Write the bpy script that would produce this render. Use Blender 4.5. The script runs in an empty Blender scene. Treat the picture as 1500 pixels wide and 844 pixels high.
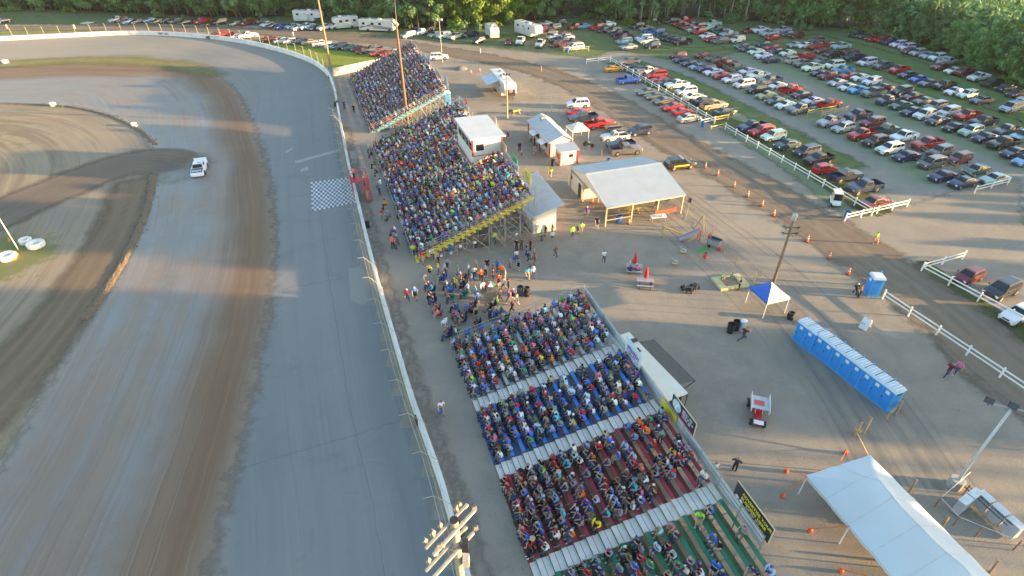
import bpy, bmesh, math, random
import numpy as np
from mathutils import Vector, Matrix, Euler
R = math.radians
rng = random.Random(7)
sc = bpy.context.scene
COL = sc.collection
# ---------------------------------------------------------------- camera (a drone 37.5 m above the speedway)
CH, CF, CT, CR = 37.5, 836.0, R(36.3), R(0.5)
camd = bpy.data.cameras.new('drone_camera'); camd.sensor_fit = 'HORIZONTAL'; camd.sensor_width = 36
camd.lens = CF / 1500 * 36; camd.clip_end = 3000
cam = bpy.data.objects.new('drone_camera', camd); COL.objects.link(cam)
cam.matrix_world = Matrix.Translation((0, 0, CH)) @ Matrix.Rotation(R(90) - CT, 4, 'X') @ Matrix.Rotation(-CR, 4, 'Z')
sc.camera = cam
def at(x, y, z=0.0):
    """ground survey: photo point -> metres east / north of the drone at height z"""
    u, v = x - 750.0, 422.0 - y
    c, s = math.cos(CR), math.sin(CR)
    u, v = c*u + s*v, -s*u + c*v
    ct, st = math.cos(CT), math.sin(CT)
    t = (z - CH) / (-CF*st + v*ct)
    return Vector((u*t, (CF*ct + v*st)*t, z))
# ---------------------------------------------------------------- mesh builder
class MB:
    def __init__(s): s.v=[]; s.f=[]; s.m=[]
    def add(s, vs, fs, mi=0):
        b=len(s.v); s.v.extend([tuple(p) for p in vs])
        for f in fs: s.f.append(tuple(i+b for i in f)); s.m.append(mi)
        return s
    def box(s, c, d, rz=0, mi=0, tx=1, ty=1, M=None):
        x,y,z=d[0]/2,d[1]/2,d[2]/2
        vs=[(-x,-y,-z),(x,-y,-z),(x,y,-z),(-x,y,-z),(-x*tx,-y*ty,z),(x*tx,-y*ty,z),(x*tx,y*ty,z),(-x*tx,y*ty,z)]
        cs,sn=math.cos(rz),math.sin(rz)
        if M is None: vs=[(c[0]+a*cs-b*sn,c[1]+a*sn+b*cs,c[2]+e) for a,b,e in vs]
        else: vs=[tuple(M@Vector(p)+Vector(c)) for p in vs]
        return s.add(vs,[(0,3,2,1),(4,5,6,7),(0,1,5,4),(1,2,6,5),(2,3,7,6),(3,0,4,7)],mi)
    def cyl(s, p0, p1, r0, r1=None, n=8, mi=0, cap=True):
        if r1 is None: r1=r0
        p0,p1=Vector(p0),Vector(p1); d=(p1-p0)
        if d.length<1e-6: return s
        d.normalize()
        a=d.orthogonal().normalized(); b=d.cross(a)
        vs=[]
        for p,r in ((p0,r0),(p1,r1)):
            for i in range(n):
                t=2*math.pi*i/n+math.pi/n; vs.append(p+a*(r*math.cos(t))+b*(r*math.sin(t)))
        fs=[(i,(i+1)%n,n+(i+1)%n,n+i) for i in range(n)]
        if cap: fs+= [tuple(range(n-1,-1,-1)),tuple(range(n,2*n))]
        return s.add(vs,fs,mi)
    def tube(s, pts, r, n=6, mi=0):
        for a,b in zip(pts[:-1],pts[1:]): s.cyl(a,b,r,r,n,mi)
        return s
    def bar(s, p0, p1, w, h, mi=0):
        p0,p1=Vector(p0),Vector(p1); d=(p1-p0); L=d.length; d.normalize()
        up=Vector((0,0,1)) if abs(d.z)<.95 else Vector((1,0,0))
        y=up.cross(d).normalized(); z=d.cross(y)
        vs=[]
        for p in (p0,p1):
            for a,b in ((-1,-1),(1,-1),(1,1),(-1,1)): vs.append(p+y*(a*w/2)+z*(b*h/2))
        return s.add(vs,[(3,2,1,0),(4,5,6,7),(0,1,5,4),(1,2,6,5),(2,3,7,6),(3,0,4,7)],mi)
    def prism(s, poly, z0, z1, mi=0):
        n=len(poly); a=sum(poly[i][0]*poly[(i+1)%n][1]-poly[(i+1)%n][0]*poly[i][1] for i in range(n))
        if a<0: poly=poly[::-1]
        vs=[(p[0],p[1],z0) for p in poly]+[(p[0],p[1],z1) for p in poly]
        return s.add(vs,[tuple(range(n-1,-1,-1)),tuple(range(n,2*n))]+[(i,(i+1)%n,n+(i+1)%n,n+i) for i in range(n)],mi)
    def loft(s, rings, mi=0, cap=True):
        n=len(rings[0]); vs=[p for r in rings for p in r]; fs=[]
        for k in range(len(rings)-1):
            for i in range(n):
                j=(i+1)%n; fs.append((k*n+i,k*n+j,(k+1)*n+j,(k+1)*n+i))
        if cap: fs+=[tuple(range(n-1,-1,-1)),tuple(range((len(rings)-1)*n,len(rings)*n))]
        return s.add(vs,fs,mi)
    def lathe(s, prof, n=12, c=(0,0,0), mi=0):
        rings=[[(c[0]+r*math.cos(2*math.pi*i/n),c[1]+r*math.sin(2*math.pi*i/n),c[2]+z) for i in range(n)] for r,z in prof]
        return s.loft(rings,mi,True)
    def ball(s, c, r, n=8, k=5, mi=0, sz=(1,1,1)):
        prof=[(max(1e-3,math.sin(math.pi*i/k)),-math.cos(math.pi*i/k)) for i in range(k+1)]
        rings=[[(c[0]+r*sz[0]*a*math.cos(2*math.pi*i/n),c[1]+r*sz[1]*a*math.sin(2*math.pi*i/n),c[2]+r*sz[2]*z) for i in range(n)] for a,z in prof]
        return s.loft(rings,mi,True)
    def plate(s, a, b, c, d, t, mi=0):
        """thin solid panel from four corners, thickness t along its normal"""
        a,b,c,d=map(Vector,(a,b,c,d)); n=(b-a).cross(d-a).normalized()*t
        return s.add([a,b,c,d,a+n,b+n,c+n,d+n],[(3,2,1,0),(4,5,6,7),(0,1,5,4),(1,2,6,5),(2,3,7,6),(3,0,4,7)],mi)
    def xf(s, M): s.v=[tuple(M@Vector(p)) for p in s.v]; return s
    def mesh(s, name, mats):
        me=bpy.data.meshes.new(name); me.from_pydata(s.v,[],s.f); 
        for m in (mats if isinstance(mats,(list,tuple)) else [mats]): me.materials.append(m)
        if any(s.m): me.polygons.foreach_set('material_index',s.m)
        me.update(); return me
    def build(s, name, mats, parent=None, smooth=False, color=None, label=None):
        me=s.mesh(name,mats)
        bm=bmesh.new(); bm.from_mesh(me); bmesh.ops.recalc_face_normals(bm,faces=bm.faces); bm.to_mesh(me); bm.free()
        return ob(name,me,parent,smooth,color,label)
def ob(name, me, parent=None, smooth=False, color=None, label=None):
    if smooth: me.polygons.foreach_set('use_smooth',[True]*len(me.polygons))
    o=bpy.data.objects.new(name,me); COL.objects.link(o)
    if parent: o.parent=parent
    if color: o.color=(*color,1)
    if label: o['label']=label
    return o
LABELS={}
def tag(o, label, cat, group=None):
    o['label']=label; o['category']=cat
    if group: o['group']=group
    LABELS.setdefault(label,[]).append(o); return o
def thing(name, label, cat, loc=(0,0,0), rz=0, group=None):
    o=bpy.data.objects.new(name,None); o.empty_display_size=.3; COL.objects.link(o)
    o.location=loc; o.rotation_euler=(0,0,rz); return tag(o,label,cat,group)
KIDS={}
def dup(root, loc, rz=0, label=None, cat=None, group=None, color=None, scale=None):
    """copy a thing with its parts and sub-parts; color goes to parts named body / panel"""
    def rec(o,par):
        c=o.copy(); COL.objects.link(c)
        if par: c.parent=par
        if color and o.get('paint'): c.color=(*color,1)
        for ch in (KIDS[o.name] if o.name in KIDS else list(o.children)): rec(ch,c)
        return c
    if root.name not in KIDS: 
        def reg(o):
            KIDS[o.name]=list(o.children)
            for ch in o.children: reg(ch)
        reg(root)
    c=rec(root,None); c.location=loc; c.rotation_euler=(0,0,rz)
    if scale: c.scale=(scale,)*3
    for k in ('label','category','group'):
        if k in c: del c[k]
    tag(c,label or root.get('label',''),cat or root.get('category',''),group or root.get('group')); return c
def remove(root):
    for ch in list(root.children): remove(ch)
    bpy.data.objects.remove(root)
# ---------------------------------------------------------------- materials
def nodes(m): m.use_nodes=True; return m.node_tree.nodes, m.node_tree.links
MATS={}
def M(name, col=(.5,.5,.5), rough=.7, var=.18, scale=2.0, metal=0, bump=0, oc=False, coat=0, detail=4, dirt=None, spec=.5):
    """procedural paint/wood/metal: base colour broken up by two octaves of noise; oc = colour from the object"""
    if name in MATS: return MATS[name]
    m=bpy.data.materials.new(name); MATS[name]=m; n,l=nodes(m); b=n['Principled BSDF']
    b.inputs['Roughness'].default_value=rough; b.inputs['Metallic'].default_value=metal
    b.inputs['Specular IOR Level'].default_value=spec
    if coat: b.inputs['Coat Weight'].default_value=coat; b.inputs['Coat Roughness'].default_value=.08
    tc=n.new('ShaderNodeTexCoord'); nz=n.new('ShaderNodeTexNoise'); nz.inputs['Scale'].default_value=scale; nz.inputs['Detail'].default_value=detail
    l.new(tc.outputs['Object'],nz.inputs['Vector'])
    mr=n.new('ShaderNodeMapRange'); mr.inputs[1].default_value=.3; mr.inputs[2].default_value=.7
    mr.inputs[3].default_value=1-var; mr.inputs[4].default_value=1+var*.6; l.new(nz.outputs['Fac'],mr.inputs[0])
    mx=n.new('ShaderNodeMix'); mx.data_type='RGBA'; mx.blend_type='MULTIPLY'; mx.inputs[0].default_value=1
    if oc:
        oi=n.new('ShaderNodeObjectInfo'); l.new(oi.outputs['Color'],mx.inputs[6])
    else: mx.inputs[6].default_value=(*col,1)
    l.new(mr.outputs[0],mx.inputs[7]); out=mx.outputs[2]
    if dirt:
        n2=n.new('ShaderNodeTexNoise'); n2.inputs['Scale'].default_value=scale*.35; n2.inputs['Detail'].default_value=6; l.new(tc.outputs['Object'],n2.inputs['Vector'])
        r2=n.new('ShaderNodeMapRange'); r2.inputs[1].default_value=.48; r2.inputs[2].default_value=.75; r2.inputs[4].default_value=dirt[3]; l.new(n2.outputs['Fac'],r2.inputs[0])
        m2=n.new('ShaderNodeMix'); m2.data_type='RGBA'; l.new(r2.outputs[0],m2.inputs[0]); l.new(out,m2.inputs[6]); m2.inputs[7].default_value=(*dirt[:3],1); out=m2.outputs[2]
    l.new(out,b.inputs['Base Color'])
    if bump:
        bp=n.new('ShaderNodeBump'); bp.inputs['Strength'].default_value=bump; bp.inputs['Distance'].default_value=.02; l.new(nz.outputs['Fac'],bp.inputs['Height']); l.new(bp.outputs[0],b.inputs['Normal'])
    return m
def glass(name='dark_glass', col=(.02,.025,.03), rough=.06):
    return M(name,col,rough,.3,1.5,coat=.3)
WHITE=M('white_paint',(.78,.78,.76),.45,.07,1.2,dirt=(.5,.45,.38,.25))
WALLW=M('white_siding',(.62,.60,.56),.6,.05,.8,dirt=(.55,.5,.42,.2))
WOOD=M('raw_timber',(.42,.30,.17),.8,.25,3,bump=.3)
POLEW=M('weathered_pole_wood',(.20,.13,.08),.85,.35,4,bump=.4)
STEEL=M('galvanised_steel',(.30,.31,.32),.62,.14,3,metal=.1)
DKST=M('dark_steel',(.07,.07,.075),.5,.2,3,metal=.3)
BLACK=M('black_rubber',(.022,.022,.024),.8,.25,4)
BLACKP=M('black_plastic',(.025,.026,.028),.5,.2,3)
CONC=M('concrete',(.42,.40,.36),.85,.2,2,bump=.2)
GLASS=glass()
REDP=M('red_paint',(.55,.02,.03),.4,.12,2)
YELP=M('yellow_paint',(.72,.55,.015),.45,.15,2)
BLUEP=M('blue_paint',(.03,.16,.52),.4,.12,2)
GREENP=M('green_paint',(.02,.22,.10),.45,.15,2)
ORANGE=M('orange_plastic',(.85,.12,.015),.45,.1,2)
OCP=M('object_paint',oc=True,rough=.45,var=.1,scale=1.5)
CARP=M('car_paint',oc=True,rough=.28,var=.06,scale=1.2,coat=.55,dirt=(.30,.26,.2,.22))
CLOTH=M('cloth',oc=True,rough=.9,var=.22,scale=9,bump=.3,spec=.2)
SKIN=M('skin',oc=True,rough=.55,var=.08,scale=8)
ROOFW=M('white_metal_roof',(.46,.50,.53),.5,.08,.7,dirt=(.5,.47,.42,.2))
# ---------------------------------------------------------------- light
SUN_EL, SUN_AZ = 6.5, -7.0      # low evening sun, from the right and a touch behind the camera
w=bpy.data.worlds.new('World'); sc.world=w; w.use_nodes=True
n,l=w.node_tree.nodes,w.node_tree.links
sky=n.new('ShaderNodeTexSky'); sky.sky_type='NISHITA'; sky.sun_disc=False; sky.sun_elevation=R(SUN_EL); sky.sun_rotation=R(90-SUN_AZ)
sky.altitude=50; sky.air_density=1.0; sky.dust_density=.9; sky.ozone_density=1.2
l.new(sky.outputs[0],n['Background'].inputs[0]); n['Background'].inputs[1].default_value=.15
sl=bpy.data.lights.new('sun','SUN'); sl.energy=5.0; sl.angle=R(.53); sl.color=(1,.64,.28)
so=bpy.data.objects.new('sun',sl); COL.objects.link(so)
so.rotation_euler=Vector((math.cos(R(SUN_AZ))*math.cos(R(SUN_EL)),math.sin(R(SUN_AZ))*math.cos(R(SUN_EL)),math.sin(R(SUN_EL)))).to_track_quat('Z','Y').to_euler()
sc.view_settings.view_transform='Standard'; sc.view_settings.look='None'; sc.view_settings.gamma=1; sc.view_settings.use_curve_mapping=False
sc.view_settings.exposure=2.35
sc.cycles.max_bounces=5; sc.cycles.diffuse_bounces=2; sc.cycles.glossy_bounces=2; sc.cycles.transparent_max_bounces=12; sc.cycles.transmission_bounces=2
try: sc.cycles.use_denoising=True
except Exception: pass
# ================================================================= SETTING: ground sheets
def P2(*px): return [tuple(at(x,y)[:2]) for x,y in px]
def sdist(poly, X, Y):
    """signed distance (inside > 0) of grid points to a polygon"""
    p=np.array(poly); q=np.roll(p,-1,0); best=np.full(X.shape,1e9); ins=np.zeros(X.shape,bool)
    for (ax,ay),(bx,by) in zip(p,q):
        dx,dy=bx-ax,by-ay; L=dx*dx+dy*dy+1e-9
        t=np.clip(((X-ax)*dx+(Y-ay)*dy)/L,0,1); best=np.minimum(best,np.hypot(X-ax-t*dx,Y-ay-t*dy))
        c=((ay>Y)!=(by>Y)); 
        with np.errstate(divide='ignore',invalid='ignore'): xi=(bx-ax)*(Y-ay)/(by-ay+1e-12)+ax
        ins^=(c&(X<xi))
    return np.where(ins,best,-best)
def linedist(line, X, Y):
    """distance to a polyline (signed: left > 0) and arc length of the nearest point"""
    best=np.full(X.shape,1e9); sg=np.zeros(X.shape); al=np.zeros(X.shape); s=0
    for (ax,ay),(bx,by) in zip(line[:-1],line[1:]):
        dx,dy=bx-ax,by-ay; L=math.hypot(dx,dy)+1e-9
        t=np.clip(((X-ax)*dx+(Y-ay)*dy)/L/L,0,1); d=np.hypot(X-ax-t*dx,Y-ay-t*dy)
        k=d<best; best=np.where(k,d,best); sg=np.where(k,np.sign(dx*(Y-ay)-dy*(X-ax)),sg); al=np.where(k,s+t*L,al); s+=L
    return best*np.where(sg==0,1,sg), al
def sheet(name, poly, mat, z, step=1.0, margin=2.0, guide=None, extra=None):
    p=np.array(poly); x0,y0=p.min(0)-margin; x1,y1=p.max(0)+margin
    nx,ny=int((x1-x0)/step)+2,int((y1-y0)/step)+2
    X,Y=np.meshgrid(x0+np.arange(nx)*step,y0+np.arange(ny)*step,indexing='ij')
    D=sdist(poly,X,Y); keep=D>-margin
    idx=-np.ones(X.shape,int); idx[keep]=np.arange(keep.sum())
    a,b,c,d=idx[:-1,:-1],idx[1:,:-1],idx[1:,1:],idx[:-1,1:]
    ok=(a>=0)&(b>=0)&(c>=0)&(d>=0)
    F=np.stack([a[ok],b[ok],c[ok],d[ok]],1)
    V=np.stack([X[keep],Y[keep],np.full(keep.sum(),z)],1)
    me=bpy.data.meshes.new(name); me.vertices.add(len(V)); me.vertices.foreach_set('co',V.ravel())
    me.loops.add(F.size); me.loops.foreach_set('vertex_index',F.ravel().astype(np.int32))
    me.polygons.add(len(F)); me.polygons.foreach_set('loop_start',np.arange(0,F.size,4,dtype=np.int32))
    try: me.polygons.foreach_set('loop_total',np.full(len(F),4,np.int32))
    except Exception: pass
    me.update(calc_edges=True); me.validate()
    def attr(nm,arr): me.attributes.new(nm,'FLOAT','POINT').data.foreach_set('value',arr[keep].astype(np.float32))
    attr('edge',D)
    if guide is not None:
        ac,al=linedist(guide,X,Y); attr('across',np.abs(ac)); attr('along',al)
    for k,fn in (extra or {}).items(): attr(k,fn(X,Y))
    me.materials.append(mat); o=ob(name,me); o['kind']='structure'; return o
class NT:
    """small node-tree helper"""
    def __init__(s,name): s.m=bpy.data.materials.new(name); s.n,s.l=nodes(s.m); s.b=s.n['Principled BSDF']; s.out=s.n['Material Output']; s.geo=s.n.new('ShaderNodeNewGeometry')
    def link(s,a,b): s.l.new(a,b)
    def attr(s,nm): a=s.n.new('ShaderNodeAttribute'); a.attribute_name=nm; return a.outputs['Fac']
    def noise(s,scale,detail=5,vec=None,rough=.55,dist=0):
        z=s.n.new('ShaderNodeTexNoise'); z.inputs['Scale'].default_value=scale; z.inputs['Detail'].default_value=detail; z.inputs['Roughness'].default_value=rough; z.inputs['Distortion'].default_value=dist
        s.l.new(vec if vec is not None else s.geo.outputs['Position'],z.inputs['Vector']); return z.outputs['Fac']
    def rng(s,x,a,b,c=0.,d=1.,smooth=False):
        r=s.n.new('ShaderNodeMapRange'); s.l.new(x,r.inputs[0])
        if smooth: r.interpolation_type='SMOOTHSTEP'
        for i,v in enumerate((a,b,c,d)): r.inputs[1+i].default_value=v
        return r.outputs[0]
    def math(s,op,a,b=None,c=None):
        q=s.n.new('ShaderNodeMath'); q.operation=op
        for i,v in enumerate((a,b,c)):
            if v is None: continue
            if isinstance(v,(int,float)): q.inputs[i].default_value=v
            else: s.l.new(v,q.inputs[i])
        return q.outputs[0]
    def mix(s,f,a,b,mode='MIX'):
        q=s.n.new('ShaderNodeMix'); q.data_type='RGBA'; q.blend_type=mode
        for i,v in ((0,f),(6,a),(7,b)):
            if isinstance(v,(int,float)): q.inputs[i].default_value=v
            elif isinstance(v,tuple): q.inputs[i].default_value=(*v,1)
            else: s.l.new(v,q.inputs[i])
        return q.outputs[2]
    def comb(s,x,y,z=0.):
        q=s.n.new('ShaderNodeCombineXYZ')
        for i,v in enumerate((x,y,z)):
            if isinstance(v,(int,float)): q.inputs[i].default_value=v
            else: s.l.new(v,q.inputs[i])
        return q.outputs[0]
    def color(s,c,rough=.9,bump=None,bs=.4,bd=.05,spec=.3):
        s.l.new(c,s.b.inputs['Base Color']); s.b.inputs['Specular IOR Level'].default_value=spec
        if isinstance(rough,float): s.b.inputs['Roughness'].default_value=rough
        else: s.l.new(rough,s.b.inputs['Roughness'])
        if bump is not None:
            q=s.n.new('ShaderNodeBump'); q.inputs['Strength'].default_value=bs; q.inputs['Distance'].default_value=bd; s.l.new(bump,q.inputs['Height']); s.l.new(q.outputs[0],s.b.inputs['Normal'])
    def fade(s,width=1.2,amp=2.5,scale=.5,bias=0.,ramp=None):
        """ragged soft border: transparent outside the polygon"""
        e=s.math('ADD',s.attr('edge'),s.math('MULTIPLY',s.math('SUBTRACT',s.noise(scale,6,rough=.65),.5),amp*2))
        a=s.rng(e,bias-width/2,bias+width/2,0,1,True)
        if ramp: a=s.math('MULTIPLY',a,s.rng(s.math('ADD',s.attr('along'),s.math('MULTIPLY',s.noise(.25,5),ramp*.8)),ramp*.4,ramp*1.2,0,1,True))
        t=s.n.new('ShaderNodeBsdfTransparent'); x=s.n.new('ShaderNodeMixShader')
        s.l.new(a,x.inputs[0]); s.l.new(t.outputs[0],x.inputs[1]); s.l.new(s.b.outputs[0],x.inputs[2]); s.l.new(x.outputs[0],s.out.inputs['Surface'])
    def alpha(s,a):
        t=s.n.new('ShaderNodeBsdfTransparent'); x=s.n.new('ShaderNodeMixShader')
        s.l.new(a,x.inputs[0]); s.l.new(t.outputs[0],x.inputs[1]); s.l.new(s.b.outputs[0],x.inputs[2]); s.l.new(x.outputs[0],s.out.inputs['Surface'])
# stand axes: u runs along the wall toward the camera, w climbs the stand
WA=R(17.4); WV=Vector((math.cos(WA),math.sin(WA),0)); UV=Vector((math.sin(WA),-math.cos(WA),0))
def tracks(t, line_attr='across', along='along', kx=.03, ky=1.6, detail=6):
    return t.noise(1.0,detail,t.comb(t.math('MULTIPLY',t.attr(along),kx),t.math('MULTIPLY',t.attr(line_attr),ky)),.6)
# ---- gravel ground to the horizon
t=NT('packed_gravel'); a=t.noise(.035,6); b=t.noise(.35,7,rough=.7); f=t.noise(9,3)
c=t.mix(t.rng(a,.35,.65),(.315,.262,.195),(.36,.318,.255)); c=t.mix(t.rng(b,.38,.7,0,.55),c,(.20,.175,.145))
st=t.noise(1.0,6,t.comb(t.math('MULTIPLY',t.noise(.02,3),14.),t.math('MULTIPLY',b,9.)),.6)
c=t.mix(t.rng(st,.52,.66,0,.28),c,(.36,.33,.28)); c=t.mix(t.rng(f,.3,.75,0,.45),c,(.16,.145,.125),'MIX')
pv=t.noise(2.2,5); c=t.mix(t.rng(pv,.6,.75,0,.35),c,(.33,.31,.28))
sv=t.n.new('ShaderNodeTexVoronoi'); sv.inputs['Scale'].default_value=5.5; t.link(t.geo.outputs['Position'],sv.inputs['Vector'])
c=t.mix(t.rng(sv.outputs['Distance'],.0,.22,.55,0),c,(.40,.38,.34)); sp_=t.noise(.8,4,rough=.8); c=t.mix(t.rng(sp_,.62,.70,0,.45),c,(.13,.115,.10))
pk=t.n.new('ShaderNodeTexVoronoi'); pk.inputs['Scale'].default_value=.55; t.link(t.geo.outputs['Position'],pk.inputs['Vector']); c=t.mix(t.rng(pk.outputs['Distance'],.0,.07,.6,0),c,(.16,.15,.135)); dr=t.noise(.13,7,rough=.65,dist=.8); c=t.mix(t.rng(dr,.47,.53,0,.22),c,(.19,.17,.145)); c=t.mix(t.rng(dr,.60,.68,0,.35),c,(.37,.35,.31))
t.color(c,.95,t.math('ADD',f,b),.7,.04)
g=MB().add([(-1500,-600,0),(1500,-600,0),(1500,1600,0),(-1500,1600,0)],[(0,1,2,3)]).build('ground',t.m); g['kind']='structure'
# ---- lines of the track
WALL=[(655,755),(640,700),(600,590),(575,500),(545,395),(523,300),(510,250),(497,180),(487,120),(470,100),(440,85),(380,68),(320,58),(240,52),(180,51),(100,55),(0,60)]
WALLW2=P2(*WALL)
def chaikin(pts,n=2,keep=True):
    for _ in range(n):
        o=[pts[0]]
        for a,b in zip(pts[:-1],pts[1:]):
            o+=[(a[0]*.75+b[0]*.25,a[1]*.75+b[1]*.25),(a[0]*.25+b[0]*.75,a[1]*.25+b[1]*.75)]
        pts=o+[pts[-1]]
    return pts
def ext(pts, a, b):
    """lengthen a polyline by a metres at its start and b at its end"""
    p0,p1=Vector(pts[0]),Vector(pts[3]); q0,q1=Vector(pts[-1]),Vector(pts[-3])
    return [tuple(p0+(p0-p1).normalized()*a)]+pts+[tuple(q0+(q0-q1).normalized()*b)]
WLINE=ext(chaikin(WALLW2,2),70,60)
C1=[(310,844),(348,690),(380,560),(402,430),(408,340),(398,260),(375,180),(345,125),(295,97),(210,88),(110,89),(0,96)]
C3=[(-160,844),(0,690),(60,570),(120,475),(176,390),(206,320),(222,258),(222,212),(190,181),(140,161),(70,153),(0,152)]
C1L=ext(chaikin(P2(*C1),2),60,60); C3L=ext(chaikin(P2(*C3),2),60,60)
INF=[(-150,844),(-160,500),(-150,60)]
# asphalt outer lane
t=NT('weathered_asphalt'); a=t.noise(.05,6); b=t.noise(.6,7,rough=.7); f=t.noise(14,2); s_=tracks(t,kx=.015,ky=.55)
c=t.mix(t.rng(a,.35,.65),(.165,.172,.172),(.21,.213,.205)); c=t.mix(t.rng(s_,.45,.7,0,.45),c,(.25,.245,.225)); c=t.mix(t.rng(b,.55,.72,0,.3),c,(.15,.145,.14))
seam=t.math('ABSOLUTE',t.math('SUBTRACT',t.math('FRACT',t.math('DIVIDE',t.math('ADD',t.attr('along'),t.math('MULTIPLY',b,1.2)),23.)),.5))
c=t.mix(t.rng(seam,.0,.004,.5,0),c,(.09,.09,.09)); 
seam2=t.math('ABSOLUTE',t.math('SUBTRACT',t.math('ADD',t.attr('across'),t.math('MULTIPLY',t.noise(.3,4),.5)),5.2))
c=t.mix(t.rng(seam2,.0,.07,.55,0),c,(.10,.10,.095))
wide_=t.noise(.03,3); cr=t.n.new('ShaderNodeTexVoronoi'); cr.feature='DISTANCE_TO_EDGE'; cr.inputs['Scale'].default_value=.11; t.link(t.mix(.35,t.geo.outputs['Position'],t.comb(t.math('MULTIPLY',a,60.),t.math('MULTIPLY',wide_,60.))),cr.inputs['Vector'])
c=t.mix(t.rng(cr.outputs[0],.0,.003,.3,0),c,(.12,.118,.115)); c=t.mix(t.rng(f,.3,.8,0,.25),c,(.14,.135,.13))
rb=t.noise(1.0,5,t.comb(t.math('MULTIPLY',t.attr('along'),.035),t.math('MULTIPLY',t.attr('across'),1.3)),.6); c=t.mix(t.rng(rb,.55,.70,0,.30),c,(.27,.245,.21)); c=t.mix(t.rng(rb,.30,.42,.35,0),c,(.125,.125,.125))
pt=t.noise(.22,6,rough=.7,dist=1.); c=t.mix(t.rng(pt,.56,.62,0,.22),c,(.13,.13,.128)); c=t.mix(t.rng(t.noise(3.,4,rough=.8),.62,.72,0,.35),c,(.30,.285,.26))
dk=t.rng(t.attr('across'),12.,22.,0,.45,True); c=t.mix(t.math('MULTIPLY',dk,t.rng(b,.35,.6,.3,1.)),c,(.25,.205,.155))
c=t.mix(t.rng(t.math('ADD',t.attr('along'),t.math('MULTIPLY',a,60.)),215.,330.,0,.85,True),c,t.mix(s_,(.30,.25,.18),(.36,.31,.23)))
t.color(c,t.rng(a,.3,.7,.6,.8),f,.25,.02,.4)
sheet('track_asphalt',WLINE+C3L[::-1],t.m,.004,1.2,.0,WLINE)
# clay racing surface, slick where the groove is polished, its blue sky sheen tinted into the colour
t=NT('dirt_track_clay'); b=t.noise(.5,7,rough=.7); f=t.noise(10,3); wv_=t.noise(.06,4)
ac0=t.attr('across'); ac=t.math('ADD',ac0,t.math('MULTIPLY',t.math('SUBTRACT',wv_,.5),1.6)); al=t.attr('along')
def stk(kx,ky,d=6): return t.noise(1.0,d,t.comb(t.math('MULTIPLY',al,kx),t.math('MULTIPLY',ac,ky)),.62)
s1=stk(.02,.55); s2=stk(.018,.22); s3=stk(.06,2.3,4); pb_=t.noise(.09,5)
zone=t.math('ADD',t.math('ADD',ac,t.math('MULTIPLY',t.math('SUBTRACT',wv_,.5),5.)),t.math('MULTIPLY',t.math('SUBTRACT',s2,.5),6.))
loose=t.rng(t.math('SUBTRACT',zone,t.rng(al,165.,235.,0.,8.,True)),3.,8.5,0,1,True)                       # 0 loose brown cushion, 1 polished groove
brown=t.mix(t.rng(s1,.38,.66),(.165,.098,.056),(.215,.138,.085)); brown=t.mix(t.rng(s3,.52,.72,0,.32),brown,(.29,.21,.14)); brown=t.mix(t.rng(stk(.03,5.,3),.53,.70,0,.45),brown,(.10,.062,.036)); brown=t.mix(t.rng(pb_,.5,.7,0,.3),brown,(.25,.165,.10))
slick=t.mix(t.rng(s1,.40,.60),(.195,.165,.135),(.225,.22,.215)); slick=t.mix(t.rng(t.math('ADD',t.math('MULTIPLY',s2,.6),t.math('MULTIPLY',pb_,.4)),.46,.56,0,.66),slick,(.24,.155,.095)); slick=t.mix(t.rng(s3,.54,.70,0,.38),slick,(.12,.095,.075)); slick=t.mix(t.rng(stk(.02,.9,5),.57,.66,0,.75),slick,(.165,.185,.215)); slick=t.mix(t.rng(stk(.04,4.5,3),.55,.72,0,.3),slick,(.30,.28,.25))
c=t.mix(loose,brown,slick)
for kx_,ky_,lo_,cc_ in ((.012,1.7,.60,(.115,.08,.05)),(.016,2.6,.61,(.30,.26,.21)),(.01,3.4,.60,(.10,.08,.06))): gq=t.noise(1.0,2,t.comb(t.math('ADD',t.math('MULTIPLY',al,kx_),ky_*7.3),t.math('MULTIPLY',ac,ky_)),.5); c=t.mix(t.math('MULTIPLY',t.rng(gq,lo_,lo_+.06,0,.42),t.rng(pb_,.42,.62,.1,1.)),c,cc_)
wet=t.noise(.16,7,rough=.68,dist=1.2); c=t.mix(t.rng(wet,.52,.60,0,.3),c,(.20,.125,.07)); c=t.mix(t.rng(b,.5,.75,0,.3),c,(.17,.13,.095)); c=t.mix(t.rng(f,.35,.8,0,.2),c,(.11,.085,.065))
edge=t.rng(t.attr('edge'),0,2.2,.5,0,True); c=t.mix(edge,c,(.27,.24,.20))
ro=t.math('ADD',t.rng(loose,0,1,.95,.46),t.rng(s1,.3,.7,-.10,.12))
t.color(c,ro,t.math('ADD',t.math('MULTIPLY',s3,.5),f),.4,.04,.55); t.fade(1.8,1.9,.7,.2)
sheet('dirt_track',C1L+C3L[::-1],t.m,.008,1.0,2.2,C1L)
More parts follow.
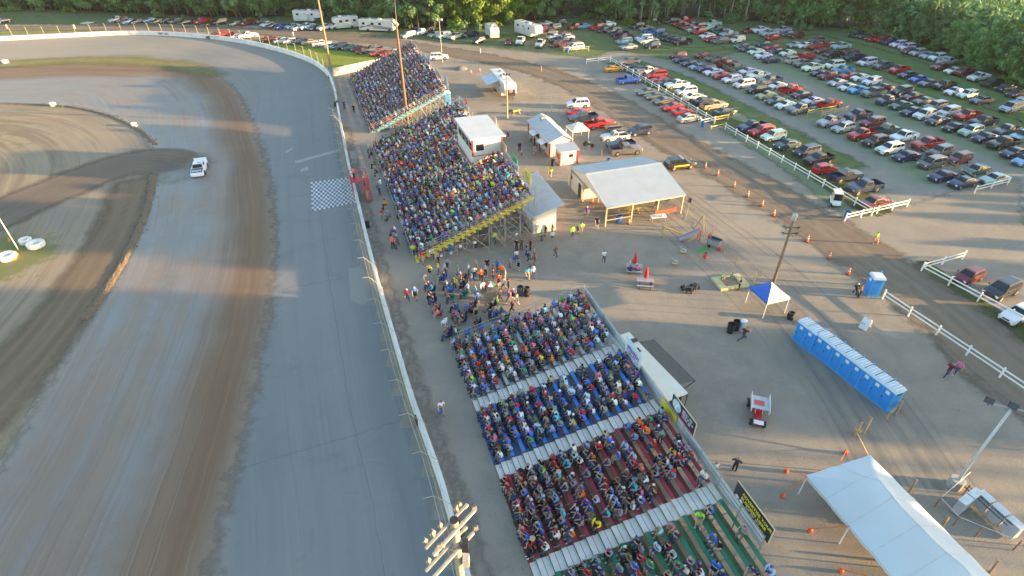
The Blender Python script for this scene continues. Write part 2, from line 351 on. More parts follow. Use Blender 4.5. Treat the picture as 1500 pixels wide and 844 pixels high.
# infield: pale dust, dry grass, mud
INPOLY=C3L+[(-240,150),(-240,-30),(-90,-40)]
t=NT('infield_dust'); a=t.noise(.06,6); b=t.noise(.4,7,rough=.7); f=t.noise(8,3); h=tracks(t,kx=.03,ky=.9)
c=t.mix(t.rng(a,.35,.6),(.27,.235,.185),(.34,.275,.185)); c=t.mix(t.rng(h,.45,.68,0,.6),c,(.235,.165,.095))
h2=tracks(t,kx=.02,ky=.35); c=t.mix(t.rng(h2,.5,.62,0,.6),c,(.15,.115,.08)); c=t.mix(t.rng(tracks(t,kx=.03,ky=2.2),.56,.66,0,.4),c,(.14,.11,.08))
gr=t.math('ADD',t.attr('grass'),t.math('MULTIPLY',t.math('SUBTRACT',b,.5),2.2)); c=t.mix(t.rng(gr,.45,.8,0,.85),c,t.mix(f,(.10,.135,.03),(.20,.20,.06)))
c=t.mix(t.rng(f,.35,.8,0,.35),c,(.13,.105,.075))
t.color(c,.95,t.math('ADD',f,b),.6,.05); t.fade(.8,1.2,.7)
ISL=at(22,378)
def grassw(X,Y):
    g1=np.exp(-(((X-ISL.x+2)/7.5)**2+((Y-ISL.y)/6.2)**2)**1.5)*1.15
    top=np.clip(1-np.abs(Y-at(20,215).y)/26,0,1)*np.clip((at(150,200).x-X)/30,0,1)*1.05
    return np.maximum(g1,top)
sheet('infield',INPOLY,t.m,.006,1.2,1.0,C3L,{'grass':grassw})
# rutted lane cutting through the infield and the dark inner lane
def lane_mat(name,c1,c2,kx=.03,ky=1.6,amp=1.2,ramp=None):
    t=NT(name); s1=tracks(t,kx=kx,ky=ky); s2=tracks(t,kx=kx*.6,ky=ky*.3); b=t.noise(.7,6,rough=.7); f=t.noise(9,3)
    c=t.mix(t.rng(s1,.35,.68),c1,c2); c=t.mix(t.rng(s2,.5,.7,0,.5),c,tuple(x*1.25 for x in c2)); c=t.mix(t.rng(f,.35,.8,0,.3),c,tuple(x*.6 for x in c1))
    t.color(c,.92,t.math('ADD',s1,f),.6,.05); t.fade(2.6,amp,.35,.4,ramp); return t.m
def strip_poly(line, wid):
    L=[Vector(p) for p in line]; le=[];ri=[]
    for i,p in enumerate(L):
        d=(L[min(i+1,len(L)-1)]-L[max(i-1,0)]).normalized(); nn=Vector((-d.y,d.x)); ww=wid[i] if isinstance(wid,list) else wid
        le.append(tuple(p+nn*ww/2)); ri.append(tuple(p-nn*ww/2))
    return le+ri[::-1]
LN=chaikin(P2((285,262),(255,240),(205,234),(150,250),(80,278),(0,312),(-120,370)),2)
sheet('infield_lane',strip_poly(LN,10.5),lane_mat('infield_lane_mud',(.135,.105,.078),(.20,.16,.122),ramp=16.),.012,1.0,1.5,LN)
LN2=chaikin(P2((196,262),(180,320),(140,390),(85,470),(20,545),(-120,690)),2)
sheet('inner_dirt_lane',strip_poly(LN2,[5.5+.1*i for i in range(len(LN2))]),lane_mat('inner_lane_dirt',(.15,.108,.07),(.23,.172,.112),ky=1.1),.010,.8,1.2,LN2)
LN3=chaikin(P2((365,560),(372,470),(374,400),(380,330),(378,260)),2)
# berms of scraped clay
def berm(name,px,hw,hh,seed):
    line=chaikin(P2(*px),3); r=random.Random(seed); mb=MB(); rings=[]
    L=[Vector(p) for p in line]; L2=[]
    for a,b in zip(L[:-1],L[1:]):
        k=max(1,int((b-a).length/.45))
        for i in range(k): L2.append(a.lerp(b,i/k))
    for i,p in enumerate(L2):
        d=(L2[min(i+1,len(L2)-1)]-L2[max(i-1,0)]).normalized(); nn=Vector((-d.y,d.x)); e=min(1,i/6,(len(L2)-1-i)/6)
        ring=[]
        for k,(o,z) in enumerate(((-1,-.06),(-.55,.55),(-.15,1),(.2,.9),(.6,.5),(1,-.06))):
            q=p+nn*(o*hw*(1+r.uniform(-.25,.25))); ring.append((q.x,q.y,max(-.05,hh*z*(.25+.75*e)*(1+r.uniform(-.35,.35)))))
        rings.append(ring)
    vs=[p for q in rings for p in q]; fs=[(k*6+i,k*6+i+1,k*6+i+7,k*6+i+6) for k in range(len(rings)-1) for i in range(5)]
    mb.add(vs,fs); 
    for i in range(len(L2)*2):
        p=r.choice(L2); mb.ball((p.x+r.gauss(0,hw*.7),p.y+r.gauss(0,hw*.7),.03),r.uniform(.05,.16),5,3)
    o=mb.build(name,M('clay_clods',(.17,.12,.075),.95,.4,5,bump=.6)); o['kind']='structure'
berm('clay_berm',[(224,256),(222,285),(212,318),(194,360),(172,398),(146,437),(122,470)],.55,.2,3)
berm('clay_berm_far',[(228,212),(212,196),(190,182),(150,166),(100,156),(40,153),(0,152),(-60,153)],.4,.2,4)
# ---- checkered start line (a sheet laid flush on the asphalt)
ck=[at(457,310),at(522,297),at(517,259),at(455,267)]
t=NT('checkered_paint'); uv=t.n.new('ShaderNodeUVMap'); cb=t.n.new('ShaderNodeTexChecker'); cb.inputs['Scale'].default_value=1; t.link(uv.outputs[0],cb.inputs['Vector'])
cb.inputs[1].default_value=(.60,.63,.66,1); cb.inputs[2].default_value=(.12,.13,.145,1)
wr=t.noise(1.2,6,rough=.75); c=t.mix(t.rng(wr,.42,.68,0,.7),cb.outputs[0],(.2,.195,.185)); t.color(c,.7)
me=MB().add([(p.x,p.y,.014) for p in ck],[(0,1,2,3)]).mesh('checkered_line',t.m); uvl=me.uv_layers.new()
for i,uvc in enumerate(((0,0),(20,0),(20,14),(0,14))): uvl.data[i].uv=uvc
o=ob('checkered_line',me); o['kind']='structure'
for nm,px in (('painted_grid_mark',[(432,236),(495,219),(496,222),(433,240)]),('painted_grid_mark',[(440,248),(451,244),(452,249),(441,252)]),('painted_grid_mark',[(418,222),(428,216),(429,219),(419,225)]),('asphalt_patch',[(510,394),(528,391),(541,404),(543,440),(531,447),(514,440)]),('gravel_path_patch',[(512,222),(521,220),(523,232),(514,233)])):
    t=NT(nm); c=t.mix(t.rng(t.noise(2.,5),.4,.7),(.36,.35,.32) if 'grid' in nm else (.27,.25,.22),(.27,.26,.24)); t.color(c,.85)
    o=MB().add([(p.x,p.y,.018 if 'patch' not in nm else .016) for p in (at(*q) for q in px)],[tuple(range(len(px)))]).build(nm,t.m); o['kind']='structure'
# ---- lawn behind the wall
def grass_mat(name,c1,c2,c3,mud=.2,fade=(1.,1.5,.5),mudc=(.24,.2,.14)):
    t=NT(name); a=t.noise(.05,5); b=t.noise(.5,7,rough=.7); f=t.noise(7,4,rough=.7)
    c=t.mix(t.rng(f,.3,.7),c1,c2); c=t.mix(t.rng(b,.4,.7,0,.7),c,c3); c=t.mix(t.rng(t.math('ADD',t.math('MULTIPLY',a,.6),t.math('MULTIPLY',b,.4)),.62-mud*.5,.72-mud*.4,0,.85),c,mudc)
    t.color(c,.95,f,.9,.12,.15); t.fade(*fade); return t.m
LAWN=P2((-140,50),(0,50),(100,47),(180,45),(240,46),(320,52),(380,61),(440,78),(470,92),(488,104),(545,97),(590,88),(560,80),(500,74),(430,64),(380,58),(300,52),(200,46),(100,44),(0,46),(-140,44))
sheet('lawn',LAWN,grass_mat('mown_lawn',(.13,.20,.03),(.19,.25,.04),(.27,.27,.06),.02,(1.2,1.0,.5)),.005,1.0,1.5)
APRON=[(-140,97),(0,90),(100,84),(200,83),(290,93),(330,108),(310,112),(220,96),(100,93),(0,100),(-140,108)]
sheet('dry_grass_verge',P2(*APRON),grass_mat('dry_verge_grass',(.20,.20,.075),(.26,.23,.11),(.19,.19,.07),.22,(6.5,2.4,.22,.6),(.23,.20,.15)),.010,1.2,4.0)
FARG=P2((-150,8),(0,8),(300,22),(450,20),(560,30),(700,30),(850,25),(1000,20),(1200,35),(1350,55),(1520,110),(1700,170),(1760,330),(1500,185),(1340,110),(1240,84),(1120,70),(1010,92),(905,73),(860,84),(800,78),(760,74),(700,67),(600,57),(480,47),(380,37),(280,35),(180,36),(60,36),(-150,36))
sheet('grass_verge',FARG,grass_mat('rough_grass',(.085,.14,.05),(.13,.175,.07),(.17,.18,.095),.2,(3.,2.5,.3)),.005,2.0,3.0)
# car park field: worn grass with gravel wheel lanes
CPK=P2((868,84),(905,76),(1010,92),(1120,68),(1240,84),(1340,110),(1500,185),(1700,260),(1700,420),(1500,330),(1490,262),(1420,275),(1330,300),(1240,318),(1130,235),(1040,180),(900,96))
def lanes(X,Y):
    d=np.full(X.shape,-9.)
    for px,wd in (([(880,78),(960,95),(1060,140),(1160,190),(1260,245),(1340,290)],6.5),([(1030,84),(1110,108),(1200,145),(1290,185),(1380,225),(1470,260),(1600,330)],6.),([(870,88),(950,75),(1030,84)],5),([(1300,322),(1370,300),(1450,285),(1600,300)],9)):
        q,_=linedist(P2(*px),X,Y); d=np.maximum(d,wd/2-np.abs(q))
    return d
t=NT('worn_parking_field'); a=t.noise(.05,6); b=t.noise(.45,7,rough=.72); f=t.noise(7,4)
gc=t.mix(t.rng(f,.3,.7),(.135,.19,.10),(.19,.235,.14)); gc=t.mix(t.rng(b,.42,.7,0,.6),gc,(.26,.255,.19))
gv=t.mix(t.rng(b,.35,.7),(.29,.28,.25),(.215,.205,.18)); k=t.math('ADD',t.math('MULTIPLY',t.attr('lane'),.5),t.math('MULTIPLY',t.math('SUBTRACT',t.math('ADD',t.math('MULTIPLY',b,.6),t.math('MULTIPLY',a,.4)),.5),9.))
c=t.mix(t.rng(k,-2.1,.7,0,1,True),gc,gv); c=t.mix(t.rng(f,.4,.8,0,.25),c,(.09,.08,.06)); t.color(c,.95,f,.7,.08,.2); t.fade(1.5,2.,.5)
sheet('car_park_field',CPK,t.m,.009,1.2,2.,None,{'lane':lanes})
SMALL=P2((1335,388),(1362,384),(1420,430),(1510,480),(1600,540),(1600,600),(1500,508),(1440,468),(1380,420))
sheet('grass_strip',SMALL,grass_mat('verge_grass',(.04,.08,.018),(.075,.115,.03),(.12,.12,.055),.06,(.8,1.2,.6)),.007,.8,1.5)
FST=chaikin(P2((905,92),(960,122),(1040,172),(1100,190),(1170,232),(1240,282),(1290,312)),1)
sheet('grass_strip_fence',strip_poly(FST,4.5),grass_mat('fence_grass',(.05,.085,.022),(.09,.12,.04),(.14,.13,.07),.12,(1.2,2.,.5)),.013,1.,1.5)
GLOT=grass_mat('lot_grass',(.075,.14,.04),(.12,.19,.06),(.17,.18,.09),.14,(2.4,2.2,.4))
for px,wd in (([(1205,88),(1260,100),(1320,117),(1390,145),(1450,168),(1520,198)],5.),([(1180,52),(1250,68),(1320,89),(1400,121),(1490,158),(1540,180)],8.),([(930,92),(1000,114),(1085,158),(1180,209),(1255,246)],4.),([(1070,62),(1120,62),(1180,78)],5.),([(960,66),(1010,74),(1060,70)],4.),([(1010,50),(985,44),(965,36)],5.)):
    ln=chaikin(P2(*px),1); sheet('grass_strip_lot',strip_poly(ln,wd),GLOT,.0145,1.,2.,None)
so_=NT('soil_at_wall'); so_.color(so_.mix(so_.rng(so_.noise(1.2,5),.35,.7),(.20,.18,.15),(.26,.235,.20)),.95); so_.fade(1.2,1.2,.5)
sheet('soil_strip',[(x+.7,y) for x,y in WLINE[:40] if y<104]+[(x+1.7,y) for x,y in WLINE[:40] if y<104][::-1],so_.m,.0035,.6,1.)
# brown gravel road from the right edge to the far left behind the wall
ROAD=chaikin(P2((1700,690),(1500,562),(1400,468),(1290,390),(1180,318),(1080,258),(990,210),(920,165),(850,126),(780,100),(700,83),(620,70),(540,58),(440,51),(340,43),(200,41),(60,41),(-140,44)),2)
t=NT('gravel_road'); s1=tracks(t,kx=.02,ky=1.2); s2=tracks(t,kx=.03,ky=.45); b=t.noise(.5,6,rough=.7); f=t.noise(9,3)
c=t.mix(t.rng(s1,.35,.66),(.155,.12,.082),(.25,.205,.155)); c=t.mix(t.rng(s2,.5,.68,0,.55),c,(.12,.09,.06)); wet=t.noise(.16,7,rough=.68,dist=1.2); c=t.mix(t.rng(wet,.52,.60,0,.3),c,(.20,.125,.07)); c=t.mix(t.rng(b,.5,.75,0,.3),c,(.29,.25,.2)); c=t.mix(t.rng(f,.4,.8,0,.3),c,(.12,.1,.08))
t.color(c,.95,t.math('ADD',f,s1),.5,.04); t.fade(2.2,2.6,.35,.3)
sheet('gravel_road',strip_poly(ROAD,[9.5-2.5*min(1,i/len(ROAD)*1.3) for i in range(len(ROAD))]),t.m,.011,1.2,2.,ROAD)
# faint scuffs left by tyres on the yard
YRD=chaikin(P2((1400,800),(1250,560),(1140,430),(1020,330),(930,262)),2)
t=NT('yard_wheel_tracks'); s1=tracks(t,kx=.02,ky=1.1); b=t.noise(.3,6,rough=.7); t.color(t.mix(t.rng(b,.4,.7),(.30,.28,.25),(.22,.20,.17)),.95)
t.alpha(t.math('MULTIPLY',t.rng(t.math('MULTIPLY',s1,t.rng(t.attr('edge'),0,5,0.6,1.1)),.5,.68,0,.6,True),t.rng(t.attr('edge'),0,4,0,1,True)))
sheet('yard_wheel_tracks',strip_poly(YRD,17.),t.m,.007,1.5,0.,YRD)
# ================================================================= WALLS, FENCES, POLES
def resample(line, d):
    L=[Vector((p[0],p[1],0)) for p in line]; out=[L[0]]; acc=0
    for a,b in zip(L[:-1],L[1:]):
        n=(b-a).length; pos=d-acc
        while pos<=n: out.append(a.lerp(b,pos/n)); pos+=d
        acc=(acc+n)%d if n+acc>=d else acc+n
    return out
def word_strokes(mb, words, o, ex, ey, h, mi=0, t=.004, seed=1):
    """rows of small letter strokes, for lettering too far off to be read"""
    r=random.Random(seed); x=0; o,ex,ey=Vector(o),Vector(ex).normalized(),Vector(ey).normalized(); nn=ex.cross(ey)
    for wd in words:
        for _ in range(wd):
            for k in range(3):
                if r.random()<.75:
                    a=o+ex*(x+h*.12)+ey*(h*(.05+.4*k)); mb.plate(a,a+ex*h*.45,a+ex*h*.45+ey*h*.16,a+ey*h*.16,t,mi)
            for k in (0,1):
                if r.random()<.7:
                    a=o+ex*(x+h*(.08+.42*k)); mb.plate(a,a+ex*h*.14,a+ex*h*.14+ey*h,a+ey*h,t,mi)
            x+=h*.75
        x+=h*.6
    return x
def text_mesh(body, size, mat, name, parent, M4, extrude=.004, align='LEFT', shear=0):
    cu=bpy.data.curves.new('lettering','FONT'); cu.body=body; cu.size=size; cu.extrude=extrude; cu.align_x=align; cu.shear=shear; cu.resolution_u=2; cu.offset=size*.012
    o=bpy.data.objects.new('lettering',cu); COL.objects.link(o)
    me=bpy.data.meshes.new_from_object(o.evaluated_get(bpy.context.evaluated_depsgraph_get())); bpy.data.objects.remove(o); bpy.data.curves.remove(cu)
    me.transform(M4); me.materials.clear(); me.materials.append(mat); return ob(name,me,parent)
# ---- white concrete wall with its catch fence
WR=resample(WLINE,1.0); wt=thing('track_wall','long white concrete wall around the track carrying leaning catch fence posts','wall',(0,0,0))
mb=MB(); n=len(WR); vs=[]; fs=[]
for i,p in enumerate(WR):
    d=(WR[min(i+1,n-1)]-WR[max(i-1,0)]).normalized(); o=Vector((d.y,-d.x,0)); j=.012*math.sin(i*1.7)
    a,b=p,p+o*.38
    vs+=[(a.x,a.y,0),(a.x+o.x*.06,a.y+o.y*.06,1.08+j),(b.x,b.y,1.08+j),(b.x+o.x*.05,b.y+o.y*.05,0)]
for i in range(n-1):
    for k in range(3): fs.append((i*4+k,i*4+k+1,i*4+k+5,i*4+k+4))
fs+=[(0,1,2,3),((n-1)*4+3,(n-1)*4+2,(n-1)*4+1,(n-1)*4)]
WMAT=M('painted_concrete_wall',(.74,.73,.70),.7,.10,.5,bump=.15,dirt=(.33,.30,.26,.55))
mb.add(vs,fs).build('barrier',WMAT,wt)
mb=MB(); 
for i in range(4,n,4):                                                   # joints between wall slabs
    p=WR[i]; d=(WR[min(i+1,n-1)]-WR[i-1]).normalized(); o=Vector((d.y,-d.x,0)); mb.bar(p+Vector((-.004*o.x,-.004*o.y,.02)),p+o*.06+Vector((-.01*o.x,-.01*o.y,1.06)),.035,.012)
mb.build('slab_joints',M('dark_joint',(.22,.21,.19),.9),wt)
CABLE=M('fence_cable',(.40,.39,.36),.5,.1,3,metal=.5); POSTY=M('fence_post_steel',(.36,.33,.25),.7,.15,2)
k0=58; posts=[i for i in range(2,n-1,4)][:96]; tops=[]
for i in posts:
    p=WR[i]; d=(WR[min(i+1,n-1)]-WR[i-1]).normalized(); o=Vector((d.y,-d.x,0)); b=p+o*.44
    straight=p.y<104
    if straight: pts=[b+Vector((0,0,.1)),b+Vector((0,0,1.1)),p-o*.75+Vector((0,0,2.75)),p-o*1.45+Vector((0,0,2.8))]
    else: pts=[b+Vector((0,0,.1)),b+Vector((0,0,2.95)),b-o*.35+Vector((0,0,3.2))]
    tops.append((pts,straight)); MB().tube(pts,.024 if straight else .045,6).build('fence_post',POSTY,wt)
t=NT('woven_wire'); t.color(t.mix(0.,(.10,.11,.12),(.1,.1,.1)),.6); ww=t.noise(2.,3); t.alpha(t.rng(ww,.3,.7,.10,.18)); WIREM=t.m
mb=MB(); mw=MB()
for (a,s1),(b,s2) in zip(tops[:-1],tops[1:]):
    if s1!=s2: continue
    m=len(a)
    for q in range(1,m-1): mw.add([a[q],b[q],b[q+1],a[q+1]],[(0,1,2,3)])
    for f in (.35,.7,1.): mb.cyl(a[-2].lerp(a[-3],1-f),b[-2].lerp(b[-3],1-f),.014,n=4,cap=False)
mb.build('cable',CABLE,wt); mw.build('wire_screen',WIREM,wt)
pa,pb=at(185,56,0),at(236,58,0); ex=(pb-pa).normalized(); mb=MB()
word_strokes(mb,[9,5,4,4,4],pa+Vector((ex.y,-ex.x,0))*.09+Vector((0,0,.32)),ex,(0,0,1),.5,seed=5)
# lettering is set just proud of the wall's track face
i0=min(range(n),key=lambda i:(WR[i]-pb).length); p=WR[i0]; d=(WR[i0+1]-WR[i0-1]).normalized(); inn=Vector((-d.y,d.x,0))
mb=MB(); word_strokes(mb,[9,5,4,4,4],p+inn*.06+d*12+Vector((0,0,.3)),-d,(0,0,1),.52,seed=5,t=.02); mb.build('lettering',M('blue_lettering',(.06,.09,.22),.6),wt)
# ---- white two-rail fences
RAILW=M('fence_white',(.78,.78,.75),.55,.08,1.5,dirt=(.45,.42,.36,.3)); RAILY=M('fence_old_yellow',(.50,.42,.16),.7,.2,2); 
def rail_fence(a, b, label, mat=RAILW, sp=2.95, h=1.15, rails=(.62,1.05), group='two rail fences of the car park'):
    a,b=Vector((*a[:2],0)),Vector((*b[:2],0)); L=(b-a).length; k=max(1,round(L/sp)); d=(b-a).normalized(); nn=Vector((-d.y,d.x,0))
    t=thing('rail_fence',label,'fence',a,math.atan2(d.y,d.x),group); r=random.Random(label)
    for i in range(k+1):
        x=L*i/k; lean=r.uniform(-.03,.03)
        MB().bar((x,0,-.05),(x+lean,lean,h+.08),.13,.13).build('post',mat,t)
    for z in rails:
        m=MB(); 
        for i in range(k): m.bar((L*i/k+.004,-.085,z+r.uniform(-.015,.015)),(L*(i+1)/k-.004,-.085,z+r.uniform(-.015,.015)),.04,.14)
        m.build('rail',mat,t)
    return t
rail_fence(at(894,91),at(1046,182),'long white rail fence between the yard and the first parked row, running toward the forest')
rail_fence(at(859,94),at(894,90),'short white rail fence end piece behind the yellow car')
rail_fence(at(1026,184),at(1046,180),'short white rail return beside the silver sedan at the lot opening')
rail_fence(at(1047,180),at(1066,176),'short yellowed rail piece beside the dark sedan at the lot opening',RAILY)
rail_fence(at(1040,194),at(1062,189),'short yellowed rail return beside the navy pickup at the lot opening',RAILY)
rail_fence(at(1062,190),at(1276,316),'long white rail fence before the second parked stretch, ending by the golf cart')
rail_fence(at(1237,324),at(1328,303),'white rail fence closing off the row end beside the maroon sedan and blue barrel')
rail_fence(at(1427,283),at(1475,271),'white rail fence closing the middle block beside the silver sedan')
rail_fence(at(1349,397),at(1409,380),'white rail fence end piece above the dark red car')
rail_fence(at(1349,397),at(1640,555),'long white rail fence in front of the dark red and black cars')
rail_fence(at(1292,438),at(1640,672),'long white rail fence running from the single blue toilet along the gravel road')
rail_fence(at(1182,170),at(1222,163),'yellowed rail fence behind the red pickup at the block end',RAILY)
rail_fence(at(1203,173),at(1240,164),'second yellowed rail fence across the lane from the red pickup',RAILY)
rail_fence(at(1024,84),at(1178,162),'brown rail fence running between the two middle car rows',M('fence_brown',(.30,.24,.15),.8,.2,2))
rail_fence(at(1330,212),at(1424,268),'brown rail fence between the two rows of the near middle block',M('fence_brown',(.30,.24,.15)))
rail_fence(at(795,53),at(826,75),'brown rail fence beside the white fifth wheel camper',M('fence_brown',(.30,.24,.15)))
rail_fence(at(826,76),at(862,75),'pale rail fence beside the white wagon and blue barrel',M('fence_cream',(.62,.56,.40),.7,.15,2))
# white board fence between wall and far stand
bf=thing('board_fence','pale board fence closing the gap between track wall and far grandstand','fence',at(488,112)); a,b=at(489,113),at(560,98); L=(b-a).length; d=(b-a).normalized(); bf.rotation_euler.z=math.atan2(d.y,d.x)
for i in range(6): MB().bar((L*i/5,.06,0),(L*i/5,.06,1.75),.12,.12).build('post',M('grey_post',(.32,.31,.29),.7),bf)
m=MB()
for k in range(6): m.box((L/2,0,.16+k*.29),(L,.04,.27))
m.build('boards',M('pale_boards',(.60,.57,.50),.75,.15,1.2,dirt=(.4,.36,.3,.4)),bf)
# ---- poles
def flood(mb, c, aim, s=1., mi=0, mg=1):
    """one floodlight: box-back reflector with a lens and a yoke"""
    c=Vector(c); aim=Vector(aim).normalized(); up=Vector((0,0,1)); x=up.cross(aim).normalized(); z=aim.cross(x)
    Mx=Matrix((x,aim,z)).transposed()
    mb.box(c,(.62*s,.22*s,.5*s),mi=mi,M=Mx,tx=.75); mb.box(c+aim*.13*s,(.66*s,.05*s,.54*s),mi=mi,M=Mx); mb.box(c+aim*.162*s,(.56*s,.012*s,.44*s),mi=mg,M=Mx); mb.cyl(c-z*.25*s-aim*.05*s,c-z*.42*s-aim*.1*s,.04*s,n=5,mi=mi)
def pole(name,label,base,h,r0,r1,mat,cat='pole',group=None):
    t=thing(name,label,cat,base,0,group); m=MB(); k=6
    m.loft([[(r*math.cos(2*math.pi*i/10),r*math.sin(2*math.pi*i/10),z) for i in range(10)] for r,z in ((r0*1.05,-.1),(r0,.4),((r0+r1)/2,h/2),(r1,h))])
    m.build('pole_shaft',mat,t,smooth=True); return t
LENS=M('lamp_lens',(.55,.55,.5),.1,.1,2)
FIX=M('aluminium_fixture',(.45,.43,.38),.55,.12,4,metal=.1)
GREYP=M('grey_pole_base',(.16,.16,.17),.8,.2,4)
p=pole('light_pole','tall orange brown wooden pole rising past the wall end at the lawn',at(487,112),25,.26,.15,M('orange_pole_wood',(.30,.19,.10),.85,.3,5,bump=.4))  # one even orange-brown wood tone along the shaft
MB().cyl((0,0,0),(0,0,2.2),.285,.275,10).build('pole_sleeve',GREYP,p)
m=MB(); m.bar((-1.8,0,23.5),(1.8,0,23.5),.14,.18); [flood(m,(x,-.2,24.),(-.5,-.8,-.5),1,0,1) for x in (-1.6,-.8,0,.8,1.6)]; m.build('floodlight_bar',[FIX,LENS],p)
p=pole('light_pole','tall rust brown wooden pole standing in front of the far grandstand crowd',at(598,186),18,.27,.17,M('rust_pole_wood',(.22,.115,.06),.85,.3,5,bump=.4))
MB().cyl((0,0,0),(0,0,3.),.285,.275,10).build('pole_sleeve',GREYP,p)
m=MB(); flood(m,(-.3,-.3,17.7),(-.6,-.5,-.6),1.3); flood(m,(-.1,.35,17.2),(-.6,.5,-.6),1.2); m.build('floodlight',[FIX,LENS],p); MB().cyl((.1,0,17.5),(.25,.05,21.5),.035,.02,6).ball((.25,.05,21.55),.14).build('antenna',STEEL,p)
p=pole('light_pole','slim grey lamp pole with twin round lamps behind the far grandstand',at(648,92),9.5,.12,.09,STEEL)
m=MB(); m.bar((-.5,0,9.4),(.5,0,9.4),.08,.08); m.lathe([(.02,.25),(.3,.1),(.34,-.15),(.02,-.2)],10,(-.5,0,9.6)); m.lathe([(.02,.25),(.3,.1),(.34,-.15),(.02,-.2)],10,(.5,0,9.6)); m.build('lamp_head',[FIX],p)
p=pole('light_pole','pale wooden pole in front of the camper with open awning',at(743,175),8.2,.17,.12,M('pale_pole_wood',(.42,.33,.22),.85,.25,5,bump=.4))
m=MB(); m.bar((-.5,0,8.),(.5,0,8.),.1,.1); [m.ball((x,-.1,8.2),.2) for x in (-.5,0,.5)]; m.build('lamp_head',[DKST],p)
p=pole('light_pole','brown wooden light pole with lamp cluster rising behind the blue and white canopy',at(1133,413),8.2,.16,.12,M('brown_pole_wood',(.22,.15,.095),.85,.3,5,bump=.4))
m=MB()
for z in (6.3,7.0): m.bar((-.75,0,z),(.75,0,z),.07,.07); flood(m,(-.75,-.1,z+.1),(-.7,-.5,-.5),.55); flood(m,(.75,-.1,z+.1),(.7,-.5,-.5),.55)
m.build('lamp_arm',[DKST,LENS],p); MB().lathe([(.05,0),(.26,.05),(.28,.6),(.2,.75),(.02,.8)],12,(0,0,7.9)).build('lamp_head',[FIX],p)
p=pole('light_pole','square grey steel light pole with crossarm lamps on a concrete footing',at(1397,712),8.6,.11,.09,M('grey_steel_paint',(.46,.47,.47),.5,.1,2))
MB().lathe([(.5,0),(.5,.78),(.46,.82),(.02,.82)],16).build('footing',CONC,p)
m=MB(); m.bar((-1.3,.5,8.55),(1.3,-.5,8.55),.09,.09)
m.build('crossarm',STEEL,p)
for q in (-1,0,1): m=MB(); flood(m,(q*1.25,-q*.48,8.75),(.55,.6,-.6),.8); m.build('floodlight',[DKST,LENS],p)
p=pole('light_pole','slim pale pole standing among the white tractor tyres on the infield grass',at(27,366),6.2,.07,.05,M('white_pole',(.7,.68,.62),.5,.1,2))
MB().lathe([(.05,0),(.22,.04),(.2,.3),(.02,.35)],10,(0,0,6.2)).build('lamp_head',[FIX],p)
FIXD=M('weathered_fixture',(.21,.19,.15),.6,.2,5)
# the near floodlight pole seen from above
NPt=at(665,762,20.); base=Vector((NPt.x,NPt.y,0))
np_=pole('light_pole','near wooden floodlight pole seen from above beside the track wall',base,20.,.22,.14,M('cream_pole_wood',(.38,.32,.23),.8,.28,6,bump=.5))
MB().cyl((0,0,19.99),(0,0,20.03),.15,.15,14).build('pole_cap',BLACK,np_)
dv=Vector((.62,.78,0)).normalized(); nv=Vector((-dv.y,dv.x,0)); AL=M('pale_crossarm',(.38,.36,.32),.6,.2,5)  # crossarms share one even pale grey-tan colour
for z,l0,l1 in ((19.7,-1.2,.85),(18.5,-1.35,.7)):
    for sg_ in (-.17,.17): c=Vector((0,0,z)); MB().bar(c+dv*l0+nv*sg_,c+dv*l1+nv*sg_,.09,.11).build('crossarm',AL,np_)
for z in (19.85,18.65):
    for k,(f,sd) in enumerate(((-1.1,1),(-.75,1),(-.4,1),(.4,1),(.75,-1),(-.95,-1),(.55,1))):
        if z<19 and k in(3,5): continue
        m=MB(); a=Vector((-.9,.25,-.45)) if sd>0 else Vector((-.25,.95,-.4)); flood(m,Vector((0,0,z+.12))+dv*f+nv*.24*sd,a,.33 if k%2 else .28); m.build('floodlight',[FIXD,LENS],np_)
MB().box((.3,-.1,18.6),(.24,.24,.5)).build('ballast_box',M('black_box',(.03,.03,.035),.4),np_)
MB().box((.28,-.1,17.6),(.22,.28,.5)).build('ballast_box',FIX,np_)
# ================================================================= BUILDINGS AND BIG CANOPIES
def rib_roof(mb, a, b, c, d, t=.06, ribs=0, mi=0):
    """sheet-metal slope a-b eave, d-c ridge, with standing ribs"""
    mb.plate(a,b,c,d,t,mi); a,b,c,d=map(Vector,(a,b,c,d)); nn=(b-a).cross(d-a).normalized()
    for i in range(ribs+1):
        f=i/max(1,ribs); p=a.lerp(b,f)+nn*(t+.012); q=d.lerp(c,f)+nn*(t+.012); mb.bar(p,q,.035,.03,mi)
def wthing(name,label,cat,p,z=0,rz=WA,group=None): return thing(name,label,cat,(p[0],p[1],z),rz,group)
# pavilion: gable roof on posts, ridge parallel to w
E0=at(889,303,2.9); E1=at(1004,286,2.9); R0=at(862,254,4.5); PW=(E1-E0).length+.2
pv=wthing('open_pavilion','large open sided pavilion with a white ribbed metal gable roof on timber posts','pavilion',E0)
half=(Vector((R0.x-E0.x,R0.y-E0.y,0))).dot(-UV); Zr=4.35; Ze=2.8; B2=half*2
m=MB(); rib_roof(m,(-.1,-.25,Ze),(PW,-.25,Ze),(PW,half,Zr),(-.1,half,Zr),.06,38); m.build('roof',ROOFW,pv)
m=MB(); rib_roof(m,(PW,half*2-1.2,Ze+.3),(-.1,half*2-1.2,Ze+.3),(-.1,half,Zr),(PW,half,Zr),.06,38); m.build('roof',ROOFW,pv)
MB().plate((-.12,half-.22,Zr+.075),(PW+.02,half-.22,Zr+.075),(PW+.02,half+.22,Zr+.075),(-.12,half+.22,Zr+.075),.03).build('ridge_cap',ROOFW,pv)
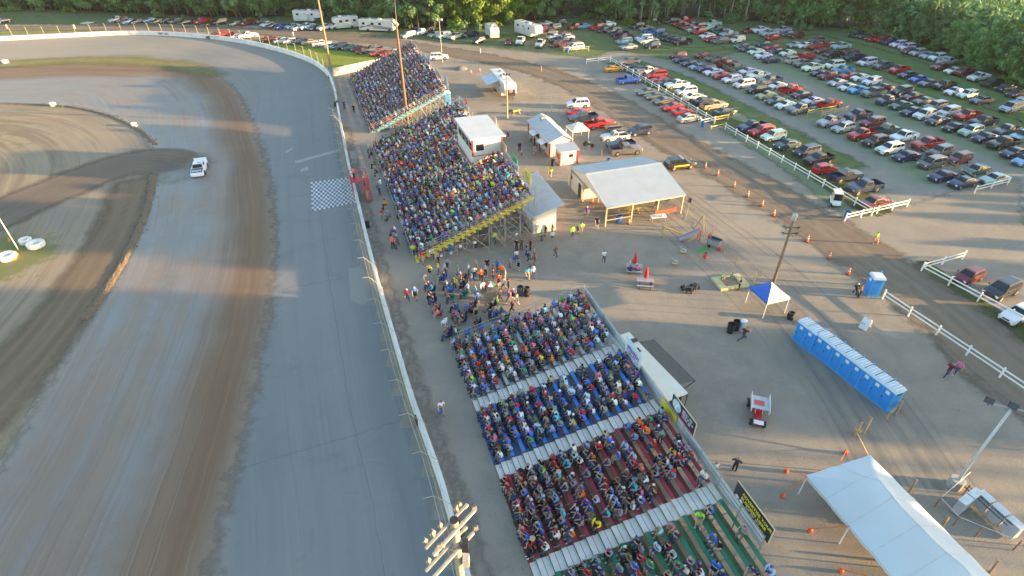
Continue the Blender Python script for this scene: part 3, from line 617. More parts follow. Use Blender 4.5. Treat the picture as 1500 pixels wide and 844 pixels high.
for x in (0,PW-.1):
    m=MB(); m.add([(x,-.1,Ze-.02),(x,half*2-1.3,Ze+.2),(x,half,Zr-.02),(x+.06,-.1,Ze-.02),(x+.06,half*2-1.3,Ze+.2),(x+.06,half,Zr-.02)],[(0,1,2),(5,4,3),(0,3,4,1),(1,4,5,2),(2,5,3,0)]); m.build('gable',WALLW,pv)
for x in (.05,PW*.33,PW*.66,PW-.15):
    for y in (.05,half*1.1,half*2-1.5): MB().box((x,y,1.42),(.16,.16,2.86)).build('post',M('pine_post',(.50,.40,.25),.75,.2,3),pv)
for y in (0.0,half*2-1.5):
    MB().bar((0,y,Ze-.12),(PW,y,Ze-.12),.1,.24).build('beam',M('pine_post',(.5,.4,.25)),pv)
MB().box((1.5,half*1.55,1.25),(2.8,half*.75,2.5)).build('storage_room',WALLW,pv); MB().box((.085,half*1.3,1.05),(.05,.9,2.0)).build('door',M('dark_door',(.06,.06,.06),.5),pv); MB().box((.085,half*1.75,1.75),(.05,.6,.5)).build('window',GLASS,pv)
m=MB(); m.bar((0,0,.9),(PW*.33,0,.9),.05,.12); m.bar((.2,0,1.5),(PW*.33,0,1.5),.03,.03); m.build('side_rail',WOOD,pv)
o_=lambda x,y,z=0:(E0.x+WV.x*x-UV.x*y,E0.y+WV.y*x-UV.y*y,z)
for x,y,l in ((5.2,2.2,'wooden picnic table under the pavilion beside its middle post'),(4.2,3.9,'wooden picnic table deep under the pavilion roof')):
    tb=thing('picnic_table',l,'table',o_(x,y),WA+.1); MB().box((0,0,.74),(1.9,.75,.05)).build('tabletop',WOOD,tb)
    for s in (-1,1): MB().box((0,s*.72,.45),(1.9,.26,.05)).build('bench',WOOD,tb)
    for s in (-1,1): MB().bar((s*.65,-.65,0),(s*.65,.2,.72),.08,.05).bar((s*.65+.06,.65,0),(s*.65+.06,-.2,.72),.08,.05).build('leg',WOOD,tb)
bn=thing('hanging_banner','orange red mesh banner strung between the pavilion front posts','banner',o_(7.0,-.35),WA); m=MB()
for i in range(10):
    z0=1.35-.25*math.sin(math.pi*i/10)+.05*i/10; z1=1.35-.25*math.sin(math.pi*(i+1)/10)+.05*(i+1)/10; m.plate((i*.33,0,z0-.55),(i*.33+.33,0,z1-.55),(i*.33+.33,0,z1),(i*.33,0,z0),.02)
m.build('mesh_cloth',M('orange_mesh',(.80,.07,.03),.7,.15,6),bn)
ft=thing('folding_table','white topped folding table standing in front of the pavilion','table',(*at(963,324)[:2],0),WA-.1); MB().box((0,0,.76),(2.1,.95,.05)).build('tabletop',WHITE,ft); MB().box((.55,-.3,.95),(.5,.35,.34)).build('carton',M('white_carton',(.72,.72,.74),.7),ft)
for a in (-.9,.9):
    for b in (-.35,.35): MB().bar((a,b,0),(a,b,.74),.05,.05).build('leg',STEEL,ft)
# shed behind the middle stand: mono-pitch roof
SB=at(816,337); SH=(.0,5.2)
sd=wthing('white_shed','white lapped shed with a single slope roof tucked behind the middle grandstand','shed',(SB.x-3.15,SB.y-.95))
W_,D_=3.1,9.5
m=MB(); m.add([(0,0,0),(W_,0,0),(W_,0,3.4),(0,0,2.5),(0,D_,0),(W_,D_,0),(W_,D_,3.4),(0,D_,2.5)],[(0,1,2,3),(5,4,7,6),(1,5,6,2),(4,0,3,7),(3,2,6,7)])
m.build('wall',WALLW,sd); m=MB()
for z in [.25*i for i in range(1,11)]: m.bar((.02,-.008,z),(W_-.02,-.008,z),.016,.02)
m.build('siding_laps',M('siding_shadow_line',(.55,.53,.48),.7),sd)
m=MB(); m.plate((-.6,-.3,2.38),(W_+.9,-.3,3.75),(W_+.9,D_+.2,3.75),(-.6,D_+.2,2.38),.07); 
for i in range(16): y=-.25+i*(D_+.4)/15; m.bar((-.6,y,2.47),(W_+.9,y,3.84),.04,.03)
m.build('roof',ROOFW,sd); m=MB(); m.box((.6,-.02,1.55),(.32,.02,.3)); m.box((.6,-.02,1.1),(.22,.02,.2)); m.build('notice',M('pale_notice',(.45,.47,.45),.6),sd)
MB().box((W_+.03,1.1,1.05),(.05,.95,2.05)).build('door',REDP,sd)
# concession stand
C0=at(805,230); cs=wthing('concession_stand','white concession stand with red corner trim and raised serving shutters','building',C0,0,WA)
L_=10.3; W_=3.6
m=MB(); m.add([(0,0,0),(W_,0,0),(W_,0,2.5),(W_*.62,0,3.3),(0,0,2.35),(0,L_,0),(W_,L_,0),(W_,L_,2.5),(W_*.62,L_,3.3),(0,L_,2.35)],[(0,1,2,3,4),(6,5,9,8,7),(1,6,7,2),(5,0,4,9)]); m.build('wall',WALLW,cs)
m=MB(); rib_roof(m,(-.35,L_+.2,2.32),(-.35,-.2,2.32),(W_*.62,-.2,3.36),(W_*.62,L_+.2,3.36),.06,18); m.build('roof',ROOFW,cs)
m=MB(); rib_roof(m,(W_+.3,-.2,2.42),(W_+.3,L_+.2,2.42),(W_*.62,L_+.2,3.36),(W_*.62,-.2,3.36),.06,18); m.build('roof',ROOFW,cs)
for x,y in ((-.02,-.02),(W_+.02,-.02),(-.02,L_+.02)): MB().box((x,y,1.15),(.22,.22,2.3)).build('corner_trim',REDP,cs)
for y in (1.4,5.4):
    MB().box((-.02,y+.6,1.55),(.06,1.9,.9)).build('serving_window',M('dim_interior',(.03,.028,.025),.8),cs); MB().plate((-.05,y-.4,2.12),(-.05,y+1.7,2.12),(-1.15,y+1.7,1.75),(-1.15,y-.4,1.75),.04).build('shutter',M('white_shutter',(.75,.77,.8),.5),cs)
MB().box((W_*.5,L_*.8,3.4),(.8,.8,.5)).build('vent_unit',STEEL,cs)
tn=thing('rubbish_bin','black rubbish bin against the red corner of the concession stand','bin',(*at(810,243)[:2],0)); MB().lathe([(.26,0),(.33,.8),(.35,.95),(.3,1.),(.28,.3),(.02,.28)],12).build('barrel',BLACK,tn)
A0=at(820,243); an=wthing('ticket_hut','small white hut with red corner boards and one window below the concession stand','hut',A0)
W_,L_=2.95,2.1
m=MB(); m.add([(0,0,0),(W_,0,0),(W_,0,2.25),(0,0,2.25),(0,L_,0),(W_,L_,0),(W_,L_,2.55),(0,L_,2.55)],[(0,1,2,3),(5,4,7,6),(1,5,6,2),(4,0,3,7)]); m.build('wall',WALLW,an)
m=MB(); rib_roof(m,(-.2,-.25,2.27),(W_+.2,-.25,2.27),(W_+.2,L_+.2,2.63),(-.2,L_+.2,2.63),.06,12); m.build('roof',ROOFW,an)
for x in (-.01,W_+.01): MB().box((x,-.01,1.12),(.17,.17,2.2)).build('corner_trim',REDP,an)
w_=MB().box((W_*.62,-.015,1.45),(.62,.05,.5)).build('window',GLASS,an); MB().box((W_*.62,-.03,1.17),(.75,.07,.07)).build('sill',WHITE,w_)
m=MB(); word_strokes(m,[6],(W_*.35,-.012,.55),(1,0,0),(0,0,1),.22,seed=9); m.build('lettering',M('faded_green_paint',(.35,.42,.38),.7),an)
MB().box((-.02,.9,1.3),(.05,1.1,.8)).build('serving_window',M('orange_counter',(.5,.16,.04),.6),an)
# press box on top of the middle stand is built with the stand
# ---- pop-up canopies
def canopy(name,label,c,w,d,h,hr,mats,rz=WA,legs=True,legm=WHITE):
    t=thing(name,label,'canopy',(c[0],c[1],0),rz); x,y=w/2,d/2; tip=(0,0,hr); cs_=[(-x,-y,h),(x,-y,h),(x,y,h),(-x,y,h)]
    for i in range(4):
        a,b=cs_[i],cs_[(i+1)%4]; mid=tuple((Vector(a)+Vector(b))/2+Vector((0,0,-.06)))
        m=MB(); va,vb,vt,vm=map(Vector,(a,b,tip,mid)); q1=(va+vt)/2+Vector((0,0,-.07)); q2=(vb+vt)/2+Vector((0,0,-.07)); q3=(vm+vt)/2+Vector((0,0,-.1))
        vs=[va,vm,vb,q1,q3,q2,vt]; dn=Vector((0,0,-.03)); m.add([*vs,*[v+dn for v in vs]],[(0,1,4,3),(1,2,5,4),(3,4,6),(4,5,6),(10,11,8,7),(11,12,9,8),(13,11,10),(13,12,11),(0,7,8,1),(1,8,9,2)])
        m.plate(va+Vector((0,0,-.25)),vb+Vector((0,0,-.25)),vb,va,.01); m.build('canopy_panel',mats[i],t,smooth=False)
    for p in cs_: MB().cyl((p[0]*.98,p[1]*.98,0),(p[0]*.96,p[1]*.96,h-.02),.035,n=6).build('leg',legm,t)
    return t
BLUEC=M('blue_canopy_cloth',(.035,.14,.50),.75,.08,2); GREYC=M('pale_canopy_cloth',(.60,.58,.57),.75,.06,2); SUNLITC=M('sunlit_canopy_cloth',(.70,.60,.50),.75,.06,2)
pc=canopy('popup_canopy','blue and white pop up canopy at the foot of the wooden light pole',(26.6,47.1),2.75,2.9,2.1,3.0,[GREYC,GREYC,BLUEC,BLUEC],WA)
canopy('popup_canopy','cream pop up canopy behind the concession stand',at(845,205),3.0,3.0,2.2,3.2,[SUNLITC,SUNLITC,GREYC,GREYC],WA)  # white cloth; sun warmth painted as cream on the two sun-facing panels
# ---- big white marquee
T0=at(1181,696,2.25); mq=thing('marquee_tent','large white marquee with scalloped eaves held by orange straps','tent',(T0.x,T0.y,0),WA)
TW,TL,zh,zr=5.75,14.0,2.25,3.9; TC=M('white_tent_fabric',(.57,.62,.65),.7,.05,.5,bump=.5,dirt=(.52,.5,.45,.5))
ny=14; nx=10; vs=[]; fs=[]
def tz(x,s):
    a=min(1,x/(TW*.5),(TW-x)/(TW*.5)); e=min(1,s/(TW*.5)); z=zh+(zr-zh)*min(a,e)
    pk=max(0,1-math.hypot(x-TW*.5,s-TW*.5)/2.2)**2*.35+max(0,1-math.hypot(x-TW*.5,s-TW*.5-6.2)/2.2)**2*.35
    return z+pk-.10*math.sin(math.pi*min(a,e))-(.07*math.sin(math.pi*((s/2.05)%1)) if a<.05 else 0)-(.07*math.sin(math.pi*((x/1.92)%1)) if e<.05 else 0)
NX,NY=24,56
for j in range(NY+1):
    for i in range(NX+1): x=TW*i/NX; s=TL*j/NY; vs.append((x,-s,tz(x,s)))
fs=[(j*(NX+1)+i,j*(NX+1)+i+1,(j+1)*(NX+1)+i+1,(j+1)*(NX+1)+i) for j in range(NY) for i in range(NX)]
m=MB().add(vs,fs); o=m.build('tent_roof',TC,mq,smooth=False); sm=o.modifiers.new('thick','SOLIDIFY'); sm.thickness=.02
m=MB()
for k in range(1,7):
    for i in range(NX): x0_,x1_=TW*i/NX,TW*(i+1)/NX; s_0=TL*k*8/NY; m.bar((x0_,-s_0,tz(x0_,s_0)+.004),(x1_,-s_0,tz(x1_,s_0)+.004),.05,.012)
for j in range(NY): m.bar((TW/2,-TL*j/NY,tz(TW/2,TL*j/NY)+.006),(TW/2,-TL*(j+1)/NY,tz(TW/2,TL*(j+1)/NY)+.006),.07,.014)
m.build('tent_seams',M('tent_seam',(.55,.55,.53),.7),mq)
for side in (0,1):
    m=MB()
    for j in range(NY):
        x=0 if side==0 else TW; s0,s1=TL*j/NY,TL*(j+1)/NY
        dz=lambda s:-.22-.06*abs(math.sin(s*5.)); m.add([(x,-s0,tz(x,s0)),(x,-s1,tz(x,s1)),(x,-s1,tz(x,s1)+dz(s1)),(x,-s0,tz(x,s0)+dz(s0))],[(0,1,2,3)])
    m.build('valance',TC,mq)
m=MB()
for i in range(NX): x0,x1=TW*i/NX,TW*(i+1)/NX; m.add([(x0,0,tz(x0,0)),(x1,0,tz(x1,0)),(x1,0,tz(x1,0)-.24),(x0,0,tz(x0,0)-.24)],[(0,1,2,3)])
m.build('valance',TC,mq)
for s in (.05,4.1,8.2,12.3):
    for x in (.06,TW-.06): MB().cyl((x,-s,0),(x,-s,zh-.02),.045,n=6).build('pole',WHITE,mq)
for s in (TW*.5,TW*.5+6.2): MB().cyl((TW*.5,-s,0),(TW*.5,-s,zr-.1),.05,n=6).build('pole',WHITE,mq)
STRAP=M('orange_strap',(.75,.16,.05),.7,.1,3)
for (px,py),(x,s),l in (((1151,692),(0,.05),'orange bucket holding the left corner strap of the marquee, farther of the corner pair'),((1238,664),(TW*.5,.0),'orange bucket beyond the marquee front edge'),((1146,728),(0,.1),'orange bucket holding the left corner strap of the marquee, nearer of the corner pair'),((1186,779),(0,4.1),'orange bucket on the second strap along the marquee side'),((1231,838),(0,8.2),'orange bucket on the third strap along the marquee side')):
    p=at(px,py); bk=thing('anchor_bucket',l,'bucket',(p.x,p.y,0),0,'orange anchor buckets of the marquee'); MB().lathe([(.13,0),(.16,.22),(.08,.36),(.04,.42),(.01,.42)],10).build('cone_cover',ORANGE,bk)
    inv=Matrix.Rotation(-WA,3,'Z')@Vector((p.x-T0.x,p.y-T0.y,0)); MB().bar((inv.x,inv.y,.35),(x,-s,tz(x,s)-.05),.06,.02).build('strap',STRAP,mq)
# ================================================================= VEHICLES (nose toward local +x, origin on the ground)
TAIL=M('tail_lamp_red',(.35,.01,.01),.25,.1,3); HEAD=M('headlamp_clear',(.62,.64,.66),.12,.1,3); RIM=M('alloy_rim',(.42,.43,.44),.35,.1,6,metal=.7)
TRIM=M('black_trim',(.03,.03,.032),.6,.2,3)
def station(x,w,zb,zt,t=.93): zm=zb+(zt-zb)*.55; return [(x,-w*.96,zb),(x,w*.96,zb),(x,w,zm),(x,w*t,zt),(x,-w*t,zt),(x,-w,zm)]
def wheel(t,x,y,r,wd=.22):
    s=1 if y>0 else -1; w=MB().lathe([(r*.72,-wd/2),(r*.96,-wd/2),(r,-wd*.3),(r,wd*.3),(r*.96,wd/2),(r*.72,wd/2)],14).xf(Matrix.Rotation(R(90),4,'X')).build('wheel',BLACK,t,smooth=False); w.location=(x,y-s*wd*.42,r)
    MB().lathe([(.02,-.012),(r*.62,-.012),(r*.66,.0),(r*.5,.02),(.02,.012)],10).xf(Matrix.Rotation(R(90),4,'X')).build('rim',RIM,w).location=(0,s*(wd*.5-.01),0)
def car_proto(kind):
    S=dict(sedan=dict(L=4.75,W=1.82,hood=.92,belt=.98,roof=1.43,ws=(.95,.25),rw=(-1.62,-.95),nose=2.37,dk=.98,r=.32,gc=.22,wb=(1.42,-1.38)),
     hatchback=dict(L=4.15,W=1.76,hood=.93,belt=1.0,roof=1.5,ws=(.95,.3),rw=(-1.98,-1.62),nose=2.05,dk=1.0,r=.31,gc=.22,wb=(1.28,-1.28)),
     suv=dict(L=4.7,W=1.9,hood=1.05,belt=1.12,roof=1.74,ws=(.95,.42),rw=(-2.28,-1.98),nose=2.35,dk=1.12,r=.37,gc=.3,wb=(1.42,-1.4)),
     minivan=dict(L=5.0,W=1.95,hood=1.03,belt=1.08,roof=1.76,ws=(1.5,.62),rw=(-2.42,-2.15),nose=2.5,dk=1.08,r=.34,gc=.24,wb=(1.55,-1.5)),
     pickup=dict(L=5.6,W=1.95,hood=1.12,belt=1.2,roof=1.84,ws=(.98,.42),rw=(-.92,-.72),nose=2.75,dk=1.2,r=.39,gc=.36,wb=(1.75,-1.75)),
     oldpickup=dict(L=5.2,W=1.9,hood=1.08,belt=1.14,roof=1.76,ws=(.75,.3),rw=(-.55,-.42),nose=2.5,dk=1.14,r=.37,gc=.32,wb=(1.6,-1.65)))[kind]
    nm={'oldpickup':'pickup_truck','pickup':'pickup_truck'}.get(kind,kind); t=bpy.data.objects.new(nm,None); COL.objects.link(t)
    L,W=S['L'],S['W']; w=W/2; n=S['nose']; b=n-L; pk='pickup' in kind; zb=S['gc']
    m=MB()
    # lower hull
    if not pk:
        st=[station(b,w*.82,zb+.12,S['dk']-.12),station(b+.12,w*.94,zb,S['dk']-.02),station(b+.6,w,zb-.03,S['dk']),station(S['ws'][0]+.05,w,zb-.03,S['belt']),station(n-.75,w*.985,zb-.02,S['hood']-.02),station(n-.25,w*.9,zb,S['hood']-.14),station(n,w*.72,zb+.1,S['hood']-.3)]
    else:
        st=[station(S['rw'][0]-.04,w*.97,zb,S['belt'],.96),station(S['ws'][0]+.05,w,zb,S['belt'],.95),station(n-.6,w*.985,zb,S['hood']),station(n-.15,w*.93,zb+.02,S['hood']-.08),station(n,w*.85,zb+.1,S['hood']-.22)]
    m.loft(st)
    # cabin shell
    a0,a1=S['ws']; c0,c1=S['rw']; zt=S['roof']; zbelt=S['belt']-.02; wb_=w*.93; wt=w*.74
    nose_in=[(a0,-wb_*.96,zbelt),(a0,wb_*.96,zbelt)]
    bot=[(a0,-wb_*.95,zbelt),(a0,wb_*.95,zbelt),(c0,wb_*.95,zbelt),(c0,-wb_*.95,zbelt)]
    top=[(a1,-wt*.96,zt-.03),(a1,wt*.96,zt-.03),(c1,wt*.96,zt-.05),(c1,-wt*.96,zt-.05)]
    top2=[(a1-.25,-wt*.86,zt),(a1-.25,wt*.86,zt),(c1+.2,wt*.86,zt-.01),(c1+.2,-wt*.86,zt-.01)]
    m.loft([bot,top,top2])
    if pk:   # load bed: floor, two sides and tailgate
        x1=S['rw'][0]-.08; zs=S['belt']-.02
        for s in (-1,1): m.box(((b+x1)/2,s*(w-.05),(zb+zs)/2),(x1-b,.1,zs-zb))
        m.box((b+.04,0,(zb+.1+zs)/2),(.08,2*w-.2,zs-zb-.1)); m.box(((b+x1)/2+.04,0,.72),(x1-b-.12,2*w-.2,.06))
    body=m.build('body',CARP,t); body['paint']=1
    bv=bmesh.new(); bv.from_mesh(body.data); bmesh.ops.remove_doubles(bv,verts=bv.verts,dist=.002); es=[e for e in bv.edges if len(e.link_faces)==2 and e.calc_face_angle(0)>.35]
    bmesh.ops.bevel(bv,geom=es,offset=.035,segments=2,affect='EDGES',clamp_overlap=True); bv.to_mesh(body.data); bv.free()
    if pk: MB().box(((b+S['rw'][0])/2,0,.78),(S['rw'][0]-b-.25,2*w-.24,.03)).build('bed_liner',BLACKP,t)
    # glass panels set just proud of the shell
    def pane(nm,q,inset=.08):
        q=[Vector(p) for p in q]; c=sum(q,Vector())/4; q=[p.lerp(c,inset) for p in q]; nn=(q[1]-q[0]).cross(q[3]-q[0]).normalized()
        if nn.dot(c-Vector((0,0,1.)))<0: nn=-nn
        q=[p+nn*.012 for p in q]; MB().add([*q,*[p-nn*.03 for p in q]],[(0,1,2,3),(7,6,5,4),(0,4,5,1),(1,5,6,2),(2,6,7,3),(3,7,4,0)]).build(nm,GLASS,t)
    pane('windshield',[bot[0],bot[1],top[1],top[0]]); pane('rear_window',[bot[3],bot[2],top[2],top[3]],.12)
    for s in (-1,1):
        def P(f,zf):  # point on cabin side
            bx=a0+(c0-a0)*f; tx=a1+(c1-a1)*f; y0,y1=wb_*.95*s,wt*.96*s
            return Vector((bx+(tx-bx)*zf,y0+(y1-y0)*zf,zbelt+(zt-.04-zbelt)*zf))
        divs={'sedan':[.06,.46,.93],'hatchback':[.06,.44,.72,.97],'suv':[.06,.38,.68,.97],'minivan':[.05,.34,.66,.97],'pickup':[.07,.5,.95],'oldpickup':[.08,.92]}[kind]
        for f0,f1 in zip(divs[:-1],divs[1:]): pane('side_window',[P(f0+.012,.12),P(f1-.012,.12),P(f1-.012,.86),P(f0+.012,.86)],.0)
    for x in S['wb']:
        for s in (-1,1): 
            wheel(t,x,s*(w+.012),S['r'])
    for x in S['wb']:
        for s in (-1,1): MB().cyl((x,s*(w*.9),S['r']+.02),(x,s*(w+.004),S['r']+.02),S['r']*1.16,n=14).build('wheel_arch',TRIM,t)
    zh=S['hood']-.24
    for s in (-1,1):
        MB().box((n-.17,s*w*.70,zh),(.16,.36,.15),rz=-s*.5).build('headlight',HEAD,t); MB().box((b+.05,s*w*.78,S['dk']-.22),(.12,.22,.2),rz=s*.15).build('tail_light',TAIL,t)
    MB().box((n-.03,0,zb+.2),(.09,w*1.2,.16)).box((n-.05,0,zh-.06),(.1,w*.75,.14)).build('grille',TRIM,t)
    for s in (-1,1): MB().box((a0-.12,s*(w+.08),zbelt+.08),(.12,.16,.13)).build('mirror',TRIM,t)
    t['category']='vehicle'; return t
PROTO={k:car_proto(k) for k in ('sedan','hatchback','suv','minivan','pickup','oldpickup')}
TYPE={'s':('sedan','sedan'),'h':('hatchback','hatchback'),'v':('suv','SUV'),'m':('minivan','minivan'),'p':('pickup','pickup truck'),'o':('oldpickup','pickup truck')}
CAT={'s':'car','h':'car','v':'suv','m':'minivan','p':'pickup truck','o':'pickup truck'}
CCOL={'W':('white',(.72,.73,.74)),'S':('silver',(.42,.44,.46)),'G':('grey',(.12,.13,.14)),'B':('black',(.014,.015,.018)),'N':('navy',(.018,.028,.075)),'L':('light blue',(.16,.33,.50)),'U':('bright blue',(.02,.08,.42)),'R':('red',(.46,.012,.018)),'M':('maroon',(.16,.015,.025)),'T':('tan',(.38,.32,.24)),'E':('dark green',(.03,.085,.085)),'Y':('yellow orange',(.62,.25,.02)),'K':('sky blue',(.06,.30,.60)),'P':('faded red',(.30,.05,.045))}
ORD=['first','second','third','fourth','fifth','sixth','seventh','eighth','ninth','tenth','eleventh','twelfth','thirteenth','fourteenth','fifteenth','sixteenth','seventeenth','eighteenth','nineteenth','twentieth']
ORD+=['twenty-'+o for o in ORD[:9]]+['thirtieth']+['thirty-'+o for o in ORD[:9]]+['fortieth']
NCARS=0
def cars(where, spec, face=180+17.4, jit=5, group=None, z=.7, end='far'):
    """spec 'x,y,colour type[f]' ...; every car a copy of its proto, labelled by its colour, kind and neighbours"""
    global NCARS
    items=[]
    for tok in spec.split():
        x,y,k=tok.split(','); items.append((float(x),float(y),k[0],k[1],'f' in k[2:],'o' in k[2:]))
    r=random.Random(where)
    nmz=lambda k:CCOL[k[2]][0]+' '+{'v':'SUV','p':'pickup','m':'minivan','s':'sedan','h':'hatchback','o':'pickup'}[k[3]]
    for i,k in enumerate(items):
        p=at(k[0],k[1],z); a=face+(180 if k[4] else 0)+r.uniform(-jit,jit)
        row,end_=where.split('|'); lab=f"{nmz(k)}, {ORD[i]} from {end_} in {row}"
        nb=[items[j] for j in (i-1,i+1) if 0<=j<len(items)]
        if nb and len(lab.split())+len(nmz(nb[0]).split())<16: lab+=f", beside {nmz(nb[0])}"
        j_=lambda v:max(0,min(1,v*r.uniform(.85,1.15)))
        c=tuple(j_(v) for v in CCOL[k[2]][1]); s=r.uniform(.90,.985)
        o=dup(PROTO[TYPE[k[3]][0]],(p.x,p.y,.012),R(a),lab,CAT[k[3]],group or 'cars parked around the speedway',c,s); NCARS+=1
# far row along the trees, left to right
cars('the far roadside row|the left','4,30,Ns 172,29,Sp 180,29,Ms 189,31,Ls 201,31,Ns 219,29,Ls 231,31,Ns 242,30,Ns 257,30,Gs 271,32,Bs 296,31,Rp 309,34,Bs 322,32,Bv 344,34,Gs 362,33,Mp 383,30,Gs 391,35,Ws 400,37,Ns 412,38,Us',235,8)
cars('the row below the camper|the left','428,38,Ss 437,40,Ws 449,39,Wp 461,40,Ns 476,40,Wp',235,6)
cars('the row above the lawn|the left','313,52,Ms 328,51,Rp 346,53,Ss 363,52,Wp 392,57,Ms 413,59,Ss 425,60,Wh 437,60,Ns 453,61,Ts 472,64,Wpf 488,67,Ls 499,68,Nv 513,69,Es 526,71,Ms 534,74,Ms 545,73,Gp 554,77,Rs 568,78,Rs 577,76,Ws',205,8)
cars('the line behind the far stand|the left','598,51,Sm 607,44,Ns 618,47,Wpf 628,45,Bv 637,50,Ss 650,52,Wv 667,53,Sp 688,50,Np 701,59,Nh',228,10)
cars('the line between the trailers|the left','745,61,Mh 762,60,Wp 791,64,Sp',262,6)
cars('the cluster beside the camper|the top','799,34,Ss 820,34,Bv 811,40,Tv 797,43,Mp 805,47,Gs 812,53,Ws 824,50,Ms 817,58,Bs 829,54,Ws 827,60,Gp 838,62,Gs 816,65,Ms 842,69,Wm',200,8)
cars('the short row under the bushes|the left','843,39,Mp 855,38,Ls 876,40,Rp 889,36,Wp',205,6)
cars('the leftmost grass column|the trees','885,44,Nv 899,45,Gv 906,49,Np 913,55,Mp 914,60,Lm 921,68,Ss 943,56,Wm 949,60,Wp 955,66,Nv',200,5)
cars('the next grass column|the trees','933,38,Bv 956,32,Bp 947,41,Ts 953,45,Us 962,47,Uv 971,51,Es 979,55,Ns 987,57,Ns 998,61,Bp',200,4)
cars('the trunks block front line|the trees','983,31,Bv 995,34,Rs 1003,37,Bs 1011,40,Rs 1016,43,Ss 1024,46,Rv 1036,52,Ws 1043,57,Rs 1054,60,Gv',200,4)
cars('the trunks block back line|the trees','1002,30,Rp 1013,35,Ns 1023,38,Mv 1043,35,Sp 1037,40,Ws 1051,42,Gs 1058,47,Ev 1067,50,Sp 1075,54,Ms 1080,58,Wv',200,4)
cars('the short rows against the trunks|the left','1098,44,Ms 1113,44,Wp 1126,49,Sp 1132,54,Rs 1146,44,Sp 1154,49,Gs 1167,52,Mv',200,4)
cars('the upper lot front line|the trees','1088,67,Gs 1096,71,Ns 1108,75,Ws 1118,81,Ws 1130,87,Nsf 1163,88,Svf 1177,93,Gp 1190,99,Wp 1200,106,Ns 1212,111,Mv 1227,120,Ss 1243,127,Ws 1258,131,Ks 1279,136,Gp 1300,147,Np 1320,154,Es 1336,163,Ns 1354,168,Wv 1374,176,Ns 1398,186,Bs 1422,192,Sv 1444,201,Ns 1469,210,Bp 1486,223,Ns 1502,234,Ls',200,4)
cars('the upper lot back line|the trees','1119,64,Es 1132,69,Rs 1137,74,Ns 1154,77,Ws 1181,82,Rpf 1204,89,Gs 1222,95,Wm 1234,103,Kp 1244,110,Rs 1261,113,Ws 1277,119,Wv 1295,128,Ms 1321,133,Nv 1337,141,Ms 1354,147,Gs 1371,155,Tm 1390,163,Wm 1417,169,Rp 1440,178,Np 1474,191,Gp 1498,200,Lp',200,4)
cars('the last but one row|the trees','1165,65,Ss 1179,66,Ws 1198,68,Rp 1196,59,Gv 1214,64,Ms 1206,74,Ms 1220,80,Bp 1231,68,Sp 1246,76,Ms 1251,84,Np 1270,91,Wm 1293,96,Gp 1317,102,Rp 1330,109,Ns 1346,115,Us 1360,121,Gs 1383,125,Bp 1398,133,Ws 1417,138,Wv 1438,146,Gs 1481,157,Sm',200,4)
cars('the forest edge row|the far end','1254,50,Nv 1266,52,Gs 1279,56,Rs 1293,58,Rv 1305,61,Np 1316,65,Wv 1328,69,Wv 1333,74,Ms 1344,77,Sv 1360,81,Ss 1373,84,Wv 1388,90,Spf 1378,97,Ms 1397,103,Ws 1412,105,Mp 1433,113,Wp 1453,121,Bp 1473,128,Ns 1489,136,Ns 1506,143,Ss',200,4)
cars('the row inside the long fence|the far end','921,90,Tp 931,97,Bs 937,101,Es 951,104,Wpf 961,110,Rm 967,116,Rs 975,121,Ns 991,124,Wp 1005,133,Wm 1018,141,Wsf 1031,147,Nsf 1046,154,Tpf 1062,163,Esf',198,4)
cars('the yard side fence row|the far end','899,100,Ysf 921,117,Upf 948,134,Gs 960,140,Gs 972,147,Gs 986,156,Rs 1001,163,Rsf 1010,172,Ssf',196,4)
cars('the near fence row|the far end','1101,186,Np 1116,192,Rv 1133,199,Wv 1153,211,Es 1182,221,Nm 1199,233,Bp 1209,246,Rhf 1239,257,Npf 1265,274,Np 1284,295,Msf',199,4)
cars('the middle block front line|the far end','993,81,Mv 1000,87,Ns 1011,92,Ns 1022,97,Ls 1034,101,Nv 1045,105,Ws 1058,110,Rs 1072,116,Wv 1090,123,Wm 1108,131,Bv 1123,139,Ts 1137,147,Es 1151,153,Ws 1172,160,Gp',200,4)
cars('the middle block back line|the far end','1030,80,Ms 1046,85,Es 1057,87,Ms 1065,93,Mpf 1077,99,Gpf 1096,104,Ws 1110,111,Wp 1127,118,Gp 1139,125,Ws 1160,131,Rpf 1174,138,Ns 1191,147,Ws 1216,152,Rpf',200,4)
cars('the near block front line|the far end','1216,178,Sp 1235,187,Sv 1262,197,Rp 1282,207,Bv 1303,218,Wv 1328,228,Ns 1365,238,Gm 1381,257,Ns 1411,266,Ns',200,4)
cars('the near block back line|the far end','1256,169,Np 1278,180,Mv 1299,190,Epf 1323,200,Wp 1358,211,Rp 1377,222,Gv 1405,232,Mv 1430,248,Es 1457,261,Ss',200,4)
cars('the right edge lot|the far end','1420,403,Mh 1467,424,Bv 1494,458,Ws 1545,482,Ts',206,4)
cars('the yard cars by the concession|the far end','846,152,Wv 847,163,Rsf 853,172,Np 879,181,Rpf 900,200,Wo 908,211,No 917,219,Gpf 937,191,Nv 643,83,Wvf',194,6)
pcar=tag(dup(PROTO['suv'],(*at(996,240,.7)[:2],.012),R(14),None,'car',None,(.02,.022,.025)),'black patrol SUV with a yellow side stripe parked behind the pavilion','patrol car')
m=MB()
for s in (-1,1): m.box((-.2,s*.962,.78),(2.6,.012,.22))
m.build('side_stripe',YELP,pcar); MB().box((.0,0,1.78),(.3,1.1,.1)).build('light_bar',M('blue_beacon',(.35,.4,.5),.2),pcar)
for k in PROTO.values():
    pass
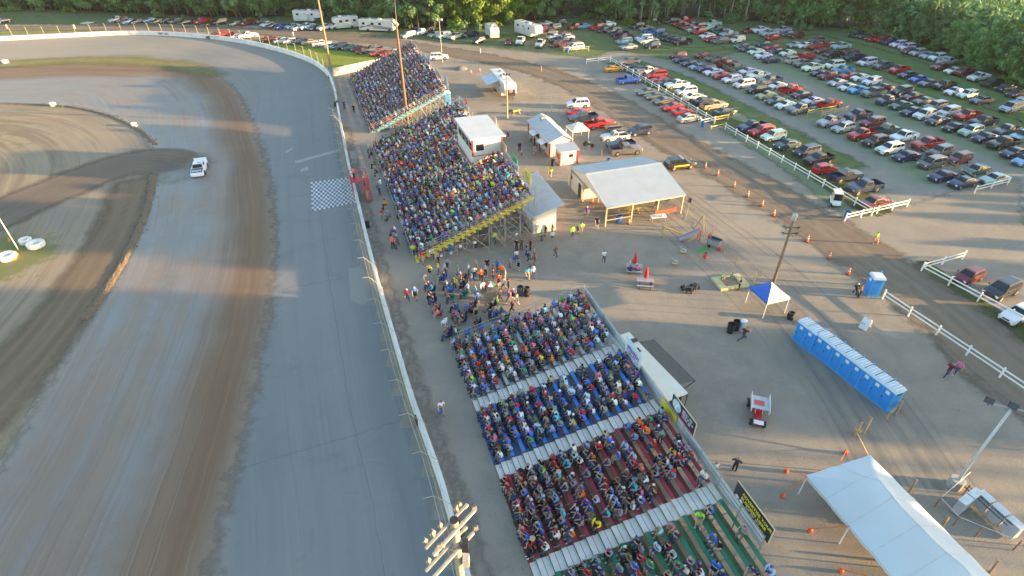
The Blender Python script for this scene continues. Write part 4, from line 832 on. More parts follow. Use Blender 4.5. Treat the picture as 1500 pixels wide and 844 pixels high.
# ---- motorhomes and campers
def pane_box(t,nm,c,d,mat=GLASS): return MB().box(c,d).build(nm,mat,t)
RVW=M('camper_gelcoat',(.58,.58,.57),.35,.05,.6,coat=.3,dirt=(.5,.47,.42,.2)); RVR=M('camper_roof',(.68,.67,.63),.6,.08,.8)
def camper(label,c,rz,L=8.5,W=2.5,H=3.1,fifth=False,nosecol=None,awning=False,group='campers parked around the speedway',stripes=(.35,.4,.45),slide=True,sd=1):
    t=thing('camper_trailer',label,'camper',(c[0],c[1],0),rz,group); w=W/2; m=MB(); z0=.65
    def sec(x,zb,zt,ww=w): return [(x,-ww,zb),(x,ww,zb),(x,ww,zt-.12),(x,ww*.9,zt),(x,-ww*.9,zt),(x,-ww,zt-.12)]
    if fifth: m.loft([sec(-L/2,z0+.15,H),sec(-L/2+.2,z0,H),sec(L/2-2.5,z0,H),sec(L/2-2.3,z0+.9,H+.05),sec(L/2-.7,z0+.95,H),sec(L/2-.15,z0+1.0,H-.5),sec(L/2,z0+1.1,H-1.1,w*.85)])
    else: m.loft([sec(-L/2,z0+.2,H-.1),sec(-L/2+.2,z0,H),sec(L/2-.9,z0,H),sec(L/2-.3,z0,H-.45),sec(L/2,z0+.1,H-1.2,w*.95)])
    m.build('body',RVW,t)
    m=MB()
    for i,x in enumerate((-L*.3,-.05*L,L*.2)): m.box((x,.25*(-1)**i,H+.09),(.42,.42,.16)); 
    m.build('roof_vent',DKST,t); MB().box((L*.05,0,H+.14),(.95,.7,.28)).build('roof_air_conditioner',RVR,t)
    for s in (-1,1):
        for x,wd in ((-L*.33,.9),(-L*.08,.7),(L*.18,.6)): MB().box((x,s*(w+.004),H-1.0),(wd,.04,.55)).build('window',GLASS,t)
        MB().box((0,s*(w+.003),z0+.45),(L*.86 if not fifth else L*.6,.02,.1)).bar((-L*.4,s*(w+.006),z0+.3),(L*.15,s*(w+.006),H-.9),.02,.09).build('graphic_stripe',M('camper_graphics_%d'%int(stripes[0]*100),stripes,.4),t)
    MB().box((L*.05,sd*(w+.006),1.55),(.75,.05,1.75)).build('door',M('camper_door',(.6,.6,.58),.4),t)
    if slide: MB().box((-L*.12,-sd*(w+.28),1.75),(2.6,.56,1.7)).build('slide_out',RVW,t)
    for x in (-L*.12,-L*.22):
        for s in (-1,1): MB().cyl((x,s*(w-.28),.36),(x,s*(w-.02),.36),.36,n=12).build('wheel',BLACK,t)
    if nosecol: 
        m=MB(); m.box((L/2+.0,0,H-1.5),(.1,W*.72,.95)); m.build('nose_panel',M('black_nose',nosecol,.3),t)
        MB().ball((L/2+.06,0,H-1.35),.42,8,5,sz=(.15,1.1,.8)).build('nose_emblem',M('pink_red_graphic',(.65,.16,.17),.5,.3,8),t)
        MB().box((L/2-.05,0,H-2.15),(.12,W*.78,.35)).build('nose_trim',M('dark_brown_nose',(.07,.04,.035),.4),t)
    if fifth: 
        for s in (-1,1): MB().bar((L/2-.9,s*.7,0),(L/2-.9,s*.7,z0+1.),.1,.1).build('landing_leg',DKST,t)
    if awning: 
        MB().plate((-L*.36,sd*(w+.01),H-.35),(L*.14,sd*(w+.01),H-.35),(L*.14,sd*(w+2.5),H-1.0),(-L*.36,sd*(w+2.5),H-1.0),.03).build('awning',M('blue_white_awning',(.50,.58,.66),.6,.08,1.5),t)
        for x in (-L*.35,L*.13): MB().bar((x,sd*(w+.03),1.2),(x,sd*(w+2.45),H-1.02),.05,.05).build('awning_arm',STEEL,t)
    return t
def world_dir(a,b): v=at(*b)-at(*a); return math.atan2(v.y,v.x)
rzq=world_dir((724,116),(754,150))
q=camper('white fifth wheel camper in the yard with blue awning out and dark emblem nose',at(737,137),rzq,11.5,2.55,3.5,True,(.03,.03,.035),True,sd=-1)
q.rotation_euler.z=rzq; 
for ch in q.children:
    if ch.name.startswith(('awning','slide_out','door')): pass
camper('white fifth wheel camper with slide outs parked against the trees above the track',at(454,33),R(-6),8.8,2.5,3.5,True,stripes=(.4,.42,.45))
camper('white travel trailer with its blue tinted nose toward the road behind the far stand',at(722,55),R(-80),7.5,2.5,3.1,False,stripes=(.55,.6,.66))
camper('white fifth wheel camper hitched to the silver pickup beside the sunny tree',at(774,54),R(-57),10.2,2.5,3.6,True,stripes=(.6,.62,.62))
def motorhome(label,c,rz,L,classA):
    t=thing('motorhome',label,'motorhome',(c[0],c[1],0),rz,'campers parked around the speedway'); W=2.5; w=W/2; H=3.3; z0=.5
    def sec(x,zb,zt,ww=w): return [(x,-ww,zb),(x,ww,zb),(x,ww,zt-.12),(x,ww*.9,zt),(x,-ww*.9,zt),(x,-ww,zt-.12)]
    m=MB()
    if classA: m.loft([sec(-L/2,z0,H),sec(L/2-.5,z0,H),sec(L/2-.1,z0,H-.3),sec(L/2,z0+.1,H-1.2)])
    else: m.loft([sec(-L/2,z0+.1,H-.1),sec(-L/2+.15,z0,H),sec(L/2-2.2,z0,H),sec(L/2-2.1,1.9,H),sec(L/2-1.2,1.95,H-.15),sec(L/2-.9,2.1,H-.6)]); m.loft([station(L/2-2.3,1.0,.45,1.95),station(L/2-1.5,1.0,.45,1.85,.8),station(L/2-1.1,1.0,.45,1.2),station(L/2-.2,.95,.45,1.1),station(L/2,.8,.5,.9)])
    m.build('body',RVW,t)
    m=MB(); m.box((-L*.2,.2,H+.1),(.5,.5,.2)); m.box((L*.1,-.2,H+.14),(1.,.8,.28)); m.build('roof_unit',RVR,t)
    for s in (-1,1):
        for x in (-L*.36,-L*.1,L*.12): MB().box((x,s*(w+.004),2.25),(.85,.04,.6)).build('window',GLASS,t)
        m=MB()
        if classA:
            for k in range(4): m.bar((-L*.48,s*(w+.006),.9+.2*k),(-.1*L,s*(w+.006),2.3-.25*k),.02,.1); m.bar((-.1*L,s*(w+.006),1.9-.25*k),(L*.45,s*(w+.006),1.2-.12*k),.02,.12)
        else: m.box((0,s*(w+.005),.95),(L*.9,.02,.12))
        m.build('graphic_stripe',M('brown_graphics' if classA else 'grey_graphics',(.12,.08,.06) if classA else (.4,.42,.42),.5),t)
    for x in (-L*.25,L*.5-1.2):
        for s in (-1,1): MB().cyl((x,s*(w-.3),.45),(x,s*(w+.01),.45),.45,n=12).build('wheel',BLACK,t)
    if classA: MB().box((L/2-.02,0,2.05),(.12,W*.88,.95)).build('windshield',M('teal_glass',(.06,.20,.17),.08,.2,1),t)
    else: MB().plate((L/2-1.12,-.85,1.25),(L/2-1.12,.85,1.25),(L/2-1.5,.8,1.88),(L/2-1.5,-.8,1.88),.03).build('windshield',GLASS,t)
    return t
motorhome('white overcab motorhome with its nose toward the left, between two campers',at(505,42),R(202),8.2,False)
motorhome('tan and brown striped bus style motorhome parked against the trees',at(554,46),R(-10),10.2,True)
# ---- race machinery
rc=thing('race_car','white stock style dirt race car with dark lettered hood alone on the track','race car',at(293,251),R(-74))
m=MB(); m.loft([station(-2.4,.85,.3,.92),station(-2.3,.98,.2,.98),station(-.9,1.0,.16,.95),station(1.0,1.0,.16,.86),station(2.2,.95,.18,.66),station(2.45,.75,.22,.5)]); m.build('body',M('race_white',(.74,.77,.78),.35,.06,2,coat=.3),rc)
m=MB(); m.loft([[(.75,-.8,.86),(.75,.8,.86),(-1.0,.84,.93),(-1.0,-.84,.93)],[(.2,-.68,1.32),(.2,.68,1.32),(-.75,.7,1.34),(-.75,-.7,1.34)]]); m.build('roof_cab',M('race_white',(.74,.77,.78)),rc)
MB().plate((.77,-.72,.9),(.77,.72,.9),(.24,.62,1.28),(.24,-.62,1.28),.015).build('windshield',M('dark_opening',(.015,.015,.018),.5),rc)
MB().box((-.92,0,1.11),(.04,1.35,.3)).build('rear_opening',M('dark_opening',(.015,.015,.018)),rc)
for s in (-1,1): MB().box((-.3,s*.79,1.12),(.8,.06,.28)).build('side_opening',M('dark_opening',(.015,.015,.018)),rc)
MB().plate((.95,-.8,.885),(2.1,-.78,.70),(2.1,.78,.70),(.95,.8,.885),.02).build('hood_graphic',M('charcoal_graphic',(.055,.06,.08),.5,.4,6),rc)
m=MB(); word_strokes(m,[3],(1.95,-.72,.755),(0,1,0),(-1,0,.155),.62,seed=3); m.build('hood_number',M('race_white',(.74,.77,.78)),rc)
MB().box((-2.42,0,1.08),(.06,1.85,.28)).build('spoiler',M('race_white',(.74,.77,.78)),rc)
m=MB(); m.box((-.2,.25,1.36),(.4,.5,.012)); m.build('roof_patch',M('pink_patch',(.6,.35,.4),.6),rc)
for x,s in ((1.5,-1),(1.5,1),(-1.4,-1),(-1.4,1)): MB().cyl((x,s*.78,.34),(x,s*1.04,.34),.36,n=14).build('wheel',BLACK,rc)
# winged sprint car in the yard
sp=thing('sprint_car','red and white winged sprint car parked on the gravel with its wing askew','race car',at(1108,608),R(-108)); sp.scale=(.86,.86,.86)
MB().loft([station(-1.5,.22,.35,.75),station(-.6,.38,.25,.9),station(.5,.36,.25,.85),station(1.5,.2,.28,.55),station(1.8,.1,.32,.45)]).build('body',M('sprint_red',(.50,.02,.03),.3,.25,3,coat=.3),sp)
MB().loft([[(-.9+.1*math.cos(a),.30*math.cos(a)*0+.34*math.sin(a),.8+.3*math.cos(a)) for a in [k*math.pi/4 for k in range(8)]],[(-1.75,.2*math.sin(a),.75+.18*math.cos(a)) for a in [k*math.pi/4 for k in range(8)]]]).build('tail_tank',M('tank_white',(.7,.72,.75),.3,.2,3),sp)
m=MB(); [m.tube([(-.7,s*.34,.6),(-.65,s*.34,1.5),(.25,s*.34,1.45),(.6,s*.3,.7)],.03) for s in (-1,1)]; m.tube([(-.65,-.34,1.5),(-.65,.34,1.5)],.03).tube([(.25,-.34,1.45),(.25,.34,1.45)],.03); m.build('roll_cage',M('cage_white',(.7,.7,.7),.4),sp)
for x,s,r_,w_ in ((-1.1,-1,.44,.42),(-1.1,1,.44,.36),(1.35,-1,.33,.22),(1.35,1,.33,.22)): MB().cyl((x,s*.5,r_),(x,s*(.5+w_),r_),r_,n=14).cyl((x,s*(.5+w_*.3),r_),(x,s*(.5+w_+.01),r_),r_*.45,n=10,mi=1).build('wheel',[BLACK,RIM],sp)
wg=MB(); wg.plate((-.85,-.78,1.72),(.7,-.78,1.55),(.7,.78,1.55),(-.85,.78,1.72),.05); wg.build('top_wing',M('wing_silver',(.50,.54,.56),.35,.15,3),sp)
MB().box((.0,-.1,1.71),(.6,.9,.012),M=Matrix.Rotation(.11,3,'Y')).build('wing_number',M('wing_red',(.70,.10,.06),.5,.2,4),sp)
for s in (-1,1): MB().add([(-1.0,s*.8,1.45),(.95,s*.8,1.25),(.95,s*.8,1.8),(-1.0,s*.8,2.15),(-1.0,s*.84,1.45),(.95,s*.84,1.25),(.95,s*.84,1.8),(-1.0,s*.84,2.15)],[(0,1,2,3),(7,6,5,4),(0,4,5,1),(1,5,6,2),(2,6,7,3),(3,7,4,0)]).build('wing_side_plate',WHITE,sp)
MB().plate((1.45,-.45,.8),(1.9,-.45,.72),(1.9,.45,.72),(1.45,.45,.8),.03).build('nose_wing',WHITE,sp)
# golf cart
gc=thing('golf_cart','white golf cart with a flat roof parked by the long rail fence','golf cart',at(1222,299),R(-105))
MB().loft([station(-1.2,.52,.3,.72),station(-.3,.58,.25,.75),station(.2,.58,.22,.35),station(.6,.58,.22,.4),station(.75,.57,.3,.85),station(1.15,.5,.32,.62)]).build('body',WHITE,gc)
MB().box((-.45,0,.82),(.5,1.0,.14)).box((-.72,0,1.1),(.12,1.0,.5)).build('seat',M('beige_seat',(.5,.46,.36),.7),gc)
MB().box((-.05,0,1.88),(1.6,1.15,.08),tx=.95,ty=.93).build('roof',WHITE,gc)
for x,y in ((.7,.5),(.7,-.5),(-.78,.5),(-.78,-.5)): MB().cyl((x,y,.7),(x*.95,y,1.86),.025,n=6).build('roof_post',DKST,gc)
MB().plate((.78,-.5,.9),(.78,.5,.9),(.7,.5,1.8),(.7,-.5,1.8),.01).build('windshield',GLASS,gc)
for x in (.78,-.78):
    for s in (-1,1): MB().cyl((x,s*.38,.23),(x,s*.58,.23),.23,n=12).build('wheel',BLACK,gc)
# small trailer beside the pickups
tr=thing('utility_trailer','low flat utility trailer between the red pickup and the white pickup','trailer',at(897,191),R(15)); MB().box((0,0,.55),(2.6,1.5,.1)).build('deck',M('trailer_deck',(.34,.3,.24),.8,.2,3),tr); MB().bar((1.3,0,.5),(2.3,0,.45),.1,.1).build('drawbar',DKST,tr)
for s in (-1,1): MB().cyl((-.1,s*.62,.3),(-.1,s*.82,.3),.3,n=12).build('wheel',BLACK,tr)
for s in (-1,1): MB().box((0,s*.74,.78),(2.6,.04,.3)).build('side_rail',DKST,tr)
# ================================================================= PEOPLE
def pose_points(kind):
    P=dict()
    if kind.startswith('sit'):
        P.update(pelvis=(0,0,.10),spine=(-.03,0,.30),chest=(.0,0,.48),neck=(.03,0,.62),head=(.055,0,.72),crown=(.05,0,.85),nose=(.165,0,.74))
        lean={'sit_a':.05,'sit_b':.22,'sit_c':-.03,'sit_d':.02}[kind]
        for k,f in (('spine',.35),('chest',.7),('neck',1),('head',1.15),('crown',1.25),('nose',1.15)): x,y,z=P[k]; P[k]=(x+lean*f,y,z-abs(lean)*.25*f)
        cx=P['chest'][0]; cz=P['chest'][2]
        for s,t in ((1,'L'),(-1,'R')):
            P['sho'+t]=(cx,s*.19,cz+.06); P['hip'+t]=(.03,s*.10,.09); P['knee'+t]=(.46,s*(.15 if kind!='sit_c' else .1),.13); P['ank'+t]=(.45,s*.14,-.35); P['toe'+t]=(.64,s*.17,-.40)
            if kind=='sit_a': P['elb'+t]=(cx+.1,s*.27,cz-.2); P['wri'+t]=(.36,s*.15,.22); P['han'+t]=(.44,s*.13,.21)
            if kind=='sit_b': P['elb'+t]=(.34,s*.2,.24); P['wri'+t]=(.46,s*.06,.36); P['han'+t]=(.5,s*.03,.43)
            if kind=='sit_c': P['elb'+t]=(cx+.1,s*.27,cz-.2); P['wri'+t]=(cx+.22,-s*.02,cz-.17); P['han'+t]=(cx+.22,-s*.1,cz-.15)
            if kind=='sit_d': 
                if s>0: P['elb'+t]=(cx+.15,.26,cz-.1); P['wri'+t]=(cx+.3,.15,cz+.08); P['han'+t]=(cx+.34,.12,cz+.15)
                else: P['elb'+t]=(cx-.02,-.3,cz-.2); P['wri'+t]=(.2,-.3,.12); P['han'+t]=(.28,-.3,.09)
        if kind=='sit_c': P['ankR']=(.52,-.02,-.33); P['toeR']=(.7,-.02,-.39)
    else:
        P.update(pelvis=(0,0,.96),spine=(0,0,1.14),chest=(.01,0,1.32),neck=(0,0,1.48),head=(.03,0,1.58),crown=(.02,0,1.71),nose=(.14,0,1.60))
        run=kind=='run'
        ph={'stand_a':0,'stand_b':0,'walk_a':.22,'walk_b':.28,'run':.5}[kind]
        for s,t in ((1,'L'),(-1,'R')):
            f=ph*s; P['sho'+t]=(0.0+f*-.1,s*.195,1.39); P['hip'+t]=(0,s*.095,.92)
            if ph==0: P['knee'+t]=(.03,s*.11,.50); P['ank'+t]=(-.02,s*.12,.09); P['toe'+t]=(.16,s*.16,.04)
            elif s>0: P['knee'+t]=(.12+ph*.45,.1,.52+ph*.1); P['ank'+t]=(ph*.95,.1,.11+ph*.1); P['toe'+t]=(ph*.95+.19,.12,.09+ph*.1)
            else: P['knee'+t]=(.0-ph*.1,-.1,.5); P['ank'+t]=(-ph*1.35,-.1,.17+ph*.35); P['toe'+t]=(-ph*1.35+.14,-.12,.06+ph*.3)
            if kind=='stand_b': P['elb'+t]=(-.03,s*.40,1.16); P['wri'+t]=(.1,s*.23,1.02); P['han'+t]=(.17,s*.17,1.02)
            elif kind=='stand_a': P['elb'+t]=(-.02,s*.26,1.11); P['wri'+t]=(.08,s*.25,.87); P['han'+t]=(.11,s*.25,.78)
            elif run: P['elb'+t]=(-f*.5,s*.28,1.14); P['wri'+t]=(.22-f*.45,s*.2,1.18+(.1 if s<0 else -.05)); P['han'+t]=(.31-f*.45,s*.16,1.24+(.1 if s<0 else -.05))
            else: P['elb'+t]=(-f*.45,s*.27,1.12); P['wri'+t]=(.08-f*1.0,s*.25,.90); P['han'+t]=(.13-f*1.1,s*.24,.82)
        if run:
            for k in ('chest','neck','head','crown','nose','spine'): x,y,z=P[k]; P[k]=(x+(z-.9)*.3,y,z-.03)
            for k in ('shoL','shoR','elbL','elbR','wriL','wriR','hanL','hanR'): x,y,z=P[k]; P[k]=(x+.14,y,z-.03)
    return P
BONES=[('pelvis','spine'),('spine','chest'),('chest','neck'),('neck','head'),('head','crown'),('head','nose')]
for t_ in 'LR': BONES+=[('chest','sho'+t_),('sho'+t_,'elb'+t_),('elb'+t_,'wri'+t_),('wri'+t_,'han'+t_),('pelvis','hip'+t_),('hip'+t_,'knee'+t_),('knee'+t_,'ank'+t_),('ank'+t_,'toe'+t_)]
RAD=dict(pelvis=(.155,.125),spine=(.145,.115),chest=(.165,.12),neck=(.058,.06),head=(.085,.1),crown=(.07,.085),nose=(.014,.016),sho=(.075,.07),elb=(.046,.046),wri=(.031,.027),han=(.042,.022),hip=(.098,.098),knee=(.064,.064),ank=(.044,.044),toe=(.045,.03))
def body_region(a,b):
    a=a.rstrip('LR'); b=b.rstrip('LR')
    if a in('neck','head') : return 'head'
    if b=='elb': return 'uparm'
    if b=='wri': return 'forearm'
    if b=='han': return 'hand'
    if b=='knee': return 'thigh'
    if b=='ank': return 'shin'
    if b=='toe': return 'foot'
    if b in('hip',) or a=='pelvis' : return 'hips'
    return 'torso'
EYE=M('eye_dark',(.02,.015,.012),.3)
def person_meshes(kind):
    P=pose_points(kind); names=list(P); bmv=bpy.data.meshes.new('skel'); bmv.from_pydata([P[k] for k in names],[(names.index(a),names.index(b)) for a,b in BONES],[]); o=bpy.data.objects.new('skel',bmv); COL.objects.link(o)
    md=o.modifiers.new('s','SKIN'); md.branch_smoothing=.6; md.use_smooth_shade=True
    for i,k in enumerate(names): bmv.skin_vertices[0].data[i].radius=RAD[k if k in RAD else k[:-1]]; bmv.skin_vertices[0].data[i].use_root=(k=='pelvis')
    o.modifiers.new('u','SUBSURF').levels=1
    me=bpy.data.meshes.new_from_object(o.evaluated_get(bpy.context.evaluated_depsgraph_get())); bpy.data.objects.remove(o)
    V=np.array([v.co[:] for v in me.vertices]); N=np.array([v.normal[:] for v in me.vertices]); F=[tuple(p.vertices) for p in me.polygons]
    C=np.array([V[list(f)].mean(0) for f in F]); FN=np.array([p.normal[:] for p in me.polygons])
    best=np.full(len(F),1e9); reg=np.array(['torso']*len(F),dtype=object); par=np.zeros(len(F))
    for a,b in BONES:
        A,B=np.array(P[a]),np.array(P[b]); d=B-A; t=np.clip(((C-A)@d)/(d@d+1e-9),0,1); ra=RAD[a if a in RAD else a[:-1]][0]; rb=RAD[b if b in RAD else b[:-1]][0]
        D=np.linalg.norm(C-A-t[:,None]*d,axis=1)-(ra+(rb-ra)*t); k=D<best; best[k]=D[k]; reg[k]=body_region(a,b); par[k]=t[k]
    hz=np.array(P['head'])
    def shell(sel,off,mat,name,extra=None):
        idx={}; vs=[]; fs=[]
        for i in np.nonzero(sel)[0]:
            f=[]
            for v in F[i]:
                if v not in idx: idx[v]=len(vs); vs.append(tuple(V[v]+N[v]*off))
                f.append(idx[v])
            fs.append(tuple(f))
        m=MB().add(vs,fs); 
        if extra: extra(m)
        mm=m.mesh(name,mat); mm.polygons.foreach_set('use_smooth',[True]*len(mm.polygons)); return mm
    out={}
    m=MB().add([tuple(v) for v in V],F)
    for t_,s in (('L',1),('R',-1)):       # unequal, curled fingers rooted in the palm
        w_=Vector(P['wri'+t_]); h=Vector(P['han'+t_]); d=(h-w_).normalized(); side=d.cross(Vector((0,0,1)) if abs(d.z)<.9 else Vector((1,0,0))).normalized(); nn=side.cross(d)
        for i,L in enumerate((.070,.082,.076,.058)):
            b0=h-d*.005+side*(.030-.02*i); m1=b0+d*L*.55-nn*.006; m.cyl(b0,m1,.0095,.009,5); m.cyl(m1,m1+d*L*.45-nn*.022,.009,.006,5)
        b0=(w_+h)/2+side*.03*s; m.cyl(b0,b0+side*.03*s+d*.03,.011,.010,5); m.cyl(b0+side*.03*s+d*.03,b0+side*.034*s+d*.065-nn*.01,.010,.007,5)
    for s in (-1,1): m.ball((hz[0]+.088,s*.034,hz[2]+.035),.013,6,4,mi=1); m.ball((hz[0]+.0,s*.088,hz[2]+.0),.028,6,4,mi=0,sz=(.8,.4,1.2))
    m.box((hz[0]+.085,0,hz[2]-.045),(.02,.045,.012),mi=1)
    out['body']=m.mesh('body',[SKIN,EYE]); out['body'].polygons.foreach_set('use_smooth',[True]*len(out['body'].polygons))
    torso=(reg=='torso')&(C[:,2]<P['neck'][2]-.02); up=(reg=='uparm')
    out['shirt']=shell(torso|(up&(par<.75))|((reg=='hips')&(C[:,2]>P['pelvis'][2]+.02)),.016,CLOTH,'shirt')
    out['jacket']=shell(torso|up|(reg=='forearm')&(par<.9)|((reg=='hips')&(C[:,2]>P['pelvis'][2]+.0)),.022,CLOTH,'jacket')
    out['trousers']=shell((reg=='hips')|(reg=='thigh')|((reg=='shin')&(par<.93)),.014,CLOTH,'trousers')
    out['shorts']=shell((reg=='hips')|((reg=='thigh')&(par<.88)),.02,CLOTH,'shorts')
    out['shoeL']=shell((reg=='foot')&(C[:,1]>0),.012,CLOTH,'shoe'); out['shoeR']=shell((reg=='foot')&(C[:,1]<=0),.012,CLOTH,'shoe')
    hd=(reg=='head'); rel=C-hz
    out['hair']=shell(hd&((rel[:,2]>.075)|((rel[:,0]<.01)&(rel[:,2]>-.03))),.016,CLOTH,'hair')
    out['long_hair']=shell(hd&((rel[:,2]>.075)|((rel[:,0]<.025)&(rel[:,2]>-.1))),.026,CLOTH,'hair')
    def brim(m):
        n=8; c=Vector((hz[0]+.03,0,hz[2]+.085)); top=[c+Vector((.16*math.cos(a),.085*math.sin(a),-.005)) for a in [-math.pi/2+math.pi*i/n for i in range(n+1)]]
        m.add([*top,*[p-Vector((0,0,.012)) for p in top]],[tuple(range(n+1)),tuple(range(2*n+1,n,-1))]+[(i,i+n+1,i+n+2,i+1) for i in range(n)])
    out['cap']=shell(hd&(rel[:,2]>.06),.024,CLOTH,'cap',brim)
    def brim2(m): m.lathe([(.06,.0),(.2,-.015),(.2,-.03),(.06,-.015)],14,(hz[0]-.01,0,hz[2]+.075))
    out['hat']=shell(hd&(rel[:,2]>.06),.028,CLOTH,'hat',brim2)
    bpy.data.meshes.remove(me); return out
PM={k:person_meshes(k) for k in ('sit_a','sit_b','sit_c','sit_d','stand_a','stand_b','walk_a','walk_b','run')}
SHIRT={'black':(.018,.018,.022),'navy':(.03,.05,.17),'grey':(.24,.26,.28),'blue grey':(.19,.26,.38),'white':(.70,.70,.70),'royal blue':(.04,.15,.58),'red':(.50,.02,.025),'maroon':(.15,.02,.035),'tan':(.36,.28,.19),'olive':(.10,.12,.055),'orange':(.80,.16,.015),'lime':(.32,.80,.04),'pink':(.72,.16,.28),'cyan':(.06,.48,.62),'purple':(.16,.06,.34),'yellow':(.75,.56,.03),'coral':(.80,.20,.15),'green':(.03,.32,.11),'brown':(.16,.08,.045),'light blue':(.38,.55,.78),'charcoal':(.06,.065,.075)}
SH_W=dict(black=9,navy=9,grey=10,charcoal=4,white=15,maroon=6,red=9,tan=8,olive=4,orange=5,lime=1.8,pink=3.5,cyan=4,purple=4,yellow=1.2,coral=1.8,green=2,brown=4)
SH_W.update({'blue grey':13,'royal blue':9,'light blue':10})
TR={'jeans':(.055,.085,.16),'dark trousers':(.022,.024,.03),'khaki shorts':(.36,.29,.19),'grey trousers':(.14,.14,.15),'black shorts':(.02,.02,.022),'denim shorts':(.07,.11,.2)}
SKINS=[(.56,.33,.23),(.50,.28,.19),(.60,.38,.28),(.40,.22,.14),(.62,.42,.32)]; HAIRS={'brown':(.055,.03,.015),'dark':(.02,.015,.012),'blond':(.36,.24,.10),'grey':(.28,.27,.26),'auburn':(.14,.045,.02)}
CAPS={'white':(.7,.7,.7),'black':(.02,.02,.02),'blue':(.04,.1,.35),'red':(.45,.03,.03),'tan':(.4,.33,.22)}
pr=random.Random(11)
def wpick(r,d): return r.choices(list(d),list(d.values()))[0]
NP=0
def person(pose,loc,face,label,shirt=None,legs=None,head=None,group=None,s=1.,parent=None,hat=None):
    """body is one continuous mesh; clothes, hair, cap and shoes are its parts"""
    global NP; NP+=1; r=pr; m=PM[pose]
    shirt=shirt or wpick(r,SH_W); legs=legs or r.choices(list(TR),[40,16,14,9,9,12])[0]; head=head or r.choices(['cap','hair','long_hair','hat'],[34,40,22,4])[0]
    b=bpy.data.objects.new('person',m['body']); COL.objects.link(b); b.location=loc; b.rotation_euler=(0,0,R(face)); b.scale=(s*r.uniform(.97,1.03),s*r.uniform(.98,1.08),s*r.uniform(.97,1.03)); b.color=(*r.choice(SKINS),1)
    hc=wpick(r,dict(brown=40,dark=25,blond=16,grey=12,auburn=7)); cc=hat or r.choice(list(CAPS))
    js=lambda c:tuple(min(1,x*r.uniform(.85,1.15)) for x in c)
    top='jacket' if r.random()<.22 else 'shirt'
    ob(top,m[top],b,color=js(SHIRT[shirt])); k='shorts' if 'shorts' in legs else 'trousers'; ob(k,m[k],b,color=js(TR[legs])); sc_=r.choice([(.02,.02,.02),(.5,.5,.5),(.1,.08,.06)]); [ob('shoe',m[q_],b,color=sc_) for q_ in ('shoeL','shoeR')]
    if head in('cap','hat'): ob(head,m[head],b,color=js(CAPS[cc])); ob('hair',m['hair'],b,color=js(HAIRS[hc]))
    else: ob('hair',m[head],b,color=js(HAIRS[hc]))
    hd=f'{cc} cap' if head=='cap' else f'{cc} brimmed hat' if head=='hat' else f'long {hc} hair' if head=='long_hair' else f'{hc} hair'
    lab=label.format(s=shirt,l=legs,h=hd)
    if len(lab.split())>16: lab=lab.replace(' and '+legs,'')
    if len(lab.split())>16: lab=lab.replace(' with '+hd,'')
    tag(b,lab,'person',group); return b,shirt,legs,hd
# ================================================================= GRANDSTANDS
def steel_frame(mb,x0,x1,zf,s,step=2.1,n=5):
    """scaffold bay under a stand at distance s along it: legs, ledgers and cross braces"""
    xs=[x0+(x1-x0)*i/n for i in range(n+1)]
    for x in xs: mb.cyl((x,-s,0),(x,-s,zf(x)),.035,n=5)
    for a,b in zip(xs[:-1],xs[1:]):
        za,zb=zf(a),zf(b); k=max(1,int(min(za,zb)/1.9))
        for q in range(k):
            z0,z1=q*min(za,zb)/k+.1,(q+1)*min(za,zb)/k-.05; mb.cyl((a,-s,z0),(b,-s,z1),.022,n=4); mb.cyl((a,-s,z1),(b,-s,z0),.022,n=4)
        for q in range(1,k+1): z=q*min(za,zb)/k-.02; mb.cyl((a,-s,z),(b,-s,z),.025,n=4)
ALU=M('bench_aluminium',(.40,.42,.44),.45,.14,1.5,metal=.25,dirt=(.3,.28,.25,.3)); BBLUE=M('bench_blue',(.035,.20,.62),.5,.2,1.5,dirt=(.25,.27,.3,.3)); BRED=M('bench_red',(.32,.025,.04),.55,.22,1.5,dirt=(.2,.12,.09,.35)); BGRN=M('bench_green',(.012,.17,.085),.5,.22,1.5,dirt=(.14,.16,.12,.3))
AISLE=M('aisle_plate',(.66,.64,.58),.6,.14,1.2,dirt=(.42,.38,.30,.4)); NOSE=M('aisle_red_nosing',(.36,.03,.05),.6,.15,3)
FPL={'grey':ALU,'blue':M('footboard_blue',(.04,.11,.28),.7,.25,2,dirt=(.12,.18,.30,.2)),'red':M('footboard_red',(.17,.035,.03),.7,.3,2,dirt=(.26,.07,.05,.3)),'green':M('footboard_olive',(.07,.13,.05),.7,.3,2,dirt=(.10,.20,.09,.3))}
FA=at(668,510,.4); A=thing('near_grandstand','near open grandstand with grey, blue, red and green bench sections split by pale aisles','grandstand',(FA.x,FA.y,0),WA)
AN,AP,AZ0,AR=15,.893,.45,.198
SECT=[('grey',-1.0,6.7,ALU),('blue',8.05,13.75,BBLUE),('red',15.1,21.9,BRED),('green',23.3,29.2,BGRN)]; AIS=[(6.72,8.03),(13.77,15.08),(21.92,23.28)]
bx=lambda i:.45+AP*i; bz=lambda i:AZ0+AR*i
for nm,s0,s1,mt in SECT:
    for i in range(AN):
        m=MB(); m.box((bx(i),-(s0+s1)/2,bz(i)-.025),(.30,s1-s0,.05),mi=0); m.box((bx(i)-.47,-(s0+s1)/2,bz(i)-.445),(.36,s1-s0,.04),mi=1)
        for k in range(int((s1-s0)/2)+1): m.box((bx(i)+.02,-(s0+.15+k*2.),bz(i)-.24),(.06,.05,.38),mi=2)
        o=m.build('bench',[mt,FPL[nm],STEEL],A); o['label']=nm+' painted bench row' if nm!='grey' else 'bare aluminium bench row'
